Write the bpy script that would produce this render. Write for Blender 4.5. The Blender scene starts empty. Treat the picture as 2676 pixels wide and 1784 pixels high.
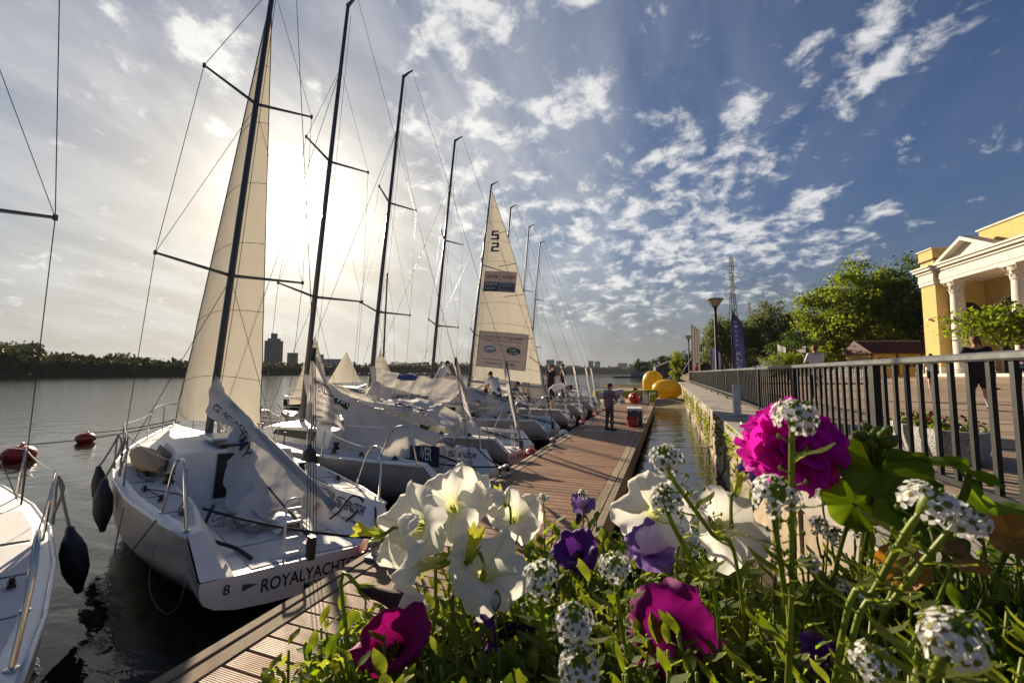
import bpy, math, random
import numpy as np
from mathutils import Vector, Matrix, noise as mnoise
random.seed(7); np.random.seed(7)
R = math.radians
SC = bpy.context.scene
COL = SC.collection

# ---------------------------------------------------------------- camera
YAW, PITCH, EYE = R(19.965), R(4.26), 2.08
cam_d = bpy.data.cameras.new('camera'); cam = bpy.data.objects.new('camera', cam_d); COL.objects.link(cam)
cam.location = (0, 0, EYE); cam.rotation_euler = (R(90) + PITCH, 0, YAW)
cam_d.sensor_width = 36; cam_d.lens = 15.0; cam_d.clip_start = 0.02; cam_d.clip_end = 8000
cam_d.dof.use_dof = True; cam_d.dof.focus_distance = 1.0; cam_d.dof.aperture_fstop = 15
SC.camera = cam

# ---------------------------------------------------------------- node helper
class NT:
    """tiny expression helper over a node tree"""
    def __init__(s, tree): s.t = tree; s.n = tree.nodes; s.l = tree.links
    def new(s, typ, **kw):
        n = s.n.new(typ)
        for k, v in kw.items(): setattr(n, k, v)
        return n
    def put(s, sock, v):
        if v is None: return
        if isinstance(v, (int, float, tuple, list)):
            if hasattr(sock, 'default_value'):
                if isinstance(v, (tuple, list)) and len(v) == 3 and sock.type == 'RGBA': v = (*v, 1)
                sock.default_value = v
        else: s.l.new(v, sock)
    def m(s, op, a, b=None, c=None, clamp=False):
        n = s.new('ShaderNodeMath', operation=op, use_clamp=clamp)
        for i, v in enumerate((a, b, c)): s.put(n.inputs[i], v) if v is not None else None
        return n.outputs[0]
    def vm(s, op, a, b=None, scale=None):
        n = s.new('ShaderNodeVectorMath', operation=op)
        s.put(n.inputs[0], a); s.put(n.inputs[1], b)
        if scale is not None: s.put(n.inputs['Scale'], scale)
        return n.outputs['Value' if op in ('DOT_PRODUCT', 'LENGTH', 'DISTANCE') else 'Vector']
    def mix(s, f, a, b, blend='MIX'):
        n = s.new('ShaderNodeMix', data_type='RGBA', blend_type=blend)
        s.put(n.inputs['Factor'], f); s.put(n.inputs['A'], a) if 0 else None
        s.put(n.inputs[6], a); s.put(n.inputs[7], b)
        return n.outputs[2]
    def noise(s, vec, scale, detail=3, rough=.5, dist=0, dim='3D'):
        n = s.new('ShaderNodeTexNoise', noise_dimensions=dim)
        s.put(n.inputs['Vector'], vec); s.put(n.inputs['Scale'], scale); s.put(n.inputs['Detail'], detail)
        s.put(n.inputs['Roughness'], rough); s.put(n.inputs['Distortion'], dist)
        return n.outputs['Fac']
    def ss(s, x, a, b, lo=0., hi=1.):
        n = s.new('ShaderNodeMapRange', interpolation_type='SMOOTHSTEP')
        for i, v in enumerate((x, a, b, lo, hi)): s.put(n.inputs[i], v)
        return n.outputs[0]
    def lin(s, x, a, b, lo=0., hi=1.):
        n = s.new('ShaderNodeMapRange'); n.clamp = True
        for i, v in enumerate((x, a, b, lo, hi)): s.put(n.inputs[i], v)
        return n.outputs[0]
    def ramp(s, x, stops):
        n = s.new('ShaderNodeValToRGB'); e = n.color_ramp.elements
        while len(e) < len(stops): e.new(.5)
        for i, (p, c) in enumerate(stops): e[i].position = p; e[i].color = (*c, 1)
        s.put(n.inputs[0], x); return n.outputs[0]
    def mapping(s, vec, scale=(1, 1, 1), rot=(0, 0, 0), loc=(0, 0, 0)):
        n = s.new('ShaderNodeMapping'); s.put(n.inputs[0], vec)
        n.inputs['Scale'].default_value = scale; n.inputs['Rotation'].default_value = rot; n.inputs['Location'].default_value = loc
        return n.outputs[0]
    def comb(s, x, y, z):
        n = s.new('ShaderNodeCombineXYZ')
        for i, v in enumerate((x, y, z)): s.put(n.inputs[i], v)
        return n.outputs[0]

# ---------------------------------------------------------------- sky and sun
SUN_AZ, SUN_EL = R(-47.4), R(19.3)          # azimuth from +Y towards +X
SUN_DIR = Vector((math.sin(SUN_AZ) * math.cos(SUN_EL), math.cos(SUN_AZ) * math.cos(SUN_EL), math.sin(SUN_EL)))
world = bpy.data.worlds.new('World'); SC.world = world; world.use_nodes = True
wt = NT(world.node_tree)
for n in list(wt.n): wt.n.remove(n)
sky = wt.new('ShaderNodeTexSky', sky_type='NISHITA'); sky.sun_disc = False
sky.sun_elevation = SUN_EL; sky.sun_rotation = SUN_AZ; sky.altitude = 100
sky.air_density = 1.0; sky.dust_density = 1.2; sky.ozone_density = 2.2
tc = wt.new('ShaderNodeTexCoord').outputs['Generated']
sep = wt.new('ShaderNodeSeparateXYZ'); wt.l.new(tc, sep.inputs[0])
dz = wt.m('MAXIMUM', sep.outputs[2], 0.0); KZ = .35
inv = wt.m('DIVIDE', 1.0, wt.m('ADD', dz, KZ))
px, py = wt.m('MULTIPLY', sep.outputs[0], inv), wt.m('MULTIPLY', sep.outputs[1], inv)
P = wt.comb(px, py, 0.0)
sund = wt.vm('DOT_PRODUCT', tc, tuple(SUN_DIR))
ang = wt.m('ARCCOSINE', wt.m('MINIMUM', sund, 0.99999))          # angle from the sun, radians
# broken altocumulus field: fine puffs gathered in patches
wn = wt.new('ShaderNodeTexNoise'); wt.l.new(P, wn.inputs['Vector']); wn.inputs['Scale'].default_value = 4.0; wn.inputs['Detail'].default_value = 3
Pw = wt.vm('ADD', P, wt.vm('SCALE', wt.vm('SUBTRACT', wn.outputs['Color'], (.5, .5, .5)), scale=.09))
puff = wt.noise(Pw, 14.0, 9, .62, .1)
lump = wt.noise(wt.mapping(Pw, loc=(7.3, 2.2, 0)), 4.2, 2, .5)
patch = wt.noise(wt.mapping(P, loc=(3.1, 1.7, 0)), 1.6, 2, .5)
# single large clouds and denser fields of the layer (azimuth from +Y, elevation, size on the layer, density)
CLOUDS = [(-56.1, 33.0, 0.1, 0.26), (-25.9, 42.0, 0.157, 0.26), (-10.9, 33.2, 0.098, 0.28), (21.9, 29.4, 0.108, 0.26), (-33.9, 36.3, 0.071, 0.22), (-33.5, 30.3, 0.099, 0.2), (-23.4, 33.9, 0.07, 0.22), (-24.6, 30.5, 0.088, 0.2), (-16.1, 33.0, 0.05, 0.2), (2.0, 23.0, 0.301, 0.2), (-7.9, 18.9, 0.32, 0.19), (3.9, 15.8, 0.384, 0.17), (15.3, 18.3, 0.093, 0.24), (9.2, 29.4, 0.111, 0.17), (13.2, 27.6, 0.071, 0.18), (3.8, 28.4, 0.067, 0.22), (-0.9, 30.5, 0.061, 0.2), (21.8, 16.1, 0.055, 0.2), (-10.8, 42.2, 0.048, 0.24), (-1.2, 38.4, 0.073, 0.14), (23.2, 33.5, 0.054, 0.2), (-21.5, 21.5, 0.324, 0.15), (-4.2, 9.9, 0.569, 0.12), (15.0, 11.4, 0.32, 0.11), (16.8, 32.7, 0.052, 0.14), (-45.5, 32.3, 0.031, 0.22), (-55.2, 25.7, 0.046, 0.18), (17.1, 30.0, 0.064, 0.13), (19.6, 26.1, 0.043, 0.16), (-67.9, 10.1, 0.105, 0.14), (-64.5, 32.9, 0.044, 0.16), (-18.5, 29.1, 0.09, 0.19), (-28.7, 24.4, 0.171, 0.16)]
def spot(az, el, rad, gain):
    d = Vector((math.sin(R(az)) * math.cos(R(el)), math.cos(R(az)) * math.cos(R(el)), math.sin(R(el))))
    return wt.m('MULTIPLY', wt.ss(wt.vm('DISTANCE', Pw, (d.x / (d.z + KZ), d.y / (d.z + KZ), 0.0)), rad * .2, rad * 1.15, 1.0, 0.0), gain)
bias = None
for a in CLOUDS:
    sp = spot(*a); bias = sp if bias is None else wt.m('MAXIMUM', bias, sp)
dens = wt.m('ADD', wt.m('ADD', puff, wt.m('MULTIPLY', wt.m('ADD', wt.m('SUBTRACT', patch, .52), wt.m('MULTIPLY', wt.m('SUBTRACT', lump, .5), .7)), .25)), bias)
cloud = wt.m('MULTIPLY', wt.ss(dens, .57, .86), wt.ss(dz, .01, .10, .1, 1.0))
core = wt.ss(dens, .72, .98)
# thin cirrus veil, thicker towards the sun's side of the sky
veil = wt.noise(wt.mapping(P, scale=(1, .4, 1), rot=(0, 0, R(35))), 4.5, 6, .6, .6)
nearsun = wt.m('MULTIPLY', wt.ss(ang, 0.05, 1.02, 1.0, 0.0), wt.ss(dz, .28, .68, 1.0, .35))
veilf = wt.m('MULTIPLY', wt.m('ADD', wt.m('MULTIPLY', wt.ss(veil, .35, .70), .60), .10), wt.ss(ang, .1, 1.35, 1.0, .04), clamp=True)
lum = wt.vm('DOT_PRODUCT', sky.outputs[0], (.25, .65, .10))
base = wt.vm('SCALE', sky.outputs[0], scale=wt.m('DIVIDE', 1.0, wt.m('ADD', 1.0, wt.m('DIVIDE', lum, 5.0))))
base = wt.vm('MULTIPLY', base, wt.mix(nearsun, (.285, .335, .435), (.68, .665, .625)))
low = wt.m('MULTIPLY', wt.ss(dz, 0.0, .30, .75, 0.0), 1.0)
base = wt.mix(low, base, wt.vm('SCALE', (1.02, 1.0, .94), scale=wt.vm('DOT_PRODUCT', base, (.3, .6, .1))))
c1 = wt.mix(veilf, base, wt.mix(nearsun, (1.9, 2.05, 2.35), (4.1, 3.95, 3.65)))
lit = wt.mix(nearsun, (3.9, 3.85, 3.75), (5.4, 5.2, 4.8))
shade = wt.mix(nearsun, (2.9, 2.95, 3.1), (3.6, 3.6, 3.5))
c2 = wt.mix(wt.m('MULTIPLY', cloud, .92), c1, wt.mix(core, lit, shade))
# sunlight scattered forward by the thin cloud in front of the sun
g1 = wt.m('MULTIPLY', wt.m('EXPONENT', wt.m('MULTIPLY', ang, -20.0)), 20.0)
g2 = wt.m('MULTIPLY', wt.m('EXPONENT', wt.m('MULTIPLY', ang, -5.0)), .8)
glow = wt.vm('SCALE', (1.0, .93, .76), scale=wt.m('ADD', g1, g2))
c3 = wt.vm('ADD', c2, glow)
bg = wt.new('ShaderNodeBackground'); wt.l.new(c3, bg.inputs['Color']); bg.inputs['Strength'].default_value = .10
world.cycles.sampling_method = 'MANUAL'; world.cycles.sample_map_resolution = 512
wo = wt.new('ShaderNodeOutputWorld'); wt.l.new(bg.outputs[0], wo.inputs['Surface'])

sun_d = bpy.data.lights.new('sun', 'SUN'); sun = bpy.data.objects.new('sun', sun_d); COL.objects.link(sun)
sun_d.energy = 4.1; sun_d.angle = R(.6); sun_d.color = (1, .84, .62)
sun.rotation_euler = (-SUN_DIR).to_track_quat('-Z', 'Y').to_euler(); sun.location = (-40, 40, 40)

SC.view_settings.view_transform = 'Standard'; SC.view_settings.look = 'None'
SC.view_settings.exposure = 1.25; SC.view_settings.gamma = 1.0; SC.view_settings.use_curve_mapping = False
SC.render.engine = 'CYCLES'
cy = SC.cycles
cy.use_denoising = True; cy.max_bounces = 7; cy.diffuse_bounces = 3; cy.glossy_bounces = 3; cy.transmission_bounces = 4
cy.transparent_max_bounces = 8; cy.caustics_reflective = False; cy.caustics_refractive = False
cy.sample_clamp_indirect = 6.0; cy.volume_bounces = 0

# ================================================================ helpers
def lin(c):      # sRGB 0-255 -> linear
    return tuple(((v / 255) / 12.92 if v / 255 <= .04045 else ((v / 255 + .055) / 1.055) ** 2.4) for v in c)
MATS = {}
def mat(name, col, rough=.55, metal=0., var=.12, vscale=6., bump=0., bscale=60., transl=0., spec=.5, rnd=0., tcol=None, coat=0., stretch=None, sheen=0.):
    """procedural material: base colour with noise variation, optional bump, optional translucency, optional per-object shift"""
    if name in MATS: return MATS[name]
    m = bpy.data.materials.new(name); m.use_nodes = True; t = NT(m.node_tree)
    b = t.n['Principled BSDF']; out = t.n['Material Output']
    co = t.new('ShaderNodeTexCoord').outputs['Object']
    if stretch: co = t.mapping(co, scale=stretch)
    nz = t.noise(co, vscale, 4, .6)
    f = t.lin(nz, .25, .75, 1 - var, 1 + var)
    if rnd:
        r = t.new('ShaderNodeObjectInfo').outputs['Random']
        f = t.m('MULTIPLY', f, t.lin(r, 0, 1, 1 - rnd, 1 + rnd))
    c = t.vm('SCALE', tuple(col), scale=f)
    t.l.new(c, b.inputs['Base Color'])
    b.inputs['Roughness'].default_value = rough; b.inputs['Metallic'].default_value = metal
    b.inputs['Specular IOR Level'].default_value = spec; b.inputs['Coat Weight'].default_value = coat
    t.put(b.inputs['Roughness'], t.lin(nz, .2, .8, max(.02, rough * .85), min(1, rough * 1.15)))
    if bump:
        bn = t.new('ShaderNodeBump'); bn.inputs['Strength'].default_value = bump; bn.inputs['Distance'].default_value = .01
        t.l.new(t.noise(co, bscale, 4, .6), bn.inputs['Height']); t.l.new(bn.outputs[0], b.inputs['Normal'])
    if transl:
        tr = t.new('ShaderNodeBsdfTranslucent')
        if tcol is None: t.l.new(c, tr.inputs[0])
        else: t.l.new(t.vm('SCALE', tuple(tcol), scale=f), tr.inputs[0])
        mx = t.new('ShaderNodeMixShader'); mx.inputs[0].default_value = transl
        t.l.new(b.outputs[0], mx.inputs[1]); t.l.new(tr.outputs[0], mx.inputs[2]); t.l.new(mx.outputs[0], out.inputs[0])
    MATS[name] = m; return m

class MB:
    """collects shapes into one mesh"""
    def __init__(s): s.v = []; s.f = []; s.mi = []; s.cur = 0; s.uv = None
    def add(s, vs, fs, mi=None):
        o = len(s.v); s.v.extend([tuple(v) for v in vs]); s.f.extend([tuple(i + o for i in f) for f in fs])
        s.mi.extend([s.cur if mi is None else mi] * len(fs)); return s
    def box(s, c, size, rz=0, M=None, bev=0.):
        x, y, z = (d / 2 for d in size)
        if bev:
            b = min(bev, x * .9, y * .9, z * .9); vs = []
            pts = []
            for sz in (-1, 1):
                ring_in = [(-x + b, -y + b), (x - b, -y + b), (x - b, y - b), (-x + b, y - b)]
            levels = [(-z, b), (-z + b, 0), (z - b, 0), (z, b)]
            for (zz, ins) in levels:
                for (ax, ay) in ((-1, -1), (1, -1), (1, 1), (-1, 1)):
                    vs.append((ax * (x - ins), ay * (y - ins), zz))
            fs = [(3, 2, 1, 0), (12, 13, 14, 15)]
            for l in range(3):
                for i in range(4):
                    a = l * 4 + i; bb = l * 4 + (i + 1) % 4; fs.append((a, bb, bb + 4, a + 4))
        else:
            vs = [(-x, -y, -z), (x, -y, -z), (x, y, -z), (-x, y, -z), (-x, -y, z), (x, -y, z), (x, y, z), (-x, y, z)]
            fs = [(3, 2, 1, 0), (4, 5, 6, 7), (0, 1, 5, 4), (1, 2, 6, 5), (2, 3, 7, 6), (3, 0, 4, 7)]
        T = (M if M is not None else Matrix.Rotation(rz, 4, 'Z'))
        c = Vector(c); return s.add([T @ Vector(v) + c for v in vs], fs)
    def tube(s, pts, r, n=6, cap=True, closed=False):
        pts = [Vector(p) for p in pts]; k = len(pts)
        rs = r if isinstance(r, (list, tuple)) else [r] * k
        vs, fs = [], []; up = None
        for i, p in enumerate(pts):
            a = pts[i - 1] if i else (pts[-1] if closed else p); b = pts[i + 1] if i < k - 1 else (pts[0] if closed else p)
            t = (b - a)
            t = t.normalized() if t.length > 1e-9 else Vector((0, 0, 1))
            if up is None: up = Vector((0, 0, 1)) if abs(t.z) < .9 else Vector((1, 0, 0))
            u = up - t * up.dot(t)
            if u.length < 1e-6: u = t.orthogonal()
            u.normalize(); w = t.cross(u); up = u
            for j in range(n):
                th = 2 * math.pi * j / n; vs.append(p + (u * math.cos(th) + w * math.sin(th)) * rs[i])
        for i in range(k if closed else k - 1):
            for j in range(n):
                a = i * n + j; b = i * n + (j + 1) % n; a2 = ((i + 1) % k) * n + j; b2 = ((i + 1) % k) * n + (j + 1) % n
                fs.append((a, b, b2, a2))
        if cap and not closed: fs += [tuple(range(n - 1, -1, -1)), tuple(range((k - 1) * n, k * n))]
        return s.add(vs, fs)
    def lathe(s, prof, c=(0, 0, 0), n=16, M=None, cap=True):
        vs, fs = [], []; k = len(prof); c = Vector(c)
        for (r, z) in prof:
            for j in range(n):
                th = 2 * math.pi * j / n; v = Vector((r * math.cos(th), r * math.sin(th), z))
                vs.append((M @ v if M is not None else v) + c)
        for i in range(k - 1):
            for j in range(n):
                a = i * n + j; b = i * n + (j + 1) % n; fs.append((a, b, b + n, a + n))
        if cap: fs += [tuple(range(n - 1, -1, -1)), tuple(range((k - 1) * n, k * n))]
        return s.add(vs, fs)
    def grid(s, P, nu, nv, closeu=False):
        """P[u][v] points"""
        vs = [P[i][j] for i in range(nu) for j in range(nv)]
        fs = [(i * nv + j, ((i + 1) % nu) * nv + j, ((i + 1) % nu) * nv + j + 1, i * nv + j + 1) for i in range(nu if closeu else nu - 1) for j in range(nv - 1)]
        return s.add(vs, fs)
    def prism(s, poly, M, depth):
        """poly in local xy extruded along local z by depth"""
        n = len(poly); vs = [M @ Vector((x, y, 0)) for x, y in poly] + [M @ Vector((x, y, depth)) for x, y in poly]
        fs = [tuple(range(n - 1, -1, -1)), tuple(range(n, 2 * n))] + [(i, (i + 1) % n, (i + 1) % n + n, i + n) for i in range(n)]
        return s.add(vs, fs)
    def mesh(s, name, mats, smooth=False):
        me = bpy.data.meshes.new(name); me.from_pydata(s.v, [], s.f)
        ms = mats if isinstance(mats, (list, tuple)) else [mats]
        for m in ms: me.materials.append(m)
        if len(ms) > 1: me.polygons.foreach_set('material_index', s.mi)
        if smooth: me.polygons.foreach_set('use_smooth', [True] * len(me.polygons))
        if smooth and smooth is not True:
            me.set_sharp_from_angle(angle=R(smooth))
        me.update(); return me
    def build(s, name, mats, parent=None, smooth=False, **kw):
        return link(name, s.mesh(name, mats, smooth), parent, **kw)

def link(name, me, parent=None, loc=None, rot=None, scale=None):
    o = bpy.data.objects.new(name, me); COL.objects.link(o)
    if parent is not None: o.parent = parent
    if loc is not None: o.location = loc
    if rot is not None: o.rotation_euler = rot
    if scale is not None: o.scale = scale if isinstance(scale, (tuple, list)) else (scale,) * 3
    return o
def tag(o, label=None, cat=None, group=None, kind=None):
    if label: o['label'] = label
    if cat: o['category'] = cat
    if group: o['group'] = group
    if kind: o['kind'] = kind
    return o
def thing(name, label, cat, loc=(0, 0, 0), rz=0., group=None):
    o = bpy.data.objects.new(name, None); COL.objects.link(o); o.empty_display_size = .2
    o.location = loc; o.rotation_euler = (0, 0, rz); return tag(o, label, cat, group)
def struct(o): o['kind'] = 'structure'; return o
def copy_tree(o, parent=None):
    c = o.copy(); COL.objects.link(c); c.parent = parent
    for ch in o.children: copy_tree(ch, c)
    return c
def arr_mesh(name, V, F, mats, smooth=False, mi=None):
    """numpy vertices (n,3) and faces (m,k) -> mesh"""
    V = np.asarray(V, dtype=np.float32); F = np.asarray(F, dtype=np.int32)
    me = bpy.data.meshes.new(name); k = F.shape[1]
    me.vertices.add(len(V)); me.vertices.foreach_set('co', V.ravel())
    me.loops.add(F.size); me.loops.foreach_set('vertex_index', F.ravel())
    me.polygons.add(len(F)); me.polygons.foreach_set('loop_start', np.arange(0, F.size, k, dtype=np.int32))
    if smooth: me.polygons.foreach_set('use_smooth', np.ones(len(F), dtype=bool))
    for m in (mats if isinstance(mats, (list, tuple)) else [mats]): me.materials.append(m)
    if mi is not None: me.polygons.foreach_set('material_index', np.asarray(mi, dtype=np.int32))
    me.update(calc_edges=True); me.validate(); return me
def scatter(V, F, Ms, jitter=None):
    """copies of a small mesh V,F by 4x4 matrices Ms -> joined arrays"""
    V = np.asarray(V); F = np.asarray(F); Ms = np.asarray(Ms); n = len(Ms)
    VV = np.einsum('nij,kj->nki', Ms[:, :3, :3], V) + Ms[:, None, :3, 3]
    FF = F[None] + (np.arange(n) * len(V))[:, None, None]
    return VV.reshape(-1, 3), FF.reshape(-1, F.shape[1])
def frame(z, x=None):
    z = Vector(z).normalized(); x = Vector(x) if x is not None else z.orthogonal()
    y = z.cross(x).normalized(); x = y.cross(z)
    return Matrix((x, y, z)).transposed().to_4x4()
def lerp(a, b, t): return a + (b - a) * t
def interp(tab, x): return float(np.interp(x, [p[0] for p in tab], [p[1] for p in tab]))
def catmull(pts, n=6):
    pts = [Vector(p) for p in pts]; out = []
    for i in range(len(pts) - 1):
        p0, p1, p2, p3 = pts[max(i - 1, 0)], pts[i], pts[i + 1], pts[min(i + 2, len(pts) - 1)]
        for k in range(n):
            t = k / n
            out.append(.5 * ((2 * p1) + (p2 - p0) * t + (2 * p0 - 5 * p1 + 4 * p2 - p3) * t * t + (3 * p1 - p0 - 3 * p2 + p3) * t ** 3))
    return out + [pts[-1]]
def sag(a, b, d, n=12):
    a, b = Vector(a), Vector(b); return [a.lerp(b, i / n) + Vector((0, 0, -4 * d * (i / n) * (1 - i / n))) for i in range(n + 1)]

_txt = {}
def text2d(s, bold=0.):
    """flat lettering: vertices in the xy plane, cap height about 0.7, centred on x, baseline 0"""
    k = (s, bold)
    if k not in _txt:
        cu = bpy.data.curves.new('t', 'FONT'); cu.body = s; cu.align_x = 'CENTER'; cu.size = 1; cu.offset = bold; cu.resolution_u = 3
        ob = bpy.data.objects.new('t', cu); me = bpy.data.meshes.new_from_object(ob)
        _txt[k] = ([tuple(v.co) for v in me.vertices], [tuple(p.vertices) for p in me.polygons])
        bpy.data.objects.remove(ob); bpy.data.meshes.remove(me)
    return _txt[k]
def put_text(mb, s, size, fn, cx=0., cy=0., width=None, bold=0., slant=0., arc=0., mi=None):
    """fn(u,v)->3D ; lettering centred on cx with its baseline at cy, squeezed to width if given"""
    V, F = text2d(s, bold)
    if not V: return
    w = max(v[0] for v in V) - min(v[0] for v in V); sx = width / w if width else size
    mb.add([fn(cx + (v[0] + slant * v[1]) * sx, cy + v[1] * size + arc * (1 - (2 * v[0] / w) ** 2)) for v in V], F, mi)

# ---------------------------------------------------------------- implicit bodies (people, soft shapes): one continuous surface
def sdf_mesh(prims, res, k=.03, pad=.08, mb=None):
    """prims: (a, b, ra, rb) round cones joined smoothly; returns vertices and quads by surface nets"""
    A = np.array([p[0] for p in prims], float); B = np.array([p[1] for p in prims], float)
    ra = np.array([p[2] for p in prims]); rb = np.array([p[3] for p in prims]); rm = max(ra.max(), rb.max())
    lo = np.minimum(A, B).min(0) - rm - pad; hi = np.maximum(A, B).max(0) + rm + pad
    n = np.ceil((hi - lo) / res).astype(int) + 1
    ax = [lo[i] + np.arange(n[i]) * res for i in range(3)]
    X, Y, Z = np.meshgrid(*ax, indexing='ij'); D = None
    for a, b, r1, r2 in zip(A, B, ra, rb):
        ba = b - a; L = max(ba @ ba, 1e-9)
        t = np.clip(((X - a[0]) * ba[0] + (Y - a[1]) * ba[1] + (Z - a[2]) * ba[2]) / L, 0, 1)
        d = np.sqrt((X - a[0] - t * ba[0]) ** 2 + (Y - a[1] - t * ba[1]) ** 2 + (Z - a[2] - t * ba[2]) ** 2) - (r1 + (r2 - r1) * t)
        if D is None: D = d
        else:
            h = np.clip(.5 + .5 * (d - D) / k, 0, 1); D = d * (1 - h) + D * h - k * h * (1 - h)
    S = D < 0
    acc = np.zeros((n[0] - 1, n[1] - 1, n[2] - 1, 3)); cnt = np.zeros(acc.shape[:3])
    idx = np.indices(acc.shape[:3]).transpose(1, 2, 3, 0).astype(float)
    def sl(c): return tuple(slice(c[i], c[i] + n[i] - 1) for i in range(3))
    cs = [(i, j, l) for i in (0, 1) for j in (0, 1) for l in (0, 1)]
    for c in cs:
        for axn in range(3):
            if c[axn]: continue
            e = list(c); e[axn] = 1
            d0, d1 = D[sl(c)], D[sl(e)]; cr = (d0 < 0) != (d1 < 0)
            t = np.where(cr, d0 / np.where(cr, d0 - d1, 1), 0)
            p = idx + np.array(c); p[..., axn] += t
            acc += p * cr[..., None]; cnt += cr
    act = cnt > 0; ids = -np.ones(act.shape, int); ids[act] = np.arange(act.sum())
    V = acc[act] / cnt[act][:, None] * res + lo; F = []
    for axn in range(3):
        o1, o2 = [(1, 2), (2, 0), (0, 1)][axn]
        s0 = [slice(1, n[i] - 1) for i in range(3)]; s0[axn] = slice(0, n[axn] - 1); s1 = list(s0); s1[axn] = slice(1, n[axn])
        a, b = S[tuple(s0)], S[tuple(s1)]; q = np.argwhere(a != b)
        if not len(q): continue
        fl = a[tuple(q.T)]; base = q.copy(); base[:, o1] += 1; base[:, o2] += 1
        def g(d1, d2):
            w = base.copy(); w[:, o1] -= d1; w[:, o2] -= d2; return ids[tuple(w.T)]
        quad = np.stack([g(1, 1), g(0, 1), g(0, 0), g(1, 0)], 1)
        quad[~fl] = quad[~fl][:, ::-1]; F.append(quad)
    return V, np.concatenate(F)

# ================================================================ the setting
def water_mat():
    m = bpy.data.materials.new('water'); m.use_nodes = True; t = NT(m.node_tree); b = t.n['Principled BSDF']
    b.inputs['Base Color'].default_value = (.012, .016, .012, 1); b.inputs['Roughness'].default_value = .04; b.inputs['IOR'].default_value = 1.33
    b.inputs['Specular IOR Level'].default_value = .5
    co = t.new('ShaderNodeTexCoord').outputs['Object']
    # sheltered near the boats, open and rippled on the river
    sx = t.new('ShaderNodeSeparateXYZ'); t.l.new(co, sx.inputs[0])
    openw = t.ss(t.m('MULTIPLY', sx.outputs[0], -1.0), 6.0, 26.0, .30, 1.0)
    w1 = t.noise(t.mapping(co, scale=(1, 1.5, 1), rot=(0, 0, R(20))), .9, 2, .5, .8)
    w2 = t.noise(t.mapping(co, scale=(1, 1.9, 1), rot=(0, 0, R(-15))), 3.2, 3, .55, .5)
    w3 = t.noise(co, 11, 3, .6)
    h = t.m('ADD', t.m('MULTIPLY', w1, .035), t.m('MULTIPLY', t.m('ADD', t.m('MULTIPLY', w2, .015), t.m('MULTIPLY', w3, .006)), openw))
    bn = t.new('ShaderNodeBump'); bn.inputs['Strength'].default_value = 1; bn.inputs['Distance'].default_value = 1.0
    t.l.new(h, bn.inputs['Height']); t.l.new(bn.outputs[0], b.inputs['Normal'])
    return m
mb = MB(); mb.add([(-3500, -600, 0), (1500, -600, 0), (1500, 4500, 0), (-3500, 4500, 0)], [(0, 1, 2, 3)])
struct(mb.build('river_water', water_mat()))

M_conc = mat('concrete', (.30, .27, .23), .9, var=.25, vscale=3, bump=.5, bscale=45)
M_stone = mat('stone', (.30, .235, .155), .92, var=.35, vscale=4, bump=.8, bscale=22, rnd=.25)
M_sand = mat('sand', (.26, .20, .12), .95, var=.3, vscale=2.5, bump=.8, bscale=18)
M_soil = mat('soil', (.035, .025, .018), .95, var=.4, vscale=20, bump=.8, bscale=60)
M_steel = mat('stainless', (.62, .60, .56), .16, metal=1., var=.06, vscale=20)
M_gal = mat('galvanised', (.42, .42, .41), .42, metal=.85, var=.2, vscale=14)
M_black = mat('black_plastic', (.018, .018, .02), .45, var=.2)
M_rope_d = mat('rope_dark', (.03, .03, .036), .85, var=.4, vscale=90, bump=.6, bscale=250)
M_rope_w = mat('rope_white', (.62, .60, .55), .8, var=.2, vscale=120, bump=.5, bscale=300)
M_rope_g = mat('rope_grey', (.30, .29, .27), .85, var=.35, vscale=140, bump=.6, bscale=300)
M_orange = mat('orange_vinyl', (.62, .045, .012), .38, var=.12, vscale=8)
M_white = mat('white_gelcoat', (.76, .75, .73), .28, var=.05, vscale=2.5, spec=.5, coat=.15)

def plaza_z(x): return 1.22 + .0018 * max(0, min(x, 21.5) - 2) ** 2
# ---- plaza: brown tarmac sheet rising gently away from the water
def plaza_mat():
    m = bpy.data.materials.new('plaza_tarmac'); m.use_nodes = True; t = NT(m.node_tree); b = t.n['Principled BSDF']
    co = t.new('ShaderNodeTexCoord').outputs['Object']
    a = t.noise(co, .35, 4, .6); g = t.noise(co, 70, 3, .7)
    c = t.mix(t.ss(a, .35, .7), (.25, .175, .12), (.33, .24, .17))
    c = t.mix(t.m('MULTIPLY', t.ss(g, .5, .75), .35), c, (.38, .31, .25))
    t.l.new(c, b.inputs['Base Color']); b.inputs['Roughness'].default_value = .9; b.inputs['Specular IOR Level'].default_value = .25
    bn = t.new('ShaderNodeBump'); bn.inputs['Strength'].default_value = .4; bn.inputs['Distance'].default_value = .006
    t.l.new(g, bn.inputs['Height']); t.l.new(bn.outputs[0], b.inputs['Normal']); return m
xs = [1.9, 2.6, 3.5, 5, 7, 9, 11, 13, 15, 17, 19, 21.5, 30, 60, 400]; ys = [-6, 0, 10, 20, 40, 60, 90, 150, 600]
mb = MB(); mb.grid([[(x, y, plaza_z(x)) for y in ys] for x in xs], len(xs), len(ys)); mb.f = [f[::-1] for f in mb.f]
plaza = struct(mb.build('plaza', plaza_mat(), smooth=True))
M_strip = mat('tar_joint', (.035, .03, .028), .9)
for y0 in (6.5, 9.5, 12.5, 15.5, 19, 23, 28, 34):  # thin darker strips laid across the tarmac
    mb = MB(); xx = [2.1, 3, 4, 5, 7, 9, 11, 13, 15, 17, 19, 21]
    mb.grid([[(x, y0 - .03, plaza_z(x) + .004), (x, y0 + .03, plaza_z(x) + .004)] for x in xx], len(xx), 2); mb.f = [f[::-1] for f in mb.f]
    mb.build('plaza_strip', M_strip, plaza)

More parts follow.
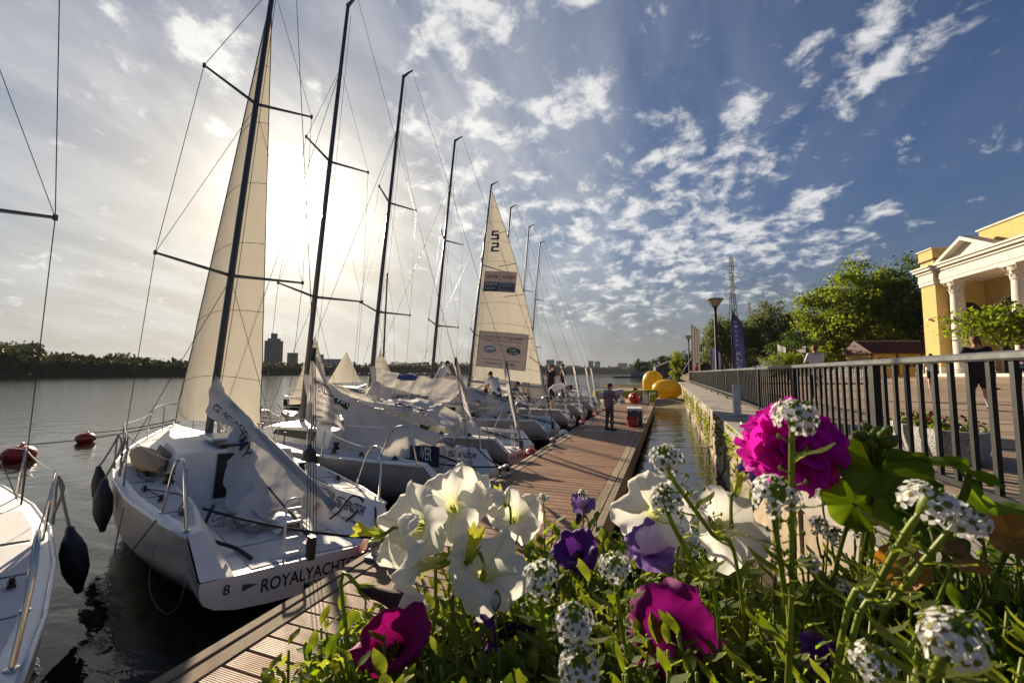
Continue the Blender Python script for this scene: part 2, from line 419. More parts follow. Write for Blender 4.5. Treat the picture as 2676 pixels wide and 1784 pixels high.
# ---- embankment wall of stone blocks with a concrete ledge outside the fence
wall = struct(MB().box((1.46, 20, .1), (.80, 52, 2.16)).build('embankment_wall', M_conc))
blocks = []
for k in range(5):
    b = MB(); L = (.62, .8, .95, 1.1, 1.3)[k]; hh = .40
    b.box((0, 0, 0), (.12, L - .025, hh - .025), bev=.03)
    v = [Vector(q) for q in b.v]; b.v = [tuple(q + Vector(((mnoise.noise(q * 7 + Vector((k, 0, 0)))) * .025, 0, mnoise.noise(q * 5) * .01))) for q in v]
    blocks.append((L, b.mesh('stone', M_stone, smooth=35)))
for row, z in enumerate((.0, .40, .80)):
    y = -3 + row * .37
    while y < 45:
        L, me = random.choice(blocks)
        link('stone', me, wall, loc=(1.04 + random.uniform(-.015, .02), y + L / 2, z), rot=(0, random.uniform(-.03, .03), math.pi * random.randint(0, 1)))
        y += L
for k in range(15):      # coping slabs of the ledge
    y = -4.5 + k * 3.3
    MB().box((1.42, y + 1.64, 1.13), (.96 + .02 * (k % 2), 3.27, .20), bev=.012).build('coping_slab', M_conc, wall)

# ---- fence: flat posts, square bars, broad handrail
M_iron = mat('fence_paint', (.012, .0135, .014), .5, spec=.3, var=.25, vscale=9, bump=.12, bscale=120)
M_rail = mat('handrail_worn', (.10, .105, .105), .42, metal=.3, var=.25, vscale=16, bump=.08, bscale=90)
FX, FZ = 1.9, 1.23
fence = thing('iron_fence', 'dark grey iron railing with flat handrail along the edge of the plaza', 'fence', (FX, 0, FZ))
MB().box((0, 21.6, .955), (.085, 43.5, .055), bev=.012).build('handrail', M_rail, fence, smooth=40)
MB().box((0, 21.6, .085), (.04, 43.5, .04)).build('bottom_rail', M_iron, fence)
MB().box((-.33, 27.5, .30), (.03, 33, .03)).build('outer_rail', M_rail, fence)
bar = MB().box((0, 0, .515), (.026, .040, .82)).mesh('bar', M_iron)
post = MB().box((0, 0, .464), (.06, .105, .926), bev=.006).mesh('post', M_iron)
for k in range(-1, 206):
    y = 2.34 + .2 * k
    link('post' if k % 14 == 0 else 'bar', post if k % 14 == 0 else bar, fence, loc=(0, y, 0))

# ---- floating pontoon: two sections, each board its own piece
def deck_mat():
    m = bpy.data.materials.new('deck_board'); m.use_nodes = True; t = NT(m.node_tree); b = t.n['Principled BSDF']
    co = t.new('ShaderNodeTexCoord').outputs['Object']; r = t.new('ShaderNodeObjectInfo').outputs['Random']
    g = t.noise(t.mapping(co, scale=(2, 40, 10), loc=(0, 0, 0)), 3, 3, .6)
    st = t.noise(t.vm('ADD', co, t.comb(t.m('MULTIPLY', r, 31.0), t.m('MULTIPLY', r, 17.0), 0.0)), 2.2, 4, .6)
    c = t.mix(st, (.22, .11, .06), (.37, .215, .13)); c = t.mix(t.m('MULTIPLY', g, .35), c, (.26, .17, .12))
    c = t.vm('SCALE', c, scale=t.lin(r, 0, 1, .85, 1.12))
    t.l.new(c, b.inputs['Base Color'])
    t.put(b.inputs['Roughness'], t.lin(st, .3, .7, .46, .72)); b.inputs['Specular IOR Level'].default_value = .22
    sp = t.new('ShaderNodeSeparateXYZ'); t.l.new(co, sp.inputs[0])
    rib = t.m('SINE', t.m('MULTIPLY', sp.outputs[1], 2 * math.pi / .0125))
    bn = t.new('ShaderNodeBump'); bn.inputs['Strength'].default_value = .55; bn.inputs['Distance'].default_value = .0022
    t.l.new(t.m('ADD', rib, t.m('MULTIPLY', g, .5)), bn.inputs['Height']); t.l.new(bn.outputs[0], b.inputs['Normal']); return m
M_deck = deck_mat()
M_timber = mat('weathered_timber', (.27, .205, .135), .8, spec=.25, var=.35, vscale=5, bump=.5, bscale=40, stretch=(9, .8, 9), rnd=.15)
M_float = mat('pontoon_float', (.05, .05, .05), .8)
PL, PR, PZ = -2.61, -.67, .45
def pontoon(label, y0, y1):
    t = thing('floating_pontoon', label, 'pontoon', ((PL + PR) / 2, y0, 0), 0, 'pontoon sections')
    W = PR - PL; n = int((y1 - y0) / .145)
    bd = MB().box((0, 0, 0), (W - .46, .138, .028), bev=.004).mesh('deck_board', M_deck)
    for i in range(n): link('deck_board', bd, t, loc=(random.uniform(-.004, .004), .08 + i * .145, PZ - .014 + random.uniform(-.0012, .0012)), rot=(0, 0, random.uniform(-.0015, .0015)))
    Lt = y1 - y0
    nb = max(1, round(Lt / 3.2)); seg = Lt / nb
    for s in (-1, 1):
        for i in range(nb):
            MB().box((s * (W / 2 - .165), seg * (i + .5), PZ - .03), (.115, seg - .01, .075), bev=.006).build('edge_beam', M_timber, t)
            MB().box((s * (W / 2 - .052), seg * (i + .5), PZ - .045), (.085, seg - .012, .12), bev=.006).build('rubbing_strake', M_timber, t)
        MB().box((s * (W / 2 - .05), Lt / 2, PZ - .22), (.07, Lt - .02, .2)).build('side_board', M_timber, t)
    MB().box((0, Lt / 2, .12), (W - .3, Lt - .06, .46)).build('float', M_float, t)
    MB().box((0, Lt - .035, PZ - .03), (W - .02, .05, .07)).build('end_beam', M_gal, t)
    return t
pontoon('brown decked pontoon beside the white flowers, its timber edge wet in the sun', -2.4, 12.38)
pontoon('brown decked pontoon carrying the boy and the white cool box', 12.44, 24.6)

# ---- beach at the far end of the channel
mb = MB(); nx, ny = 26, 34
G = [[None] * ny for _ in range(nx)]
for i in range(nx):
    for j in range(ny):
        x = -9 + 10.3 * i / (nx - 1); y = 25.5 + 30 * j / (ny - 1)
        u = min(1, max(0, (x + 8.5) / 4)); v = min(1, max(0, (y - 26 - max(0, -1.5 - x) * 1.2) / 4))
        G[i][j] = (x, y, -.35 + .75 * u * v + .16 * mnoise.noise(Vector((x * .7, y * .7, 0))) * u * v)
mb.grid(G, nx, ny); mb.f = [f[::-1] for f in mb.f]; struct(mb.build('beach', M_sand, smooth=True))
# landing slab under the flower planter
struct(MB().box((.68, -.35, 1.12), (2.5, 2.3, .2), bev=.01).build('landing', M_conc))

# ================================================================ sailing boats
M_hull = mat('hull_grey', (.40, .375, .345), .36, var=.16, vscale=3.5, coat=.2, stretch=(.6, .6, 2.2))
M_deckw = mat('deck_white', (.82, .80, .76), .42, var=.11, vscale=5, bump=.05, bscale=120)
M_nonskid = mat('deck_nonskid', (.60, .59, .58), .75, var=.08, vscale=8, bump=.4, bscale=400)
M_mast = mat('mast_alloy', (.10, .10, .105), .34, metal=.65, var=.15, vscale=3)
M_boom = mat('boom_alloy', (.30, .30, .31), .36, metal=.7, var=.15, vscale=4)
M_wire = mat('rigging_wire', (.06, .06, .06), .4, metal=.5)
M_dark = mat('cabin_dark', (.012, .012, .013), .5)
M_ink = mat('navy_print', (.014, .018, .05), .6)
M_inkb = mat('blue_print', (.035, .06, .22), .6)
M_inkr = mat('red_print', (.34, .06, .02), .6)
M_black_ink = mat('black_print', (.015, .015, .017), .6)
M_rust = mat('copper_print', (.26, .07, .02), .6)
M_palelet = mat('pale_print', (.62, .62, .64), .6)
M_slate = mat('slate_print', (.06, .075, .11), .7)
M_greyblue = mat('greyblue_print', (.20, .22, .27), .7)
M_green = mat('green_print', (.01, .06, .03), .6)
M_panel = mat('lilac_panel', (.50, .44, .44), .7, var=.05, transl=.35)
def sail_mat(name, col, tcol, tr):
    m = mat(name, col, .65, var=.05, vscale=3, transl=tr, tcol=tcol, spec=.2, bump=.25, bscale=9); return m
M_jib = sail_mat('sail_cream', (.62, .59, .53), (.46, .42, .345), .48)
M_sail = sail_mat('sail_white', (.76, .74, .71), (.60, .55, .47), .35)
M_sailc = sail_mat('sail_bag_cream', (.55, .44, .26), (.5, .35, .16), .3)
M_seam = mat('sail_seam', (.16, .11, .06), .8)

BEAM = [(0, .90), (.3, .97), (1, 1.10), (2, 1.22), (3, 1.26), (4, 1.20), (5, 1.0), (6, .66), (6.7, .36), (7.2, .11), (7.42, .03)]
SHEER = [(0, .47), (.03, .47), (.3, .75), (2, .74), (4, .77), (6, .87), (7.42, .97)]
def bm_(x): return interp(BEAM, x)
def sh_(x): return interp(SHEER, x)
ST = [0, .03, .3, .6, 1, 1.5, 2, 2.5, 3, 3.5, 4, 4.5, 5, 5.5, 6, 6.4, 6.8, 7.1, 7.3, 7.42]
PROF_A = [(1, 1), (1.0, .8), (.985, .6), (.95, .42), (.86, .24), (.68, .1), (.38, .02), (0, 0)]
PROF_B = [(1, 1), (.84, .75), (.66, .52), (.48, .34), (.32, .2), (.18, .09), (.08, .03), (0, 0)]
def cw(x): return interp([(.3, .10), (.7, .24), (1.2, .40), (2.6, .52)], x)
def co_(x): return interp([(.3, .24), (1.2, .16), (2.6, .14)], x)
def section(x):
    b, h = bm_(x), sh_(x); k = interp([(0, .17), (1, .03), (3, -.15), (5.5, -.15), (6.8, -.05), (7.42, .25)], x)
    s = max(0, (x - 2.5) / 4.9) ** 1.6; full = .84 if x < .3 else h; pts = []
    for (ya, za), (yb, zb) in zip(PROF_A, PROF_B):
        pts.append((lerp(ya, yb, s) * b, k + lerp(za, zb, s) * (h - k)))
    return pts
def make_boat_meshes():
    B = {}
    mb = MB(); P = []
    for x in ST:
        s = section(x); row = [(x, y, z) for y, z in s] + [(x, -y, z) for y, z in s[-2::-1]]; P.append(row)
    mb.grid(P, len(P), len(P[0])); B['hull'] = mb.mesh('hull', M_hull, smooth=40)
    s = section(0); out = [(-.004, y, z) for y, z in s] + [(-.004, -y, z) for y, z in s[-2::-1]]
    mb = MB(); mb.add(out, [tuple(range(len(out)))]); B['transom'] = mb.mesh('transom', M_white)
    # deck
    def cs(x, kind):
        b, h = bm_(x) - .012, sh_(x) + .005
        if kind == 'stern': q = [(b, h), (b - .1, h), (.70, .465), (.64, .46), (0, .47)]
        elif kind == 'well':
            w = cw(x); q = [(b, h), (b - .05, h + .018), (b - w, h + .035), (b - w - co_(x), .46), (0, .47)]
        elif kind == 'cabin':
            r = interp([(2.55, .30), (3.4, .30), (4.6, .20), (5.45, .02)], x); c = interp([(2.55, .80), (4, .72), (5.45, .40)], x)
            q = [(b, h), (b - .05, h + .018), (c, h + .03), (c - .10, h + .03 + r), (0, h + .09 + r)]
        else: q = [(b, h), (b * .9, h + .012), (b * .6, h + .03), (b * .3, h + .045), (0, h + .05)]
        return [(x, y, z) for y, z in q] + [(x, -y, z) for y, z in q[-2::-1]]
    rows = [cs(0, 'stern'), cs(.03, 'stern'), cs(.3, 'well')] + [cs(x, 'well') for x in (.6, 1, 1.5, 2, 2.5, 2.55)] + [cs(x, 'cabin') for x in (2.552, 3, 3.5, 4, 4.5, 5, 5.4)] + [cs(x, 'fore') for x in (5.6, 6, 6.4, 6.8, 7.1, 7.3, 7.42)]
    mb = MB(); mb.grid(rows, len(rows), 9); mb.f = [f[::-1] for f in mb.f]; B['deck'] = mb.mesh('deck', M_deckw, smooth=28)
    mb = MB()
    for sg in (1, -1): mb.tube([(x, sg * (bm_(x) + .004), sh_(x) + .002) for x in ST[2:]], .017, 6)
    B['gunwale'] = mb.mesh('gunwale', M_white, smooth=True)
    # grey non-skid panels, each a piece
    B['panels'] = []
    def panel(x0, x1, y0f, y1f, z_f):
        n = 5; g = [[(lerp(x0, x1, i / n), lerp(y0f(lerp(x0, x1, i / n)), y1f(lerp(x0, x1, i / n)), j / 3), z_f(lerp(x0, x1, i / n), lerp(y0f(lerp(x0, x1, i / n)), y1f(lerp(x0, x1, i / n)), j / 3))) for j in range(4)] for i in range(n + 1)]
        m = MB(); m.grid(g, n + 1, 4)
        return m
    for sg in (1, -1):
        for (x0, x1) in ((.50, 1.02), (1.06, 1.76), (1.80, 2.52), (2.62, 3.7)):
            w = lambda x: cw(x) if x < 2.56 else .42
            m = panel(x0, x1, lambda x: sg * (bm_(x) - .11), lambda x: sg * (bm_(x) - w(x) - .0 + .03), lambda x, y: sh_(x) + .03 + .017 * ((bm_(x) - .11 - abs(y)) / .35) + .004)
            m.f = [f if sg < 0 else f[::-1] for f in m.f] if False else m.f
            B['panels'].append(m.mesh('deck_panel', M_nonskid))
    for (x0, x1) in ((.06, .62), (.66, 1.4), (1.44, 2.4)):
        m = panel(x0, x1, lambda x: .50, lambda x: -.50, lambda x, y: .474 - .012 * abs(y) + .003)
        B['panels'].append(m.mesh('deck_panel', M_nonskid))
    m = panel(5.7, 6.8, lambda x: bm_(x) * .75, lambda x: -bm_(x) * .75, lambda x, y: sh_(x) + .06 - .045 * abs(y) / max(bm_(x), .1))
    B['panels'].append(m.mesh('deck_panel', M_nonskid))
    # companionway and hatch
    mb = MB(); mb.box((2.535, 0, .79), (.03, .52, .56)); mb.box((2.85, 0, 1.172), (.62, .50, .03)); B['companionway'] = mb.mesh('companionway', M_dark)
    mb = MB()
    for sg in (1, -1):
        mb.add([(3.0, sg * .772, .88), (4.3, sg * .69, .91), (4.25, sg * .655, 1.0), (3.0, sg * .70, 1.04)], [(0, 1, 2, 3)])
    B['cabin_window'] = mb.mesh('cabin_window', M_dark)
    B['sliding_hatch'] = MB().box((3.25, 0, 1.195), (.7, .56, .05), bev=.015).mesh('sliding_hatch', M_white)
    # stern hoops
    B['hoop'] = []
    for sg in (1, -1):
        y = .97; pts = catmull([(.42, sg * (y - .02), .77), (.50, sg * (y + .02), 1.13), (.58, sg * (y + .03), 1.295), (.72, sg * (y + .04), 1.32), (.90, sg * (y + .05), 1.21), (1.12, sg * (y + .055), .77)], 5)
        m = MB(); m.tube(pts, .0135, 8)
        for p in (pts[0], pts[-1]): m.lathe([(.03, 0), (.03, .008), (.018, .012)], p, 10)
        B['hoop'].append(m.mesh('stern_rail', M_steel, smooth=40))
    # bow pulpit
    m = MB()
    m.tube(catmull([(5.9, .62, .88), (6.0, .58, 1.36), (6.9, .3, 1.43), (7.25, 0, 1.44), (6.9, -.3, 1.43), (6.0, -.58, 1.36), (5.9, -.62, .88)], 6), .0125, 8)
    for sg in (1, -1): m.tube([(6.85, sg * .26, .94), (6.95, sg * .27, 1.41)], .0125, 8)
    B['pulpit'] = m.mesh('bow_rail', M_steel, smooth=40)
    B['stanchion'] = [MB().tube([(x, sg * (bm_(x) - .05), sh_(x)), (x, sg * (bm_(x) - .02), 1.33)], [.0125, .010], 7).mesh('stanchion', M_steel, smooth=True) for x in (2.6, 4.3) for sg in (1, -1)]
    B['lifeline'] = []
    for sg in (1, -1):
        m = MB(); P4 = [(.85, sg * 1.02, 1.28), (2.6, sg * (bm_(2.6) - .02), 1.32), (4.3, sg * (bm_(4.3) - .02), 1.32), (6.0, sg * .58, 1.34)]; q = []
        for a, b in zip(P4, P4[1:]): q += sag(a, b, .03, 6)[:-1]
        m.tube(q + [P4[-1]], .005, 5); B['lifeline'].append(m.mesh('lifeline', M_rope_w, smooth=True))
    # spars
    MX, MZ0, MT = 4.32, 1.07, 10.4
    def mp(z): return Vector((MX - .62 * ((z - MZ0) / (MT - MZ0)) ** 1.15, 0, z))
    B['mp'] = mp
    zs = np.linspace(MZ0, MT, 14); m = MB(); m.tube([mp(z) for z in zs], [lerp(.062, .038, i / 13) for i in range(14)], 10)
    top = mp(MT); m.tube([top + Vector((.03, 0, -.06)), top + Vector((-.16, 0, .03)), top + Vector((-.30, 0, .07))], [.045, .03, .018], 6)
    B['mast'] = m.mesh('mast', M_mast, smooth=50)
    B['mast_step'] = MB().lathe([(.13, 0), (.13, .03), (.09, .06), (.09, .1)], (MX, 0, 1.01), 10).mesh('mast_step', M_gal)
    B['spreader'] = []; tips = {}
    for nm, z, L in (('lo', 3.75, 1.10), ('up', 6.75, .86)):
        for sg in (1, -1):
            a = mp(z); t = a + Vector((-.30, sg * L, .06)); tips[nm, sg] = t
            m = MB(); m.tube([a, t], [.030, .018], 6); m.lathe([(.025, -.03), (.025, .03)], t, 6); B['spreader'].append(m.mesh('spreader', M_mast, smooth=40))
    m = MB(); r = .0048
    for sg in (1, -1):
        cp = Vector((4.0, sg * 1.12, .81)); cp2 = Vector((4.15, sg * 1.10, .81))
        m.tube([cp, tips['lo', sg], tips['up', sg], mp(8.9)], r, 4); m.tube([cp2, mp(3.7)], r, 4); m.tube([tips['lo', sg], mp(6.7)], r * .8, 4)
        m.tube([cp + Vector((0, 0, -.03)), cp + (tips['lo', sg] - cp).normalized() * .35], .011, 6)
    B['shrouds'] = m.mesh('shrouds', M_wire)
    m = MB(); m.tube([(7.25, 0, .99), mp(8.85)], .006, 5); B['forestay'] = m.mesh('forestay', M_wire)
    m = MB(); bs = mp(10.4) + Vector((-.28, 0, .05)); knot = Vector((.42, 0, 2.35))
    m.tube([bs, knot], .005, 4)
    for dy in (-.05, -.018, .018, .05): m.tube([knot + Vector((0, dy * .4, 0)), (.02, dy, .56)], .0038, 4)
    m.tube([knot + Vector((0, 0, -.07)), knot + Vector((0, 0, .07))], .022, 6)
    m.lathe([(.03, -.035), (.045, 0), (.03, .035)], (.03, 0, .55), 8)
    B['backstay'] = m.mesh('backstay', M_wire); B['bs'] = (bs, knot)
    m = MB(); m.tube([mp(9.2) + Vector((-.08, .02, 0)), mp(1.6) + Vector((-.11, .03, 0))], .005, 4); m.tube([mp(8.8) + Vector((.08, -.03, 0)), mp(1.4) + Vector((.10, -.05, 0))], .005, 4); m.tube([mp(10.1) + Vector((-.1, -.03, 0)), mp(3) + Vector((-.18, -.06, 0)), mp(1.5) + Vector((-.1, -.05, 0))], .005, 4)
    B['halyards'] = m.mesh('halyards', M_rope_d)
    # fittings
    B['winch'] = MB().lathe([(.055, 0), (.06, .03), (.04, .045), (.042, .09), (.06, .105), (.055, .125), (.02, .13)], (0, 0, 0), 14).mesh('winch', M_black, smooth=40)
    m = MB(); m.box((0, 0, .012), (.10, .045, .024), bev=.006); m.box((0, 0, .04), (.05, .03, .035), bev=.008); B['cam_cleat'] = m.mesh('cam_cleat', M_black)
    m = MB()
    for sg in (-1, 1): m.tube(catmull([(0, sg * .075, 0), (0, sg * .075, .42), (0, sg * .06, .46), (0, 0, .47)], 3), .012, 6)
    for z in (.12, .26, .38): m.box((0, 0, z), (.03, .15, .02))
    m.box((0, 0, -.02), (.07, .12, .05)); B['ladder'] = m.mesh('boarding_ladder', M_white, smooth=40)
    m = MB(); m.tube([(.05, 0, .62), (.5, 0, .72), (1.25, .02, .86)], [.022, .018, .014], 7); m.box((.02, 0, .55), (.08, .06, .2)); B['tiller'] = m.mesh('tiller', M_black, smooth=40)
    m = MB(); m.tube([(0, 0, 0), (1, 0, 0)], .001, 3)
    return B
BM = make_boat_meshes()
def coaming_pt(side):
    """point on the inner cockpit coaming face: u metres aft from x=2.3, v metres down the face"""
    def f(u, v):
        x = 2.3 - u; w = cw(x); b = bm_(x) - .012
        top = Vector((x, side * (b - w), sh_(x) + .04)); bot = Vector((x, side * (b - w - co_(x)), .46))
        n = Vector((0, -side, .35)).normalized()
        return top + (bot - top) * (v / .42) + n * .006
    return f
def transom_pt(u, v): return Vector((-.009, u, .44 + v))        # seen from astern: +u to port(left in view is port) -> text runs port to starboard
def tg_logo(mb, fn, cx, cy, h):
    w = h
    for (x0, y0, x1, y1) in ((0, .0, .12, 1), (0, .88, 1.1, 1), (0, 0, 1.1, .12), (.98, 0, 1.1, .45), (.2, .62, .62, .74), (.36, .2, .47, .74), (.6, .5, .9, .6), (.58, .2, .68, .6), (.58, .2, .88, .3), (.8, .2, .88, .42)):
        mb.add([fn(cx + (x - .55) * w, cy + y * w) for x, y in ((x0, y0), (x1, y0), (x1, y1), (x0, y1))], [(0, 1, 2, 3)])
def boat_lettering(par, number, moscow, first):
    # starboard coaming, read from the port side: bow to stern is left to right
    f0 = coaming_pt(-1); f = lambda u, v: f0(u, .40 - v)
    m = MB()
    put_text(m, 'GEROLSTEINER', .14, f, 1.02, .22, width=.52, bold=.012, arc=.05 if first else .0)
    if first:
        for k in range(8):
            a = k * math.pi / 4; m2 = (math.cos(a), math.sin(a))
    tg_logo(m, f, 1.40, .19, .13); put_text(m, 'TENZOR', .15, f, 1.70, .20, width=.42, bold=.014)
    put_text(m, 'Success On Legal Grounds', .06, f, 1.60, .09, width=.56)
    o = m.build('sponsor_lettering', M_ink, par)
    m = MB()
    if True:
        c = (1.02, .10)
        for k in range(8):
            a = k * math.pi / 4
            m.add([f(c[0] + .03 * math.cos(a - .4), c[1] + .03 * math.sin(a - .4)), f(c[0] + .085 * math.cos(a), c[1] + .085 * math.sin(a)), f(c[0] + .03 * math.cos(a + .4), c[1] + .03 * math.sin(a + .4))], [(0, 1, 2)])
        m.build('star_emblem', M_inkr, par)
    t = lambda u, v: transom_pt(-u, v)
    m = MB(); t2 = lambda u, v: Vector((-.009, -u, .44 + v))
    g = lambda u, v: t2(-u, v)
    # from astern, port is on the left: u -> -y mapping reversed so the words read from port to starboard
    fwd = lambda u, v: Vector((-.010, -u, .44 + v))
    if moscow:
        put_text(m, 'ROYALYACHTCLUB', .15, fwd, .12, -.155, width=1.10, bold=.012); put_text(m, 'MOSCOW', .095, fwd, .14, -.24, width=.38, bold=.01)
    else:
        put_text(m, 'ROYAL YACHT CLUB', .13, fwd, .14, -.15, width=.98, bold=.008); put_text(m, 'Moscow', .06, fwd, .14, -.22, width=.20)
    m.build('name_lettering', M_black_ink, par)
    m = MB(); put_text(m, number, .11, fwd, -.70, -.10, bold=.01); m.build('boat_number', M_black_ink, par)
    m = MB(); m.add([fwd(-.58, -.05), fwd(-.46, -.075), fwd(-.58, -.11)], [(0, 1, 2)]); m.build('burgee_emblem', M_slate, par)
    m = MB(); cab = lambda u, v: Vector((3.55 - u, .742 - .10 * v / .30 + (.012 * u), .84 + v)); put_text(m, 'FIRST CLASS 25  BENETEAU', .075, cab, .45, .05, width=.85, slant=.2); m.build('cabin_lettering', M_greyblue, par)
def cloth(P, nu, nv, amp, freq, seed=0, nrm=None):
    """adds fold noise to a grid of points"""
    off = Vector((seed * 7.3, seed * 3.1, seed))
    for i in range(nu):
        for j in range(nv):
            p = Vector(P[i][j]); q = p * freq + off
            P[i][j] = p + Vector((mnoise.noise(q), mnoise.noise(q + Vector((9, 0, 0))), mnoise.noise(q + Vector((0, 9, 0))))) * amp + Vector((mnoise.noise(q * 2.7), mnoise.noise(q * 2.7 + Vector((5, 0, 0))), mnoise.noise(q * 2.7 + Vector((0, 5, 0))))) * amp * .4
    return P
def drape(a, b, drop, spread, amp=.07, freq=3.2, seed=1, nu=30, nv=17, floor=None, side=0.):
    """loose sail thrown over a boom from a to b, hanging on both sides down to the deck"""
    a, b = Vector(a), Vector(b); P = []
    fwd = (b - a).normalized(); lat = Vector((-fwd.y, fwd.x, 0)).normalized()
    for i in range(nu):
        u = i / (nu - 1); row = []
        dp, spd = drop(u), spread(u)
        for j in range(nv):
            v = -1 + 2 * j / (nv - 1); s = abs(v)
            fold = .10 * math.sin(u * 21 + seed + v * 2) * s
            p = a.lerp(b, u) + lat * (v * spd * (s ** .35) + fold * .8 + side * s) + Vector((0, 0, .05 - dp * s ** 1.25 + fold * .3))
            row.append(p)
        P.append(row)
    cloth(P, nu, nv, amp, freq, seed)
    if floor is not None:
        for i in range(nu):
            for j in range(nv):
                p = P[i][j]; f = floor(p)
                if p.z < f: p.z = f + .02 * abs(mnoise.noise(p * 9))
    return P
def deck_floor(p):
    x, y = p.x, abs(p.y)
    if x < 0: return .2
    if x < 2.55: return .50 if y < .62 else (.50 + .32 * min(1, (y - .62) / .14) if y < bm_(x) + .05 else -.1)
    if x < 5.4: return 1.18 if y < .7 else .86
    return 1.02
def tri_sail(luff, clew, camber, nu=26, nv=14, roach=0., side=1.):
    """luff(t) t 0 foot..1 head ; rows from foot to head, columns luff to leech"""
    head = Vector(luff(1)); clew = Vector(clew); P = []
    for i in range(nu):
        t = i / (nu - 1); l = Vector(luff(t)); e = clew.lerp(head, t); row = []
        ch = e - l; w = ch.length; n = Vector((-ch.y, ch.x, 0)); n = n.normalized() * side if n.length > 1e-6 else Vector((0, side, 0))
        e2 = e + (ch.normalized() * roach * math.sin(math.pi * t) if w > .02 else Vector())
        for j in range(nv):
            s = j / (nv - 1)
            row.append(l.lerp(e2, s) + n * camber * w * 4 * s * (1 - s) * (1.25 - s * .5))
        P.append(row)
    return P
def sample(P):
    nu, nv = len(P), len(P[0])
    def f(s, t):
        x = min(max(s, 0), 1) * (nv - 1); y = min(max(t, 0), 1) * (nu - 1); i, j = min(int(y), nu - 2), min(int(x), nv - 2); fy, fx = y - i, x - j
        return P[i][j].lerp(P[i][j + 1], fx).lerp(P[i + 1][j].lerp(P[i + 1][j + 1], fx), fy)
    return f
def seam_lines(P, rows, mb, r=.006, off=None):
    f = sample(P)
    for t in rows: mb.tube([f(s / 12, t + .012 * math.sin(math.pi * s / 12)) for s in range(13)], r, 4, cap=False)

BOATS = {}
def make_boat(label, loc, heading, number, moscow=False, heel=1.6):
    """loc: transom centre; heading: degrees the bow is swung from -X towards +Y"""
    t = thing('sailing_boat', label, 'sailboat', (loc[0], loc[1], -.075), math.pi - R(heading), 'sailing boats moored stern-to')
    t.rotation_euler = (R(heel), R(-.6), math.pi - R(heading))
    t.scale = (1, .94, 1)
    for k in ('hull', 'transom', 'deck', 'gunwale', 'companionway', 'sliding_hatch', 'cabin_window', 'mast', 'mast_step', 'forestay', 'backstay', 'shrouds', 'halyards'): link(BM[k].name.split('.')[0], BM[k], t)
    link('bow_rail', BM['pulpit'], t); link('tiller', BM['tiller'], t)
    for k, n in (('spreader', 'spreader'), ('hoop', 'stern_rail'), ('stanchion', 'stanchion'), ('lifeline', 'lifeline')):
        for me in BM[k]: link(n, me, t)
    for me in BM['panels']: link('deck_panel', me, t)
    link('boarding_ladder', BM['ladder'], t, loc=(.16, .12, .50), rot=(0, .12, 0))
    for p in ((2.35, .80, .79), (2.35, -.80, .79)): link('winch', BM['winch'], t, loc=p)
    for p in ((1.55, .98, .79), (1.55, -.98, .79), (2.1, 1.06, .79), (2.9, .95, .80), (.9, .9, .785)): link('cam_cleat', BM['cam_cleat'], t, loc=p, rot=(0, 0, random.uniform(-.4, .4)))
    boat_lettering(t, number, moscow, moscow)
    BOATS[number] = t; return t
def add_boom(t, a, b):
    a, b = Vector(a), Vector(b); m = MB(); m.tube([a, b], [.055, .05], 8); m.box(b, (.10, .09, .09), M=frame(b - a)); m.build('boom', M_boom, t, smooth=40)
def coil(mb, c, r, n, rad, z=.01, seed=0):
    rnd = random.Random(seed); pts = []
    for i in range(n):
        a = i * .55 + rnd.uniform(-.2, .2); rr = r * rnd.uniform(.3, 1.15)
        pts.append((c[0] + rr * math.cos(a) * 1.35, c[1] + rr * math.sin(a), c[2] + abs(math.sin(i * 1.7)) * .05 + z))
    mb.tube(catmull(pts, 4), rad, 5)

# boat nearest the camera on the left, only its starboard quarter in view
b0 = make_boat('white sailboat moored alongside the one numbered 8, a dark fender hung from its rail', (-2.88, .20), 19, '7')
add_boom(b0, (4.2, 0, 1.7), (1.2, -.55, 1.02))
# boat 8: jib up, main lowered into the cockpit
b1 = make_boat('white sailboat numbered 8 with a tall cream jib hoisted behind its mast', (-3.14, 3.16), 23.5, '8', moscow=True, heel=3.6)
mp = BM['mp']
luff = lambda s: Vector((7.2, 0, 1.16)).lerp(mp(8.75), s)
P = tri_sail(luff, (4.35, -.80, 1.28), .075, nu=34, nv=16, side=-1)
for i in range(12):
    for j in range(16): P[i][j] += Vector((0, mnoise.noise(P[i][j] * 3.0) * .05 * (12 - i) / 12, 0))
m = MB(); m.grid(P, 34, 16); m.build('jib', M_jib, b1, smooth=True)
m = MB(); seam_lines(P, (.10, .26, .42, .56, .70, .83, .93), m, .005); f = sample(P); m.tube([f(1, k / 20) for k in range(21)], .008, 4); m.tube([f(0, k / 20) for k in range(21)], .014, 5); m.build('sail_seam', M_seam, b1)
add_boom(b1, mp(1.85) + Vector((-.08, 0, 0)), (.72, -.50, .72))
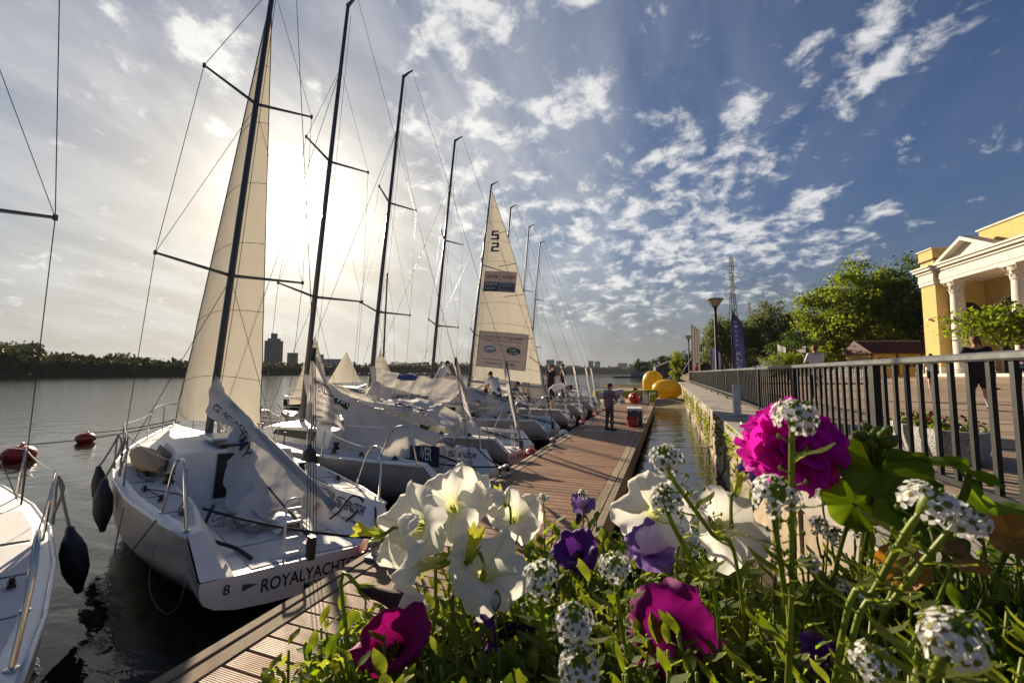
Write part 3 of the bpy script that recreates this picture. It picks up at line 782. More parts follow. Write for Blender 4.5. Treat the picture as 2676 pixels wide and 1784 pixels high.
# main hanging from the boom down into the cockpit
def sheet(t, top, bot, seed, amp=.05, nu=64, nv=26, bulge=.0, name='mainsail', ma=None, clamp=True, folds=.05):
    top, bot = catmull(top, 8), catmull(bot, 8); P = []
    pick = lambda c, u: c[int(u * (len(c) - 1))].lerp(c[min(int(u * (len(c) - 1)) + 1, len(c) - 1)], u * (len(c) - 1) % 1)
    for i in range(nu):
        u = i / (nu - 1); a, b = pick(top, u), pick(bot, u); row = []
        for j in range(nv):
            s_ = j / (nv - 1); p = a.lerp(b, s_) + Vector((folds * .5 * math.sin(u * 19 + s_ * 4 + seed) * s_, bulge * math.sin(math.pi * s_) + folds * (math.sin(u * 16 + seed + s_ * 2.5) + .55 * math.sin(u * 37 + seed * 2 + s_ * 4)) * s_ ** .7, -.05 * math.sin(math.pi * s_)))
            row.append(p)
        P.append(row)
    cloth(P, nu, nv, amp, 3.4, seed)
    for r_ in P:
        for p in r_:
            if clamp: p.z = max(p.z, deck_floor(p) + .012)
    m = MB(); m.grid(P, nu, nv); m.build(name, ma or M_sail, t, smooth=True); return P
P = sheet(b1, [(4.24, .03, 2.08), (3.4, -.10, 1.66), (2.55, -.22, 1.38), (1.7, -.36, 1.06), (1.0, -.44, .82)], [(4.20, .10, 1.72), (3.5, .14, 1.42), (2.75, .12, 1.34), (2.42, .16, .78), (1.9, .30, .58), (1.25, .12, .54)], 3, .04, bulge=.03, folds=.035)
f = sample(P); m = MB(); g = lambda u, v: f(.18 + v * .5, .10 + u * .55) + Vector((0, .03, .035))
put_text(m, 'G ACADEMY', .30, lambda u, v: f(.80 - v, .10 + u) + Vector((-.01, .03, .025)), .28, .30, width=.42, bold=.008); m.build('sail_lettering', M_ink, b1)
sheet(b1, [(1.75, -.1, .80), (1.5, .15, .78), (1.3, .35, .66)], [(1.1, -.35, .54), (.95, .0, .53), (1.05, .3, .53)], 5, .05, 20, 10, name='sail_foot')
# rolled jib bag on the side deck
P = []
for i in range(16):
    u = i / 15; q = Vector((lerp(4.3, 2.55, u), .93 - .05 * u, .93)); w = .01 + .12 * max(0, math.sin(math.pi * u)) ** .6; row = []
    for j in range(11):
        a = 2 * math.pi * j / 10; row.append(q + Vector((0, math.cos(a) * w * 1.3, math.sin(a) * w)))
    P.append(row)
cloth(P, 16, 11, .03, 5, 4); m = MB(); m.grid(P, 16, 11); m.build('rolled_sail', M_sailc, b1, smooth=True)
m = MB(); coil(m, (1.15, .12, .49), .26, 46, .009, seed=2); coil(m, (1.35, .30, .50), .2, 26, .009, seed=5); m.build('rope_tangle', M_rope_g, b1, smooth=True)
m = MB(); coil(m, (1.55, -.15, .50), .18, 20, .013, seed=8); m.build('dark_rope', M_rope_d, b1, smooth=True)
for pts, r_ in (([(1.0, .62, .81), (.8, .72, .6), (.55, .5, .5), (.25, .45, .49)], .017), ([(.55, -.62, .55), (.5, -.8, .72), (.62, -.72, .80), (.8, -.66, .6), (.9, -.6, .5)], .012)): m = MB(); m.tube(catmull(pts, 6), r_, 6); m.build('dark_rope', M_rope_d, b1, smooth=True)
P = []
for i in range(10):
    u = i / 9; row = [Vector((.72 + u * .5, -.12 + .36 * (j / 8 - .5), .49 + .13 * math.sin(math.pi * j / 8) * (1 - .3 * u))) for j in range(9)]; P.append(row)
m = MB(); m.grid(P, 10, 9); m.build('sole_hatch', M_deckw, b1, smooth=True)
for pts in ([(2.1, 1.06, .90), (1.5, .80, .91), (1.0, .92, .90)], [(2.1, 1.06, .90), (1.8, 1.0, .90), (1.55, .98, .91)], [(2.9, .95, .92), (3.0, .8, 1.0), (2.7, .85, 1.05), (2.4, .82, 1.0)], [(2.35, .8, .97), (2.6, .95, .94), (3.3, 1.0, .93), (2.7, 1.05, .93), (2.3, .95, .92)], [(2.0, -1.05, .9), (1.2, -.98, .9), (.7, -.92, .89)]): m = MB(); m.tube(catmull([(x_, y_, z_ - .09) for x_, y_, z_ in pts], 5), .0065, 5); m.build('sheet_line', M_rope_d, b1, smooth=True)
for pts, r_ in (([(1.9, 1.24, .68), (1.5, 1.30, .35), (1.1, 1.25, .45), (.9, 1.1, .77)], .0085), ([(1.1, 1.03, .77), (.7, 1.12, .3), (.35, 1.02, .16), (.1, .98, .5), (.55, .98, 1.26)], .0035)): m = MB(); m.tube(catmull(pts, 7), r_, 5); m.build('loose_line', M_rope_g, b1, smooth=True)

# boat 5: main draped over its boom
b2 = make_boat('grey hulled sailboat numbered 5 with a lettered white mainsail draped over its boom', (-3.02, 6.42), 8, '5')
# boat behind it and those farther along the pontoon
b3 = make_boat('grey hulled sailboat with a half hoisted cream jib and a blue sail patch', (-3.12, 9.22), 1.5, '6')
b4 = make_boat('grey hulled sailboat with a heaped white sail beside the tall hoisted mainsail', (-3.30, 12.75), 0, '3')
b5 = make_boat('grey hulled sailboat with its tall printed mainsail fully hoisted', (-3.42, 15.95), -1, '2', heel=4.6)
b6 = make_boat('sailboat with the bending man in white reaching over its stern', (-3.55, 19.2), 0, '4')
b7 = make_boat('sailboat moored next beyond the one with the bending man', (-3.55, 22.2), 0, '1')
b8 = make_boat('last sailboat of the row, moored beyond the end of the pontoon', (-3.8, 25.3), 0, '9')
def lowered(t, seed, end=(1.0, -.25, 1.0), d1=.85, sp=.42, side=0., amp=.10):
    a = mp(1.9) + Vector((-.08, 0, 0)); add_boom(t, a, end)
    P = drape(a + Vector((0, 0, .06)), Vector(end).lerp(a, .10), lambda u: d1 * (.35 + .65 * math.sin(math.pi * min(1, u * 1.1 + .05)) ** .6), lambda u: sp * (.5 + .6 * u), amp, 2.8, seed, floor=deck_floor, side=side)
    m = MB(); m.grid(P, 30, 17); m.build('mainsail', M_sail, t, smooth=True); return P
bo = (.62, -.28, .92); add_boom(b2, mp(1.9) + Vector((-.08, 0, 0)), bo)
P = sheet(b2, [(4.24, .05, 2.12), (3.3, .0, 1.78), (2.3, -.08, 1.45), (1.4, -.15, 1.2), (.8, -.2, 1.05)], [(4.0, .12, 1.50), (3.2, .34, 1.32), (2.62, .46, 1.28), (2.28, .56, .72), (1.6, .58, .58), (.95, .30, .53)], 2, .05, bulge=.05)
f = sample(P); m = MB(); m.grid([[f(.22 + j * .07, .20 + i * .03) + Vector((0, .035, .02)) for j in range(4)] for i in range(7)], 7, 4); m.build('green_badge', M_green, b2)
m = MB(); put_text(m, 'ROVER', .35, lambda u, v: f(.40 - v, .18 + u) + Vector((0, .05, .03)), .11, .08, width=.18, bold=.015); m.build('sail_lettering', M_palelet, b2)
P = sheet(b2, [(4.2, .0, 2.14), (3.3, -.03, 1.86), (2.3, -.1, 1.60), (1.4, -.2, 1.42), (.9, -.3, 1.22)], [(3.9, -.5, 1.62), (3.1, -.85, 1.55), (2.3, -1.05, 1.62), (1.5, -1.15, 1.55), (.95, -1.0, 1.28)], 6, .07, bulge=-.02, clamp=False)
f = sample(P); m = MB(); put_text(m, 'SAILING ACADEMY', .5, lambda u, v: f(.42 - v, .12 + u) + Vector((0, .03, .045)), .38, .12, width=.70, bold=.012); m.build('sail_lettering', M_ink, b2)
sheet(b2, [(1.5, .1, .9), (1.1, -.1, .95), (.8, -.3, .9)], [(1.3, .5, .54), (.8, .3, .53), (.5, .0, .53)], 9, .06, 20, 10, name='sail_foot')
m = MB(); m.grid([[Vector((1.05 - .55 * i / 8, .36 - .10 * i / 8, .60 + .34 * j / 5)) + Vector((0, .05 * math.sin(i * .8), 0)) for j in range(6)] for i in range(9)], 9, 6); m.build('folded_banner', M_ink, b2, smooth=True)
m = MB(); put_text(m, 'ROVER', .30, lambda u, v: Vector((.80 - u, .35, .72 + v)), .0, .0, width=.40, bold=.012); m.build('sail_lettering', M_palelet, b2)
add_boom(b3, mp(1.95) + Vector((-.08, 0, 0)), (1.15, -.05, 1.45))
P = sheet(b3, [(4.24, .05, 2.30), (3.3, .10, 2.12), (2.3, .10, 2.02), (1.35, .05, 1.95)], [(4.0, .30, 1.45), (3.2, .50, 1.36), (2.5, .55, 1.32), (1.9, .55, 1.25)], 5, .06, bulge=.06, clamp=False, folds=.03)
f = sample(P); m = MB(); m.grid([[f(.03 + j * .05, .33 + i * .028) + Vector((0, .03, .02)) for j in range(4)] for i in range(8)], 8, 4); m.build('blue_patch', M_inkb, b3)
sheet(b3, [(3.6, .3, 1.55), (2.8, .4, 1.45), (2.0, .45, 1.35), (1.4, .4, 1.2)], [(3.3, .8, 1.05), (2.5, .95, .98), (1.8, .85, .96), (1.2, .5, .6)], 8, .08, name='sail_foot')
m = MB(); put_text(m, 'LAND ROVER', .30, lambda u, v: f(.78 - v, .35 + u) + Vector((0, .05, .02)), .2, .0, width=.4, bold=.014); m.build('sail_lettering', M_ink, b3)
# sail heaps on deck
def heap(t, c, r, h, seed, name='sail_heap', ma=None):
    P = []; n = 22; c = (c[0], c[1], c[2] - .08 if c[2] > .9 else c[2])
    for i in range(n):
        u = -1 + 2 * i / (n - 1); row = []
        for j in range(n):
            v = -1 + 2 * j / (n - 1); d = min(1, math.hypot(u, v)); q = Vector((c[0] + u * r[0], c[1] + v * r[1], 0))
            row.append(Vector((q.x, q.y, c[2] + h * (1 - d ** 2) * (.75 + .9 * abs(mnoise.noise(q * 2.2 + Vector((seed, 0, 0))))))))
        P.append(row)
    cloth(P, n, n, .10, 3.0, seed); m = MB(); m.grid(P, n, n); m.build(name, ma or M_sail, t, smooth=True)
heap(b2, (6.1, -.1, 1.02), (.95, .55), .42, 1); heap(b2, (1.2, -.1, .52), (.6, .4), .35, 3)
heap(b3, (3.6, .1, 1.3), (1.1, .7), .55, 7); heap(b3, (1.7, .15, .6), (.8, .55), .6, 9); heap(b3, (6.0, 0, 1.02), (.8, .5), .3, 2)
P = lowered(b4, 8, (.85, -.05, 1.1), .9, .5, amp=.11); heap(b4, (3.4, .2, 1.25), (1.3, .8), .6, 11); heap(b4, (1.9, .2, .55), (.7, .5), .55, 12)
heap(b5, (5.4, 0, 1.05), (1.4, .7), .45, 14); heap(b6, (4.9, 0, 1.1), (1.2, .7), .5, 15); heap(b6, (2.2, 0, .6), (.8, .5), .5, 16); lowered(b6, 17, (1.1, -.1, 1.1), .6, .3)
heap(b7, (4.6, 0, 1.1), (1.2, .6), .5, 18); lowered(b7, 19, (1.1, 0, 1.15), .6, .3); heap(b8, (4.4, 0, 1.1), (1.2, .6), .5, 20); lowered(b8, 21, (1.1, 0, 1.15), .6, .3)
m = MB(); g = lambda u, v: Vector((2.4 - u, .62 - v * .25, 1.02 + v * .5)); 
for t, top in ((b3, 3.1), (b4, 2.85), (b7, 2.3)):       # half hoisted jibs
    luff = lambda s: Vector((7.2, 0, 1.2)).lerp(mp(8.85), s * (top - 1.1) / 7.75)
    P = tri_sail(luff, (5.1, .45, 1.25), .10, nu=18, nv=10, side=1); cloth(P, 18, 10, .045, 3, 6)
    m = MB(); m.grid(P, 18, 10); m.build('jib', M_jib, t, smooth=True); m = MB(); seam_lines(P, (.2, .4, .58, .74, .87), m, .006); m.build('sail_seam', M_seam, t)
# hoisted mainsail with its printed panels
a5, e5 = mp(2.0) + Vector((-.07, 0, 0)), Vector((1.18, -.10, 1.72)); add_boom(b5, mp(1.78) + Vector((-.06, 0, 0)), e5 + Vector((-.1, 0, -.12)))
luff = lambda s: mp(lerp(2.0, 10.05, s)) + Vector((-.07, 0, 0))
P = tri_sail(luff, e5, .05, nu=40, nv=16, roach=.22, side=-1)
m = MB(); m.grid(P, 40, 16); m.build('mainsail', M_jib, b5, smooth=True); SF = sample(P)
m = MB(); seam_lines(P, (.06, .16, .27, .38, .49, .60, .71, .82, .90), m, .006)
for t0, s0 in ((.22, .58), (.44, .55), (.60, .47), (.775, .42)): m.tube([SF(s0, t0 - .02) + Vector((0, .012, 0)), SF(1, t0) + Vector((0, .012, 0))], .014, 4)
m.tube([SF(1, k / 30) for k in range(31)], .011, 4); m.build('sail_seam', M_seam, b5)
def panel5(t0, t1, s0, s1):
    """metric patch on the sail: u 0..1 luff to leech between fixed distances, v 0..1 up"""
    def f(u, v):
        t = lerp(t0, t1, v); w = max((SF(1, t) - SF(0, t)).length, .05); d = lerp(s0, s1, u)
        return SF(d / w, t) + Vector((0, .014, 0))
    return f
def patch5(f, u0, v0, u1, v1, name, ma, off=0., n=6):
    m = MB(); m.grid([[f(lerp(u0, u1, i / n), lerp(v0, v1, j / n)) + Vector((0, off, 0)) for j in range(n + 1)] for i in range(n + 1)], n + 1, n + 1); m.build(name, ma, b5)
f = panel5(.445, .555, .12, 1.55)
patch5(f, 0, 0, 1, 1, 'sponsor_panel', M_panel); patch5(f, 0.01, .01, .5, .46, 'sponsor_panel', M_slate, .006); patch5(f, .51, .01, .99, .46, 'sponsor_panel', M_greyblue, .006)
h = lambda u, v: f(u, v) + Vector((0, .011, 0))
m = MB(); put_text(m, 'ULYSSE', .2, h, .24, .66, width=.40, bold=.02); put_text(m, 'NARDIN', .2, h, .76, .66, width=.40, bold=.02); m.tube([h(.5, .55), h(.5, .9)], .008, 4); m.tube([h(.44, .64), h(.5, .56), h(.56, .64)], .008, 4); m.build('sponsor_lettering', M_rust, b5)
m = MB(); put_text(m, 'MARINE', .18, h, .25, .30, width=.40, bold=.01); put_text(m, 'FOCUS', .18, h, .22, .11, width=.30, bold=.01); m.build('sponsor_lettering', M_palelet, b5)
m = MB(); put_text(m, 'Forbes', .24, h, .75, .12, width=.42, bold=.012); m.build('sponsor_lettering', M_black_ink, b5)
f = panel5(.055, .235, .18, 2.30); patch5(f, 0, 0, 1, 1, 'sponsor_panel', M_panel)
m = MB()
for q in ((0, 0, 1, 0), (1, 0, 1, 1), (1, 1, 0, 1), (0, 1, 0, 0), (.12, .76, .88, .76), (.12, .22, .88, .22)): m.tube([f(lerp(q[0], q[2], k / 8), lerp(q[1], q[3], k / 8)) for k in range(9)], .011, 4)
put_text(m, 'ПАРУСНАЯ АКАДЕМИЯ', .10, h if 0 else (lambda u, v: f(u, v) + Vector((0, .008, 0))), .5, .82, width=.76, bold=.012); put_text(m, 'SAILING ACADEMY', .10, lambda u, v: f(u, v) + Vector((0, .008, 0)), .5, .09, width=.62, bold=.012)
m.build('sponsor_lettering', mat('grey_print', (.16, .15, .16), .7), b5)
def oval(cx, cy, rx, ry, off, k=24): return [f(cx + rx * math.cos(2 * math.pi * i / k), cy + ry * math.sin(2 * math.pi * i / k)) + Vector((0, off, 0)) for i in range(k)]
for cx, ma, words in ((.26, M_greyblue, ('JAGUAR',)), (.74, M_green, ('LAND-', '-ROVER'))):
    m = MB(); m.add(oval(cx, .5, .155, .125, .006), [tuple(range(24))]); m.build('oval_badge', M_palelet, b5)
    m = MB(); m.add(oval(cx, .5, .14, .105, .010), [tuple(range(24))]); m.build('oval_badge', ma, b5)
    m = MB(); q = lambda u, v: f(u, v) + Vector((0, .014, 0))
    if len(words) == 2:
        put_text(m, words[0], .07, q, cx - .01, .51, width=.17, bold=.015); put_text(m, words[1], .07, q, cx + .01, .43, width=.19, bold=.015)
    else:       # leaping cat over the word
        m.add([q(cx + x * .13, .50 + y * .09) for x, y in ((-.9, -.3), (-.5, .3), (0, .55), (.55, .6), (.9, .35), (.6, .2), (.75, -.1), (.45, .1), (.0, .05), (-.4, -.05), (-.7, -.5))], [tuple(range(11))])
        put_text(m, 'JAGUAR', .06, q, cx, .335, width=.26)
    m.build('badge_lettering', M_palelet, b5)
# sail number strokes
m = MB(); f = panel5(.66, .78, .22, .66); q = lambda x, y: f(x, y) + Vector((0, .006, 0))
def strokes(y0, segs):
    for x0, ya, x1, yb in segs: m.add([q(a, y0 + b * .42) for a, b in ((x0, ya), (x1, ya), (x1, yb), (x0, yb))], [(0, 1, 2, 3)])
strokes(.55, ((.0, .82, .75, 1), (.0, .5, .22, .85), (.0, .42, .8, .6), (.62, .1, .85, .5), (.0, 0, .85, .18)))
strokes(.0, ((.15, .82, .9, 1), (.68, .5, .9, .85), (.15, .42, .9, .6), (.15, .1, .38, .5), (.15, 0, 1.0, .18)))
m.build('sail_number', M_inkb, b5)

# ================================================================ flags, fenders, lines
M_flag = mat('flag_cloth', (.70, .69, .70), .7, var=.04, transl=.35, tcol=(.66, .62, .58))
M_fender = mat('fender_navy', (.012, .013, .022), .55, var=.2, vscale=10, bump=.1, bscale=80)
def boat_pt(t, p):
    return Matrix.Translation(t.location) @ t.rotation_euler.to_matrix().to_4x4() @ Vector([a_ * b_ for a_, b_ in zip(p, t.scale)])
def backstay_flag(t, label, z0, z1, fly, fold, lw=.55, droop=.25, words=True):
    """pennant lashed to the backstay between heights z0 (foot) and z1 (head); fly = local direction it streams"""
    bs, knot = BM['bs']
    if knot.z < z0: at = lambda z: knot + (bs - knot) * ((z - knot.z) / (bs.z - knot.z))
    else: at = lambda z: knot + (bs - knot) * ((z - knot.z) / (bs.z - knot.z)) if z > knot.z else Vector((.02, 0, .56)).lerp(knot, (z - .56) / (knot.z - .56))
    fl = Vector(fly).normalized(); P = []; nu, nv = 14, 16
    for i in range(nu):
        u = i / (nu - 1); base = at(lerp(z0, z1, u)); w = lw * (1 - u) ** .75 + .02; row = []
        for j in range(nv):
            s = j / (nv - 1)
            side = Vector((-fl.y, fl.x, 0)) * (fold * math.sin(s * 5.5 + u * 2) * s)
            row.append(base + fl * (w * s) + side + Vector((0, 0, -droop * s * s * w / lw)))
        P.append(row)
    P = [[boat_pt(t, p) for p in r] for r in P]
    o = boat_pt(t, at(z0)); o0 = Vector((o.x, o.y, o.z))
    th = thing('pennant', label, 'flag', o0, 0, 'pennants on the backstays')
    P = [[p - o0 for p in r] for r in P]; m = MB(); m.grid(P, nu, nv); m.build('cloth', M_flag, th, smooth=True)
    f = sample(P); c = BM['eye'] - o0 if 'eye' in BM else None
    nrm = (P[4][6] - P[4][2]).cross(P[8][4] - P[2][4]).normalized()
    if nrm.dot(Vector((0, 0, EYE)) - o0) < 0: nrm = -nrm
    flip = ((P[4][10] - P[4][2]).cross(P[10][4] - P[2][4])).dot(nrm) < 0
    g = lambda u, v: f(1 - u if flip else u, v) + nrm * .006
    m = MB(); put_text(m, 'TENZOR', .24, g, .46, .40, width=.70, bold=.012); m.build('lettering', M_ink, th)
    m = MB(); put_text(m, 'CONSULTING', .10, g, .46, .30, width=.6); put_text(m, 'Success On Legal', .11, g, .46, .19, width=.70); put_text(m, 'www.tenconsult', .13, g, .48, .06, width=.78); m.build('lettering', M_slate, th)
    return th
backstay_flag(b1, 'white lettered pennant on the backstay of the boat with the tall cream jib', 1.74, 2.34, (.25, -1, 0), .06, .40, .20)
backstay_flag(b2, 'white lettered pennant in front of the dark haired person among the loose sails', 1.66, 2.42, (.15, -1, -.25), .08, .42, .35)
backstay_flag(b3, 'drooping white pennant beside the man in the white shirt and dark trousers', 1.60, 2.40, (.2, -1, -.9), .10, .34, .5)
backstay_flag(b4, 'narrow furled pennant hanging in front of the hoisted mainsail', 1.65, 2.4, (.5, -1, -1.2), .05, .10, .4)
backstay_flag(b5, 'white lettered pennant streaming beside the two people standing on deck', 1.55, 2.45, (.15, -1, .1), .05, 1.0, .15)
backstay_flag(b6, 'folded pennant beyond the person in the maroon top', 1.6, 2.5, (.4, -1, -.6), .06, .22, .4)
backstay_flag(b7, 'thin folded pennant on a backstay near the end of the row', 1.6, 2.5, (.4, -1, -.8), .05, .16, .4)
backstay_flag(b8, 'thin folded pennant on the last backstay of the row', 1.6, 2.5, (.4, -1, -.8), .05, .14, .4)

def fender(label, loc, tilt=(0, 0, 0), L=.55, r=.115, ma=None, rope_to=None, name='fender', group='fenders', cap=M_black):
    t = thing(name, label, 'fender', loc, 0, group); M = Matrix.Rotation(tilt[2], 4, 'Z') @ Matrix.Rotation(tilt[0], 4, 'X') @ Matrix.Rotation(tilt[1], 4, 'Y')
    h = L / 2; m = MB(); m.lathe([(.012, -h - .05), (.03, -h - .045), (.04, -h - .01), (r * .75, -h + .05), (r, -h + .13), (r, h - .13), (r * .75, h - .05), (.04, h + .01), (.03, h + .045), (.012, h + .05)], (0, 0, 0), 18, M=M); m.build('body', ma or M_fender, t, smooth=True)
    for pr_ in ([(.028, h + .02), (.034, h + .05), (.02, h + .075)], [(.02, -h - .075), (.034, -h - .05), (.028, -h - .02)]): MB().lathe(pr_, (0, 0, 0), 10, M=M).build('eyelet', cap, t, smooth=True)
    if rope_to:
        top = M @ Vector((0, 0, h + .06)); q = Vector(rope_to) - Vector(loc)
        m = MB(); m.tube(sag(top, q, .02, 6), .011, 6); m.tube(catmull([q, q + Vector((.03, .02, -.12)), q + Vector((-.05, 0, -.35)), q + Vector((-.10, .03, -.40)), q + Vector((-.07, .02, -.1)), q], 5), .011, 6); m.build('lanyard', M_rope_g, t, smooth=True)
    return t
fender('dark fender hanging clear of the boat alongside the one numbered 8', boat_pt(b0, (2.50, -1.40, .58)), (.12, -.12, 0), .42, .088, rope_to=boat_pt(b0, (2.6, -1.25, 1.28)))
fender('dark fender hanging on the outer side of the boat numbered 8', boat_pt(b1, (2.55, 1.36, .58)), (-.05, -.1, .3), .42, .085, rope_to=boat_pt(b1, (2.6, 1.25, 1.28)))
fender('dark fender tucked behind another at the shrouds of boat 8', boat_pt(b1, (3.2, 1.36, .64)), (.05, -.1, .3), .4, .08, rope_to=boat_pt(b1, (3.2, 1.26, 1.28)))
fender('blue fender between boats 8 and 5, below the looped line', (-5.55, 5.55, .62), (.05, .05, 0), .46, .12, rope_to=(-5.55, 5.62, 1.38))
for (x, y), lb, ma in (((-2.74, 8.72), 'large orange fender at the pontoon edge beside the boat with the blue patch', M_orange), ((-2.80, 14.9), 'orange fender at the stern of the boat with the hoisted mainsail', M_orange), ((-2.8, 17.9), 'orange fender on the pontoon edge past the bending man', M_orange), ((-2.82, 20.8), 'orange fender on the pontoon edge behind the boy', M_orange),
                       ((-2.78, 11.9), 'white fender squeezed between pontoon and boat stern', M_white), ((-2.72, 3.62), 'orange brown fender wedged under the lettered transom of boat 8', mat('fender_worn', (.34, .07, .03), .5, var=.2))):
    fender(lb, (x, y, .36), (R(80), .0, R(8)), .42, .15, ma, (x + .25, y + .35, .52), group='fenders at the pontoon edge')
M_buoy = mat('buoy_red', (.55, .035, .018), .4, var=.15, vscale=5, bump=.1, bscale=30)
def buoy(label, loc, r):
    t = thing('mooring_buoy', label, 'buoy', loc, 0, 'mooring buoys'); m = MB(); n = 12
    m.lathe([(r * math.cos(-1.2 + i * 2.7 / n), r * .70 * math.sin(-1.2 + i * 2.7 / n) + .12) for i in range(n + 1)] + [(.02, r * .95)], (0, 0, 0), 24); m.build('float', M_buoy, t, smooth=True)
    m = MB(); m.lathe([(.07, 0), (.07, .02), (.03, .03)], (r * .30, -r * .82, r * .42), 12, M=Matrix.Rotation(R(62), 4, 'X')); m.build('cap', M_black, t)
    m = MB(); m.tube([(0, 0, r * .7), (0, 0, r * 1.0), (.05, .02, r * 1.12)], .018, 6); m.tube([(.05 + .05 * math.cos(a), .02, r * 1.16 + .05 * math.sin(a)) for a in np.linspace(0, 6.28, 10)], .012, 5); m.build('ring', M_gal, t)
buoy('smaller red mooring buoy alone on open water', (-16.6, 7.9, 0), .24)
buoy('larger red mooring buoy behind a foredeck rail', (-14.8, 5.8, 0), .31)
buoy('red mooring buoy partly hidden by the foot of the tall jib', (-13.0, 8.6, 0), .27)
def line_thing(label, pts, r, ma, n='mooring_line', smooth=True, cat='rope'):
    a = Vector(pts[0]); t = MB(); t.tube([Vector(p) - a for p in pts], r, 6); o = t.build(n, ma, None, smooth=True); o.location = a; return tag(o, label, cat, 'mooring lines')
bw = lambda t: boat_pt(t, (7.3, 0, 1.1))
line_thing('dark line from the smaller red buoy to the bow of boat 8', sag((-16.5, 7.9, .28), bw(b1), .05), .012, M_rope_d)
line_thing('dark line from the larger red buoy towards the moored bows', sag((-14.7, 5.8, .36), bw(b1) + Vector((0, .1, -.05)), .08), .012, M_rope_d)
line_thing('dark mooring line from the port quarter of boat 8 to the pontoon cleat', sag(boat_pt(b1, (.95, .72, .80)), (-2.50, 3.32, .60), .05), .014, M_rope_d)
line_thing('dark mooring line from the starboard quarter of boat 8 to the pontoon cleat', sag(boat_pt(b1, (.42, -.9, .80)), (-2.50, 3.32, .58), .12), .014, M_rope_d)
line_thing('dark mooring line across the stern of boat 5', sag(boat_pt(b2, (.8, .78, .80)), (-2.50, 6.45, .60), .05), .013, M_rope_d)
line_thing('short dark mooring line from the far quarter of boat 5', sag(boat_pt(b2, (.5, -.9, .82)), (-2.50, 6.45, .58), .04), .013, M_rope_d)
line_thing('mooring line across the stern of the boat with the blue patch', sag(boat_pt(b3, (.7, .75, .80)), (-2.5, 9.5, .60), .04), .011, M_rope_d)
line_thing('mooring line across the stern next to the boat with the hoisted mainsail', sag(boat_pt(b4, (.7, .75, .80)), (-2.5, 13.0, .60), .04), .011, M_rope_d)
line_thing('thin cable lying across the pontoon behind the boy', sag((-2.4, 15.2, .50), (-.72, 13.4, .50), .03), .008, M_rope_d, 'cable', cat='cable')
line_thing('bundle of grey cable on the concrete ledge beside the flowers', catmull([(1.15, 8.2, 1.25), (1.10, 6.5, 1.05), (1.35, 4.0, 1.25), (1.75, 2.6, 1.25), (1.80, 1.7, 1.25)], 6), .014, M_rope_w, 'cable', cat='cable')
line_thing('black cable hanging down the stone embankment', catmull([(1.05, 9.5, 1.22), (.99, 9.2, .7), (.94, 8.9, .3), (.90, 9.3, .05), (.85, 8.0, .0)], 6), .012, M_rope_d, 'cable', cat='cable')
def cleat(label, y):
    t = thing('mooring_cleat', label, 'cleat', (-2.47, y, PZ + .012), R(90 + random.uniform(-6, 6)), 'cleats on the pontoon edge')
    MB().box((0, 0, .012), (.30, .11, .028), bev=.008).build('base_plate', M_gal, t)
    m = MB()
    for s in (-1, 1): m.lathe([(.038, .02), (.026, .05), (.026, .10), (.05, .12), (.055, .145), (.035, .16)], (s * .075, 0, 0), 14)
    m.tube([(-.15, 0, .085), (.15, 0, .085)], .016, 8); m.build('horn', M_gal, t, smooth=45)
    m = MB(); m.tube(catmull([(.075 + .045 * math.cos(a), .045 * math.sin(a), .06 + .02 * a / 6) for a in np.linspace(0, 12, 16)], 3), .013, 6); m.build('rope_turns', M_rope_d, t, smooth=True)
for y, lb in ((3.32, 'galvanised twin-horn cleat holding the lines of boat 8, beside the white petunias'), (6.45, 'galvanised twin-horn cleat holding the lines of boat 5'), (9.5, 'galvanised twin-horn cleat beside the large orange fender'), (13.0, 'galvanised twin-horn cleat near the feet of the boy')): cleat(lb, y)

# ================================================================ people: one continuous surface each, clothes and hair as children
M_skin = mat('skin', (.46, .25, .16), .55, var=.08, vscale=9)
def cl(name, c, **k): return mat('cloth_' + name, c, .85, var=.14, vscale=14, bump=.3, bscale=30, **k)
C_white, C_black, C_navy, C_grey = cl('white', (.66, .64, .64)), cl('black', (.012, .012, .014)), cl('navy', (.014, .016, .035)), cl('grey', (.075, .075, .085))
C_maroon, C_blue, C_red, C_khaki = cl('maroon', (.10, .014, .016)), cl('blue', (.13, .20, .42)), cl('red', (.50, .045, .03)), cl('khaki', (.30, .26, .20))
M_hair_d, M_hair_b, M_hair_r = mat('hair_dark', (.012, .009, .008), .6, var=.3, vscale=40, bump=.5, bscale=90), mat('hair_brown', (.07, .032, .015), .6, var=.3, vscale=40, bump=.5, bscale=90), mat('hair_red', (.12, .04, .016), .6, var=.3, vscale=40, bump=.5, bscale=90)
def check_mat(name, cols, s):
    m = bpy.data.materials.new(name); m.use_nodes = True; t = NT(m.node_tree); b = t.n['Principled BSDF']; b.inputs['Roughness'].default_value = .85
    co = t.new('ShaderNodeTexCoord').outputs['Object']; sp = t.new('ShaderNodeSeparateXYZ'); t.l.new(co, sp.inputs[0])
    a = t.m('GREATER_THAN', t.m('FRACT', t.m('MULTIPLY', t.m('ADD', sp.outputs[0], sp.outputs[1]), s)), .5); c = t.m('GREATER_THAN', t.m('FRACT', t.m('MULTIPLY', sp.outputs[2], s)), .5)
    t.l.new(t.mix(c, t.mix(a, cols[0], cols[1]), t.mix(a, cols[1], cols[2])), b.inputs['Base Color']); return m
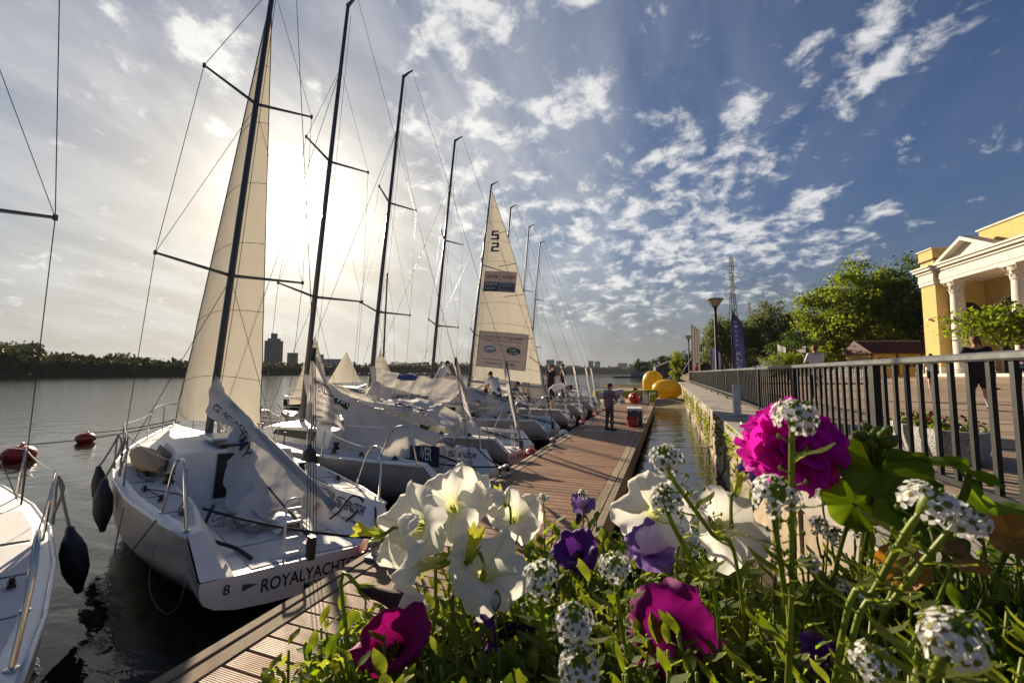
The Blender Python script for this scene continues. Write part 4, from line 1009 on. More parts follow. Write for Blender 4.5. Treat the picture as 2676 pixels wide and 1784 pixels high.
def stripe_mat(name, c0, c1, s):
    m = bpy.data.materials.new(name); m.use_nodes = True; t = NT(m.node_tree); b = t.n['Principled BSDF']; b.inputs['Roughness'].default_value = .85
    co = t.new('ShaderNodeTexCoord').outputs['Object']; sp = t.new('ShaderNodeSeparateXYZ'); t.l.new(co, sp.inputs[0])
    t.l.new(t.mix(t.m('GREATER_THAN', t.m('FRACT', t.m('MULTIPLY', sp.outputs[2], s)), .5), c0, c1), b.inputs['Base Color']); return m
C_check = check_mat('cloth_checked', ((.42, .40, .40), (.16, .06, .06), (.02, .022, .04)), 14)
C_stripe = stripe_mat('cloth_striped', (.62, .60, .58), (.015, .018, .05), 7)
C_camo = check_mat('cloth_patterned', ((.5, .48, .44), (.10, .09, .08), (.02, .02, .02)), 11)
def person(label, loc, face, H=1.75, pose=None, top=C_white, bottom=C_navy, hair=M_hair_d, shorts=False, long_sleeve=False, shoes=C_black, socks=False, bun=False, cap=False, lift=None, res=.021, shirt_len=0.):
    """face: direction the person looks, degrees from +Y clockwise. pose overrides joints given in units of height (x right, y forward, z up)"""
    J = dict(pel=(0, 0, .53), waist=(0, .005, .60), chest=(0, 0, .735), neck=(0, .0, .835), head=(0, .012, .915), sl=(-.105, -.005, .805), sr=(.105, -.005, .805), el=(-.135, -.02, .635), er=(.135, -.02, .635), wl=(-.14, .03, .485), wr=(.14, .03, .485),
             hl=(-.052, 0, .515), hr=(.052, 0, .515), kl=(-.056, .012, .285), kr=(.056, .012, .285), al=(-.06, -.01, .045), ar=(.06, -.01, .045), tl=(-.068, .095, .014), tr=(.068, .095, .014))
    J.update(pose or {}); J = {k: Vector(v) * H for k, v in J.items()}
    t = thing('person', label, 'person', loc, R(-face)); s = H / 1.75; r = lambda v: v * s
    hd = (J['head'] - J['neck']).normalized(); look = Vector(pose['look']) if pose and 'look' in pose else Vector((0, 1, 0)); look = (look - hd * look.dot(hd)).normalized(); hx = look.cross(hd)
    c = J['head']
    pr = [(c + hd * r(.025), c + hd * r(.03) - look * r(.02), r(.078), r(.08)), (c - hd * r(.055) + look * r(.03), c - hd * r(.02), r(.052), r(.07)), (c + look * r(.085) - hd * r(.005), c + look * r(.08) + hd * r(.02), r(.013), r(.010)),
          (c + hx * r(.08), c + hx * r(.082) + hd * r(.02), r(.014), r(.014)), (c - hx * r(.08), c - hx * r(.082) + hd * r(.02), r(.014), r(.014)), (J['neck'] - hd * r(.02), c - hd * r(.05), r(.052), r(.048)),
          (J['neck'], J['chest'], r(.06), r(.10))]
    for S in 'lr':
        sh, e, w, h, k, a, to = J['s' + S], J['e' + S], J['w' + S], J['h' + S], J['k' + S], J['a' + S], J['t' + S]
        pr += [(J['neck'] - hd * r(.03), sh, r(.05), r(.052)), (sh, e, r(.050), r(.036)), (e, w, r(.038), r(.025)), (h, k, r(.082), r(.055)), (k, k.lerp(a, .35), r(.052), r(.055)), (k.lerp(a, .35), a, r(.054), r(.034)), (a, to, r(.036), r(.026)),
               (w, w + (w - e).normalized() * r(.075), r(.026), r(.034))]
        out = (w - e).normalized(); sd = Vector((1 if S == 'l' else -1, .3, 0)); sd = (sd - out * sd.dot(out)).normalized(); lt = out.cross(sd)
        for q in range(4):
            b = w + out * r(.085) + lt * r((q - 1.5) * .019); pr.append((b, b + out * r((.055, .068, .064, .05)[q]) + sd * r(.018), r(.009), r(.0075)))
        b = w + out * r(.03) + sd * r(.02); pr.append((b, b + out * r(.045) + sd * r(.03), r(.011), r(.009)))
    for a, b, ra, rb in ((J['chest'], J['waist'], .115, .10), (J['waist'], J['pel'], .10, .108)):
        for sx in (-.045, .045): pr.append((a + Vector((sx * s, 0, 0)), b + Vector((sx * s, 0, 0)), r(ra), r(rb)))
    V, F = sdf_mesh([(tuple(a), tuple(b), x, y) for a, b, x, y in pr], res * s, k=.022); link('body', arr_mesh('body', V, F, M_skin, True), t)
    def shell(name, prs, ma, kk=.03):
        V, F = sdf_mesh([(tuple(a), tuple(b), x, y) for a, b, x, y in prs], res * s, k=kk); link(name, arr_mesh(name, V, F, ma, True), t)
    pp = []
    low = J['pel'] + (J['pel'] - J['waist']) * shirt_len
    for sx in (-.05, .05): pp += [(J['chest'] + Vector((sx * s, 0, 0)), J['waist'] + Vector((sx * s, 0, 0)), r(.126), r(.115)), (J['waist'] + Vector((sx * s, 0, 0)), low + Vector((sx * s, 0, 0)), r(.115), r(.122))]
    for S in 'lr':
        sh, e, w = J['s' + S], J['e' + S], J['w' + S]; pp += [(J['neck'] - hd * r(.075), sh, r(.055), r(.064)), (sh, e if long_sleeve else sh.lerp(e, .62), r(.064), r(.056))]
        if long_sleeve: pp.append((e, e.lerp(w, .9), r(.052), r(.040)))
    shell('shirt', pp, top)
    pp = [(J['pel'] + Vector((0, 0, r(.03))), J['pel'], r(.125), r(.118))]
    for S in 'lr':
        h, k, a = J['h' + S], J['k' + S], J['a' + S]; pp.append((h, h.lerp(k, .82) if shorts else k, r(.097), r(.084) if shorts else r(.066)))
        if not shorts: pp.append((k, k.lerp(a, .93), r(.066), r(.052)))
    shell('shorts' if shorts else 'trousers', pp, bottom)
    hp = [(c + hd * r(.045), c + hd * r(.042) - look * r(.035), r(.080), r(.084)), (c - look * r(.055), c - look * r(.05) - hd * r(.03), r(.058), r(.05))]
    if bun: hp += [(c - look * r(.07) + hx * r(.05), c - look * r(.06) + hx * r(.085) - hd * r(.13), r(.035), r(.018))]
    if cap: hp += [(c + hd * r(.05) + look * r(.05), c + hd * r(.04) + look * r(.14), r(.05), r(.03))]
    shell('cap' if cap else 'hair', hp, hair, .02)
    m = MB()
    for sg in (-1, 1):
        p = c + look * r(.079) + hx * r(.031 * sg) + hd * r(.016); m.lathe([(.001, -.007 * s), (.007 * s, 0), (.001, .007 * s)], p, 8)
    m.build('eyes', M_black, t)
    pp = []
    for S in 'lr': a, to = J['a' + S], J['t' + S]; pp += [(a + Vector((0, -r(.02), -r(.035))), to, r(.045), r(.036))]
    for S, (a, to) in zip('lr', ((J['al'], J['tl']), (J['ar'], J['tr']))): shell('shoe', [(a + (to - a) * -.15 - Vector((0, 0, r(.03))), to, r(.044), r(.036))], shoes)
    if socks:
        for S in 'lr': k, a = J['k' + S], J['a' + S]; shell('sock', [(k.lerp(a, .62), a, r(.050), r(.046))], C_white)
    return t
# boy on the pontoon, hands raised in front of him
person('boy in a checked shirt and grey trousers standing on the pontoon', (-1.60, 12.60, PZ), 40, 1.36, dict(el=(-.16, .03, .66), er=(.15, .06, .655), wl=(-.06, .15, .70), wr=(.10, .19, .72), look=(.5, 1, -.35), head=(.012, .03, .912), al=(-.085, -.01, .045), ar=(.075, .0, .045), tl=(-.10, .09, .014), tr=(.095, .10, .014), kl=(-.072, .012, .285), kr=(.066, .012, .285)), C_check, C_grey, M_hair_d, long_sleeve=True, shirt_len=.3)
# crew on the boats
bend = dict(waist=(0, .03, .60), chest=(0, .10, .715), neck=(0, .16, .80), head=(0, .215, .855), sl=(-.10, .13, .775), sr=(.10, .13, .775), el=(-.13, .20, .64), er=(.13, .20, .64), wl=(-.10, .30, .56), wr=(.10, .30, .56), look=(0, .7, -.7))
person('man in a white shirt and dark trousers bent over a furled pennant', (-5.55, 13.75, .50), -60, 1.78, bend, C_white, C_navy, M_hair_d)
person('crew member in a navy and white striped shirt crouching on the deck', (-5.35, 14.5, .40), 100, 1.5, bend, C_stripe, C_navy, M_hair_d)
person('dark haired crew member kneeling behind the furled pennant', (-6.35, 14.0, .30), 40, 1.55, bend, C_black, C_black, M_hair_d)
deep = dict(pel=(0, 0, .50), waist=(0, .07, .565), chest=(0, .22, .60), neck=(0, .32, .585), head=(0, .40, .565), sl=(-.10, .28, .585), sr=(.10, .28, .585), el=(-.11, .34, .44), er=(.11, .34, .44), wl=(-.07, .40, .30), wr=(.08, .40, .30), look=(0, .3, -1), hl=(-.052, 0, .50), hr=(.052, 0, .50))
person('man in a white shirt and black shorts bending low over a stern', (-4.35, 16.6, .52), 80, 1.76, deep, C_white, C_black, M_hair_d, shorts=True, shoes=C_white)
person('person in patterned shorts standing on deck behind the boom', (-6.2, 18.9, .95), 150, 1.74, None, C_white, C_camo, M_hair_b, shorts=True)
person('person in black shorts standing on deck behind the boom', (-5.1, 19.3, .75), 200, 1.74, None, C_black, C_black, M_hair_b, shorts=True)
person('person in a white shirt standing on deck with a pennant in hand', (-5.75, 22.2, .80), 70, 1.76, dict(er=(.15, .08, .67), wr=(.10, .22, .70), el=(-.14, .08, .67), wl=(-.08, .22, .70)), C_white, C_black, M_hair_d)
person('person in a maroon top and black trousers standing on deck', (-5.15, 22.0, .80), -95, 1.80, dict(er=(.15, .08, .67), wr=(.10, .22, .70), al=(-.11, -.01, .045), ar=(.12, .0, .045), tl=(-.12, .09, .014), tr=(.13, .10, .014), kl=(-.085, .012, .285), kr=(.09, .012, .285)), C_maroon, C_black, M_hair_d, long_sleeve=True)
person('dark haired person in a white shirt half hidden behind loose sails', (-7.4, 13.0, .95), 20, 1.70, bend, C_white, C_navy, M_hair_d)
# people on the plaza
def pz(x, y): return (x, y, plaza_z(x) + .003)
person('woman in a black top and black shorts with white socks, seen from behind', pz(6.55, 12.6), 22, 1.68, dict(wl=(-.085, .12, .80), el=(-.155, .04, .70), al=(-.085, -.01, .045), ar=(.085, -.01, .045), tl=(-.09, .09, .014), tr=(.12, .08, .014)), C_black, C_black, M_hair_r, shorts=True, socks=True, bun=True, shirt_len=.5)
person('boy in a white shirt and dark shorts walking across the plaza', pz(11.2, 24.6), 25, 1.62, dict(al=(-.05, -.09, .07), kl=(-.056, .0, .285), tl=(-.05, -.02, .014), ar=(.06, .10, .045), tr=(.06, .20, .02), kr=(.056, .06, .29), wl=(-.15, -.05, .50)), C_white, C_navy, M_hair_d, shorts=True, shoes=C_white)
person('red haired cameraman in a long white shirt working at a tripod', pz(4.75, 17.2), -6, 1.82, dict(el=(-.16, .04, .66), wl=(-.10, .18, .72), er=(.14, .05, .655), wr=(.06, .18, .68)), C_white, C_black, M_hair_r, shirt_len=.9)
person('man in a pale blue shirt standing under the small tree', pz(13.1, 22.6), 200, 1.74, dict(wl=(-.05, .12, .60), wr=(.05, .12, .60), er=(.15, .03, .64), el=(-.15, .03, .64)), C_blue, C_navy, M_hair_b)
person('woman in a white skirt behind the man in pale blue', pz(12.5, 23.2), 100, 1.62, None, C_white, C_white, M_hair_b, shorts=True)
person('person in a blue top farther under the small tree', pz(14.0, 22.0), 230, 1.70, None, C_blue, C_navy, M_hair_d)
person('man in red leaning on the railing beyond the street lamps', pz(2.3, 38.5), -75, 1.76, dict(wl=(-.12, .22, .60), wr=(.12, .22, .60), el=(-.14, .08, .63), er=(.14, .08, .63)), C_red, C_navy, M_hair_r)
# cameraman's tripod and camera
t = thing('camera_tripod', 'black video camera on a tripod in front of the cameraman', 'tripod', pz(4.55, 17.6), .3)
for a in (0, 2.1, 4.2): MB().tube([(0, 0, 1.35), (.55 * math.cos(a), .55 * math.sin(a), .0)], [.02, .014], 6).build('leg', M_black, t)
MB().tube([(0, 0, 1.3), (0, 0, 1.55)], .03, 8).build('column', M_black, t)
m = MB(); m.box((0, 0, 1.63), (.14, .34, .16), bev=.02); m.tube([(0, .17, 1.64), (0, .33, 1.64)], [.05, .06], 10); m.box((0, -.05, 1.76), (.05, .2, .05)); m.build('camera_body', M_black, t)
MB().tube([(0, -.1, 1.52), (-.15, -.45, 1.38)], .012, 6).build('pan_handle', M_black, t)

# ================================================================ things on and beyond the pontoon
t = thing('cool_box', 'white and green cool box with two lid catches on the pontoon', 'cool box', (-1.02, 14.35, PZ + .001), R(4))
MB().box((0, 0, .24), (.44, .78, .46), bev=.02).build('body', mat('coolbox_green', (.05, .075, .06), .4), t); MB().box((0, 0, .50), (.47, .81, .07), bev=.02).build('lid', M_white, t)
MB().box((.226, 0, .24), (.012, .76, .44)).build('side_panel', mat('coolbox_white', (.55, .58, .58), .4), t)
for s in (-.13, .13): MB().box((s, -.395, .45), (.05, .02, .05)).build('catch', M_white, t)
t = thing('basin', 'red plastic basin in front of the cool box', 'basin', (-1.05, 13.72, PZ + .001)); m = MB(); m.lathe([(.15, 0), (.19, .26), (.205, .265), (.205, .28), (.18, .275), (.14, .015)], (0, 0, 0), 22, cap=False); m.lathe([(.15, .0), (.0, .0)], (0, 0, 0), 22, cap=False); m.build('bowl', mat('red_plastic', (.34, .025, .03), .35), t, smooth=50)
m = MB(); m.tube(catmull([(-.2, 0, .26), (-.12, -.2, .2), (.12, -.2, .2), (.2, 0, .26)], 5), .006, 5); m.build('handle', M_gal, t)
def jug(label, loc, col, band=None, tall=.36):
    t = thing('canister', label, 'canister', loc, random.uniform(-.3, .3), 'canisters at the pontoon end'); MB().box((0, 0, tall * .42), (.24, .16, tall * .84), bev=.03).build('body', col, t); MB().lathe([(.035, 0), (.035, .05), (.03, .055)], (.05, 0, tall * .84), 10).build('cap', M_black, t)
    m = MB(); m.tube(catmull([(-.09, 0, tall * .82), (-.06, 0, tall), (.02, 0, tall * .98), (.03, 0, tall * .82)], 4), .014, 6); m.build('handle', col, t)
    if band: MB().box((0, 0, tall * .25), (.244, .164, tall * .3)).build('contents', band, t)
jug('white canister with a blue lower half at the end of the pontoon', (-2.35, 24.1, PZ), M_white, mat('teal_fluid', (.10, .32, .38), .3), .44)
jug('white canister next to the round orange buoy', (-1.15, 24.0, PZ), M_white, None, .62)
t = thing('round_buoy', 'round orange buoy lying at the end of the pontoon', 'buoy', (-1.72, 24.1, PZ + .30)); m = MB(); m.lathe([(.02, -.32)] + [(.30 * math.cos(a), .30 * math.sin(a)) for a in np.linspace(-1.4, 1.4, 12)] + [(.02, .32)], (0, 0, 0), 20, M=Matrix.Rotation(R(75), 4, 'X')); m.build('float', M_orange, t, smooth=True)
m = MB(); m.lathe([(.07, -.36), (.09, -.33), (.09, -.29), (.03, -.29)], (0, 0, 0), 12, M=Matrix.Rotation(R(-75), 4, 'X') if 0 else Matrix.Rotation(R(75), 4, 'X') @ Matrix.Rotation(math.pi, 4, 'X')); m.build('eyelet', M_black, t)
t = thing('hose_reel', 'yellow green hose coiled on a stand at the pontoon end', 'hose', (-.78, 24.3, PZ)); M_hose = mat('hose', (.42, .42, .06), .5)
for k in range(7): m = MB(); m.tube([(-.13 + k * .045, .24 * math.cos(a), .32 + .24 * math.sin(a)) for a in np.linspace(0, 6.283, 18)], .022, 6); m.build('coil', M_hose, t, smooth=True)
for s in (-.2, .2): m = MB(); m.tube([(s, -.2, 0), (s, 0, .66), (s, .2, 0)], .014, 6); m.build('stand', M_black, t)
t = thing('foam_roller', 'grey padded roll lying beyond the end of the pontoon', 'roll', (-3.1, 25.2, .75), 0); m = MB(); m.tube([(-.7, 0, 0), (.7, .2, .25)], .2, 14); m.build('pad', mat('grey_pad', (.34, .33, .35), .7), t, smooth=45); m = MB(); m.box((0, 0.1, -.35), (.8, .5, .3)); m.build('rest', M_gal, t)
M_yel = mat('yellow_vinyl', (.80, .56, .012), .36, var=.08, vscale=1.5, bump=.15, bscale=3, transl=.35, tcol=(.85, .6, .01))
def big_buoy(label, loc, rx, rz, M=None, seams=True):
    t = thing('inflatable_mark', label, 'buoy', loc, 0, 'yellow inflatable marks'); m = MB()
    m.lathe([(.02, -rz)] + [(rx * math.cos(a) ** .8, rz * math.sin(a)) for a in np.linspace(-1.45, 1.45, 18)] + [(.02, rz)], (0, 0, 0), 28, M=M); m.build('float', M_yel, t, smooth=True)
    m = MB(); q = M or Matrix.Identity(4)
    for k in range(5): a = k * 1.256; m.tube([(q @ Vector((rx * 1.008 * math.cos(b) ** .8 * math.cos(a), rx * 1.008 * math.cos(b) ** .8 * math.sin(a), rz * math.sin(b)))) for b in np.linspace(-1.4, 1.4, 14)], .012, 4)
    m.build('seam', mat('yellow_seam', (.40, .27, .01), .5), t); MB().lathe([(.05, 0), (.05, .05), (.02, .06)], q @ Vector((rx * .9, -.3, -.3)), 10).build('valve', M_black, t)
big_buoy('upright yellow inflatable mark with a rounded top on the beach', (-1.15, 37.5, 1.25), .85, 1.05)
big_buoy('round yellow inflatable mark lying on the beach by the embankment', (-.08, 31.2, .98), .68, .95, Matrix.Rotation(R(90), 4, 'Y') @ Matrix.Rotation(R(10), 4, 'X'))
t = thing('inflatable_tube', 'yellow inflatable tube lying flat beside the yellow marks', 'tube', (-2.5, 29.8, .62)); m = MB(); m.tube(catmull([(-2.2, -.6, 0), (-1.0, 0, 0), (.3, .1, .03), (1.8, .7, .1)], 6), .28, 14); m.build('float', mat('yellow_green_vinyl', (.40, .36, .03), .4, var=.15), t, smooth=45)
t = thing('launching_trolley', 'white dinghy on a trolley in front of the far railing', 'dinghy', (-3.4, 42, .8), R(8))
m = MB(); m.grid([[(x, y * (1 - .5 * max(0, -x / 2.6)) , z + .12 * abs(x) * .3) for y, z in ((-.6, .3), (-.5, 0), (0, -.15), (.5, 0), (.6, .3))] for x in np.linspace(-2.6, 2.4, 9)], 9, 5); m.build('hull', M_white, t, smooth=40); m = MB(); m.box((0, 0, .28), (4.6, 1.0, .03)); m.build('deck', M_white, t)
m = MB(); m.tube([(-2.4, 0, -.1), (-5.4, 0, .1)], .03, 6); m.build('tow_bar', M_gal, t)
for s in (-.6, .6): MB().lathe([(.0, -.06), (.25, -.06), (.28, 0), (.25, .06), (.0, .06)], (.5, s, -.4), 16, M=Matrix.Rotation(R(90), 4, 'X')).build('wheel', M_black, t)
t = thing('metal_railing', 'low grey metal railing across the far side of the beach', 'railing', (-4.2, 46, .3))
for z in (.25, 1.45): MB().tube([(-3.2, 0, z), (5.0, 0, z)], .03, 6).build('rail', M_iron, t)
for k in range(42): MB().box((-3.2 + k * .2, 0, .85), (.022, .022, 1.16)).build('bar', M_iron, t) if k == 0 else link('bar', [o for o in t.children if o.name.startswith('bar')][0].data, t, loc=(k * .2, 0, 0))
t = thing('power_pedestal', 'white square post standing on the ledge outside the railing', 'post', (1.30, 9.7, 1.23)); MB().box((0, 0, .30), (.13, .13, .60), bev=.01).build('post', M_white, t); MB().box((0, 0, .612), (.15, .15, .025), bev=.005).build('cap', M_white, t)

# ================================================================ trees
def leafmat(name, c, tc, tr=.45, rough=.6): return mat(name, c, rough, var=.35, vscale=1.2, transl=tr, tcol=tc, spec=.3)
M_leaf_g = leafmat('leaf_maple', (.085, .115, .012), (.30, .38, .02), .5)
M_leaf_d = leafmat('leaf_dark', (.022, .034, .012), (.05, .08, .015), .35)
M_leaf_w = leafmat('leaf_willow', (.105, .125, .055), (.20, .24, .07), .45)
M_leaf_y = leafmat('leaf_bright', (.10, .13, .018), (.30, .36, .02))
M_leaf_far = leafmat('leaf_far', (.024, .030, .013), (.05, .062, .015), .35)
M_bark = mat('bark', (.085, .062, .045), .9, var=.4, vscale=4, bump=.8, bscale=14, stretch=(4, 4, .6))
LEAF_V = np.array([(0, 0, 0), (.5, .34, .08), (1.0, 0, .0), (.5, -.34, .08)], float) - np.array([.5, 0, 0]); LEAF_F = np.array([(0, 1, 2, 3)])
def rand_rot(n, rng, up=.0):
    q = rng.normal(size=(n, 4)); q /= np.linalg.norm(q, axis=1)[:, None]; w, x, y, z = q.T
    return np.stack([np.stack([1 - 2 * (y * y + z * z), 2 * (x * y - z * w), 2 * (x * z + y * w)], 1), np.stack([2 * (x * y + z * w), 1 - 2 * (x * x + z * z), 2 * (y * z - x * w)], 1), np.stack([2 * (x * z - y * w), 2 * (y * z + x * w), 1 - 2 * (x * x + y * y)], 1)], 1)
def crown_arrays(center, rad, nclump, nleaf, size, rng, clump=.28, hollow=.45, flat=.7):
    d = rng.normal(size=(nclump, 3)); d /= np.linalg.norm(d, axis=1)[:, None]
    rr = rng.uniform(hollow, 1, nclump) ** .6
    bump = 1 + .28 * np.sin(d[:, 0] * 5 + center[0]) * np.sin(d[:, 1] * 6 + center[1]) + .12 * rng.normal(size=nclump)
    cc = d * (rr * bump)[:, None]; cc[:, 2] = np.where(cc[:, 2] < -.6, -.6 + (cc[:, 2] + .6) * .3, cc[:, 2])
    cc = cc * np.array(rad) + np.array(center)
    L = np.repeat(cc, nleaf, 0) + rng.normal(size=(nclump * nleaf, 3)) * np.array(rad).mean() * clump * np.array([1, 1, flat]) * rng.uniform(.5, 1.2, (nclump * nleaf, 1))
    M = np.zeros((len(L), 4, 4)); s = size * rng.uniform(.6, 1.35, len(L)); M[:, :3, :3] = rand_rot(len(L), rng) * s[:, None, None]; M[:, :3, 3] = L; M[:, 3, 3] = 1
    return scatter(LEAF_V, LEAF_F, M), cc
def tree(name, label, loc, h, rad, cz, leaf, nclump=150, nleaf=70, size=.22, trunk_r=.18, seed=1, group=None, trunks=1, extra=None, clump=.15):
    rng = np.random.default_rng(seed); t = thing(name, label, 'tree' if 'bush' not in name else 'bush', loc, 0, group)
    Vs, Fs, o, centers = [], [], 0, []
    for (dx, dy, dz, k) in [(0, 0, 0, 1)] + (extra or []):
        (V, F), cc = crown_arrays((dx, dy, cz + dz), tuple(r_ * k for r_ in rad), int(nclump * k), nleaf, size, rng, clump=clump); Vs.append(V); Fs.append(F + o); o += len(V); centers.append(cc)
    link('crown', arr_mesh('crown', np.concatenate(Vs), np.concatenate(Fs), leaf), t)['kind'] = 'stuff'
    cc = np.concatenate(centers)
    m = MB(); m.tube(catmull([(0, 0, -.1), (trunk_r * .3, 0, cz * .35), (-trunk_r * .2, .05, cz * .8), (0, 0, cz + rad[2] * .4)], 5), [lerp(trunk_r, trunk_r * .25, i / 15) for i in range(16)], 9); m.build('trunk', M_bark, t, smooth=True)
    for k in range(9):
        e = Vector(cc[rng.integers(len(cc))]); b = Vector((0, 0, cz * rng.uniform(.45, .95))); mid = b.lerp(e, .5) + Vector((0, 0, rad[2] * .12))
        m = MB(); m.tube(catmull([b, mid, e], 4), [lerp(trunk_r * .45, .02, i / 8) for i in range(9)], 6); m.build('limb', M_bark, t, smooth=True)
    return t
tree('maple_tree', 'large bright green maple tree beside the yellow portico', (22.6, 63.6, 1.7), 14, (5.3, 5.1, 6.1), 6.8, M_leaf_g, 300, 100, .34, .22, 3, extra=[(-2.6, .5, -2.4, .5), (2.2, -.5, .8, .55)], clump=.12)
tree('maple_tree', 'dark green tree half behind the yellow portico wall', (27.6, 62.5, 1.8), 13, (5.0, 5.0, 5.6), 7.0, mat('leaf_mid', (.032, .052, .010), .6, var=.35, vscale=1.2, transl=.4, tcol=(.09, .15, .02)), 200, 65, .32, .22, 5, clump=.12)
tree('willow_tree', 'tall grey green willow behind the large maple', (16.3, 80.5, 1.6), 13, (4.2, 4.2, 4.9), 6.7, M_leaf_w, 230, 75, .33, .3, 7, group='willows behind the plaza', extra=[(3.2, 1, .2, .75)], clump=.12)
tree('willow_tree', 'grey green willow behind the white banner frame', (9.1, 79.5, 1.6), 11, (3.7, 3.7, 3.9), 5.4, M_leaf_w, 220, 70, .33, .28, 8, group='willows behind the plaza', clump=.13)
tree('evergreen_tree', 'dark tree between the two grey green willows', (14.2, 93, 1.6), 11, (3.2, 3.2, 4.2), 5.2, M_leaf_d, 110, 60, .40, .25, 9, clump=.14)
tree('evergreen_tree', 'dark conifer between the willow and the maple', (20.6, 72, 1.7), 11, (3.4, 3.4, 4.2), 5.2, M_leaf_d, 120, 60, .36, .25, 10, clump=.14)
tree('garden_bush', 'yellow green clipped bush at the end of the plaza', (11.6, 50.5, 1.5), 3.5, (1.9, 1.9, 1.35), 1.5, M_leaf_y, 90, 60, .18, .09, 11, extra=[(2.6, .5, .35, .9)], clump=.14)
tree('garden_bush', 'dark green rounded shrub behind the yellow green bush', (13.1, 55.5, 1.5), 5, (2.2, 2.2, 2.2), 2.6, mat('leaf_shrub', (.04, .065, .012), .6, var=.3, vscale=1.2, transl=.4, tcol=(.10, .17, .02)), 90, 60, .22, .1, 12, clump=.14)
tree('maple_tree', 'small low maple with spreading crown in front of the columns', (15.6, 26.6, 1.55), 4, (2.3, 2.3, .95), 2.75, M_leaf_g, 120, 60, .17, .07, 13, clump=.13)
tree('poplar_shoot', 'slender bright green sapling at the end of the embankment wall', (.75, 40.5, .6), 3, (.45, .45, 1.3), 1.9, M_leaf_y, 40, 45, .14, .04, 14, clump=.25)
for k, (x, y, r_, hh, lf) in enumerate(((-2, 232, 7, 9, M_leaf_d), (9, 240, 8, 12, M_leaf_d), (20, 215, 8, 11, M_leaf_d), (7, 150, 4, 6, M_leaf_d), (14, 160, 5, 8, M_leaf_w), (-14, 270, 6, 8, M_leaf_d))):
    tree('bank_tree', ('dark tree on the point of the near bank', 'tall dark tree above the boathouse', 'dark tree inland of the boathouse', 'low dark tree on the bank past the lamps', 'greyish tree on the bank past the lamps', 'tree at the tip of the near bank')[k], (x, y, 1.2), hh, (r_, r_, hh * .45), hh * .55, lf, 90, 45, .8, .3, 30 + k, group='trees on the near bank', clump=.15)
# ivy on the embankment
rng = np.random.default_rng(4); L = []
for (y0, z0, n, sy) in ((12.5, .6, 260, .5), (15.5, .75, 300, .6), (20, .8, 380, 1.0), (9.6, .9, 150, .5), (25, .8, 300, 1.2), (7.7, .95, 120, .35)):
    for _ in range(n): L.append((.955 + rng.uniform(-.05, .01), y0 + rng.normal() * sy, min(1.2, max(.05, z0 + rng.normal() * .26))))
M = np.zeros((len(L), 4, 4)); M[:, :3, :3] = rand_rot(len(L), rng) * .07; M[:, :3, 3] = L; M[:, 3, 3] = 1
V, F = scatter(LEAF_V, LEAF_F, M); tag(link('ivy', arr_mesh('ivy', V, F, M_leaf_y)), 'ivy and weeds growing on the stone embankment', 'ivy', kind='stuff')

# ================================================================ far bank
def polar(px, d):       # bearing measured on the photograph's horizon, distance in metres
    a = math.atan((px - 1176) / 980) - YAW; return Vector((d * math.sin(a), d * math.cos(a), 0)) / 1.0
BANK = [(-900, 170), (-300, 205), (0, 240), (250, 265), (420, 300), (620, 400), (800, 480), (1000, 560), (1200, 780), (1400, 1000), (1560, 1200), (1700, 1300)]
mb = MB(); rows = []
for p, d in BANK:
    a = polar(p, d); b = polar(p, d + 14); c = polar(p, d + 60); e = polar(p, d + 900); rows.append([(a.x, a.y, -.3), (b.x, b.y, 1.2), (c.x, c.y, 2.5), (e.x, e.y, 3)])
mb.grid(rows, len(rows), 4); mb.f = [f[::-1] for f in mb.f]; struct(mb.build('far_bank', mat('bank_grass', (.03, .035, .016), .95, var=.3, vscale=.05), smooth=True))
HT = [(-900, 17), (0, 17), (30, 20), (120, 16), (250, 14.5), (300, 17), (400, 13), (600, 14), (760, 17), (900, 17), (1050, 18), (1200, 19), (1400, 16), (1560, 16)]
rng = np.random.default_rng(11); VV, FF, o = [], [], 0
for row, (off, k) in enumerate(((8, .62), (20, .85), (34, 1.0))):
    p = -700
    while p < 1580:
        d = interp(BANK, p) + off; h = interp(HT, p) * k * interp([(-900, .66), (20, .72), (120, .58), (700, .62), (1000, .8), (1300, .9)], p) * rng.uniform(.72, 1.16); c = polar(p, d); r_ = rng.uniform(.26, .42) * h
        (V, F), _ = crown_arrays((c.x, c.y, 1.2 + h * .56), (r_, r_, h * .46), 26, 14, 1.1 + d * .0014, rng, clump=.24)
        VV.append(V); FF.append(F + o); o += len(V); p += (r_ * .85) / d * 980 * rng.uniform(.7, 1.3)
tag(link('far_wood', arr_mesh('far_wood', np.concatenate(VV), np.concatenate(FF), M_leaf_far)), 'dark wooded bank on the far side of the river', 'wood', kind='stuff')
M_bld, M_bld2, M_win = mat('far_concrete', (.14, .125, .115), .8, var=.1, vscale=.05), mat('far_panel', (.30, .30, .30), .8, var=.08, vscale=.05), mat('far_glass', (.02, .025, .03), .2)
def block(label, px, d, w, h, dep=14, steps=None, ma=None, floors=0, cols=6, name='apartment_block'):
    c = polar(px, d); t = thing(name, label, 'building', (c.x, c.y, 2), math.atan2(c.y, c.x) - math.pi / 2, 'buildings beyond the river')
    MB().box((0, 0, h / 2), (w, dep, h)).build('wall', ma or M_bld, t); MB().box((0, 0, h + .4), (w * 1.03, dep * 1.03, .8)).build('parapet', ma or M_bld, t)
    z = h
    for (ww, hh) in steps or []: MB().box((0, 0, z + hh / 2 + .8), (ww, dep * .6, hh)).build('roof_storey', ma or M_bld, t); z += hh
    m = MB(); n = floors or max(3, int(h / 3.4))
    for i in range(n):
        for j in range(cols): m.box((-w / 2 + w * (j + .5) / cols, -dep / 2 - .02, h * (i + .55) / n), (w / cols * .5, .3, h / n * .48))
    tag(m.build('window', M_win, t), kind='stuff')
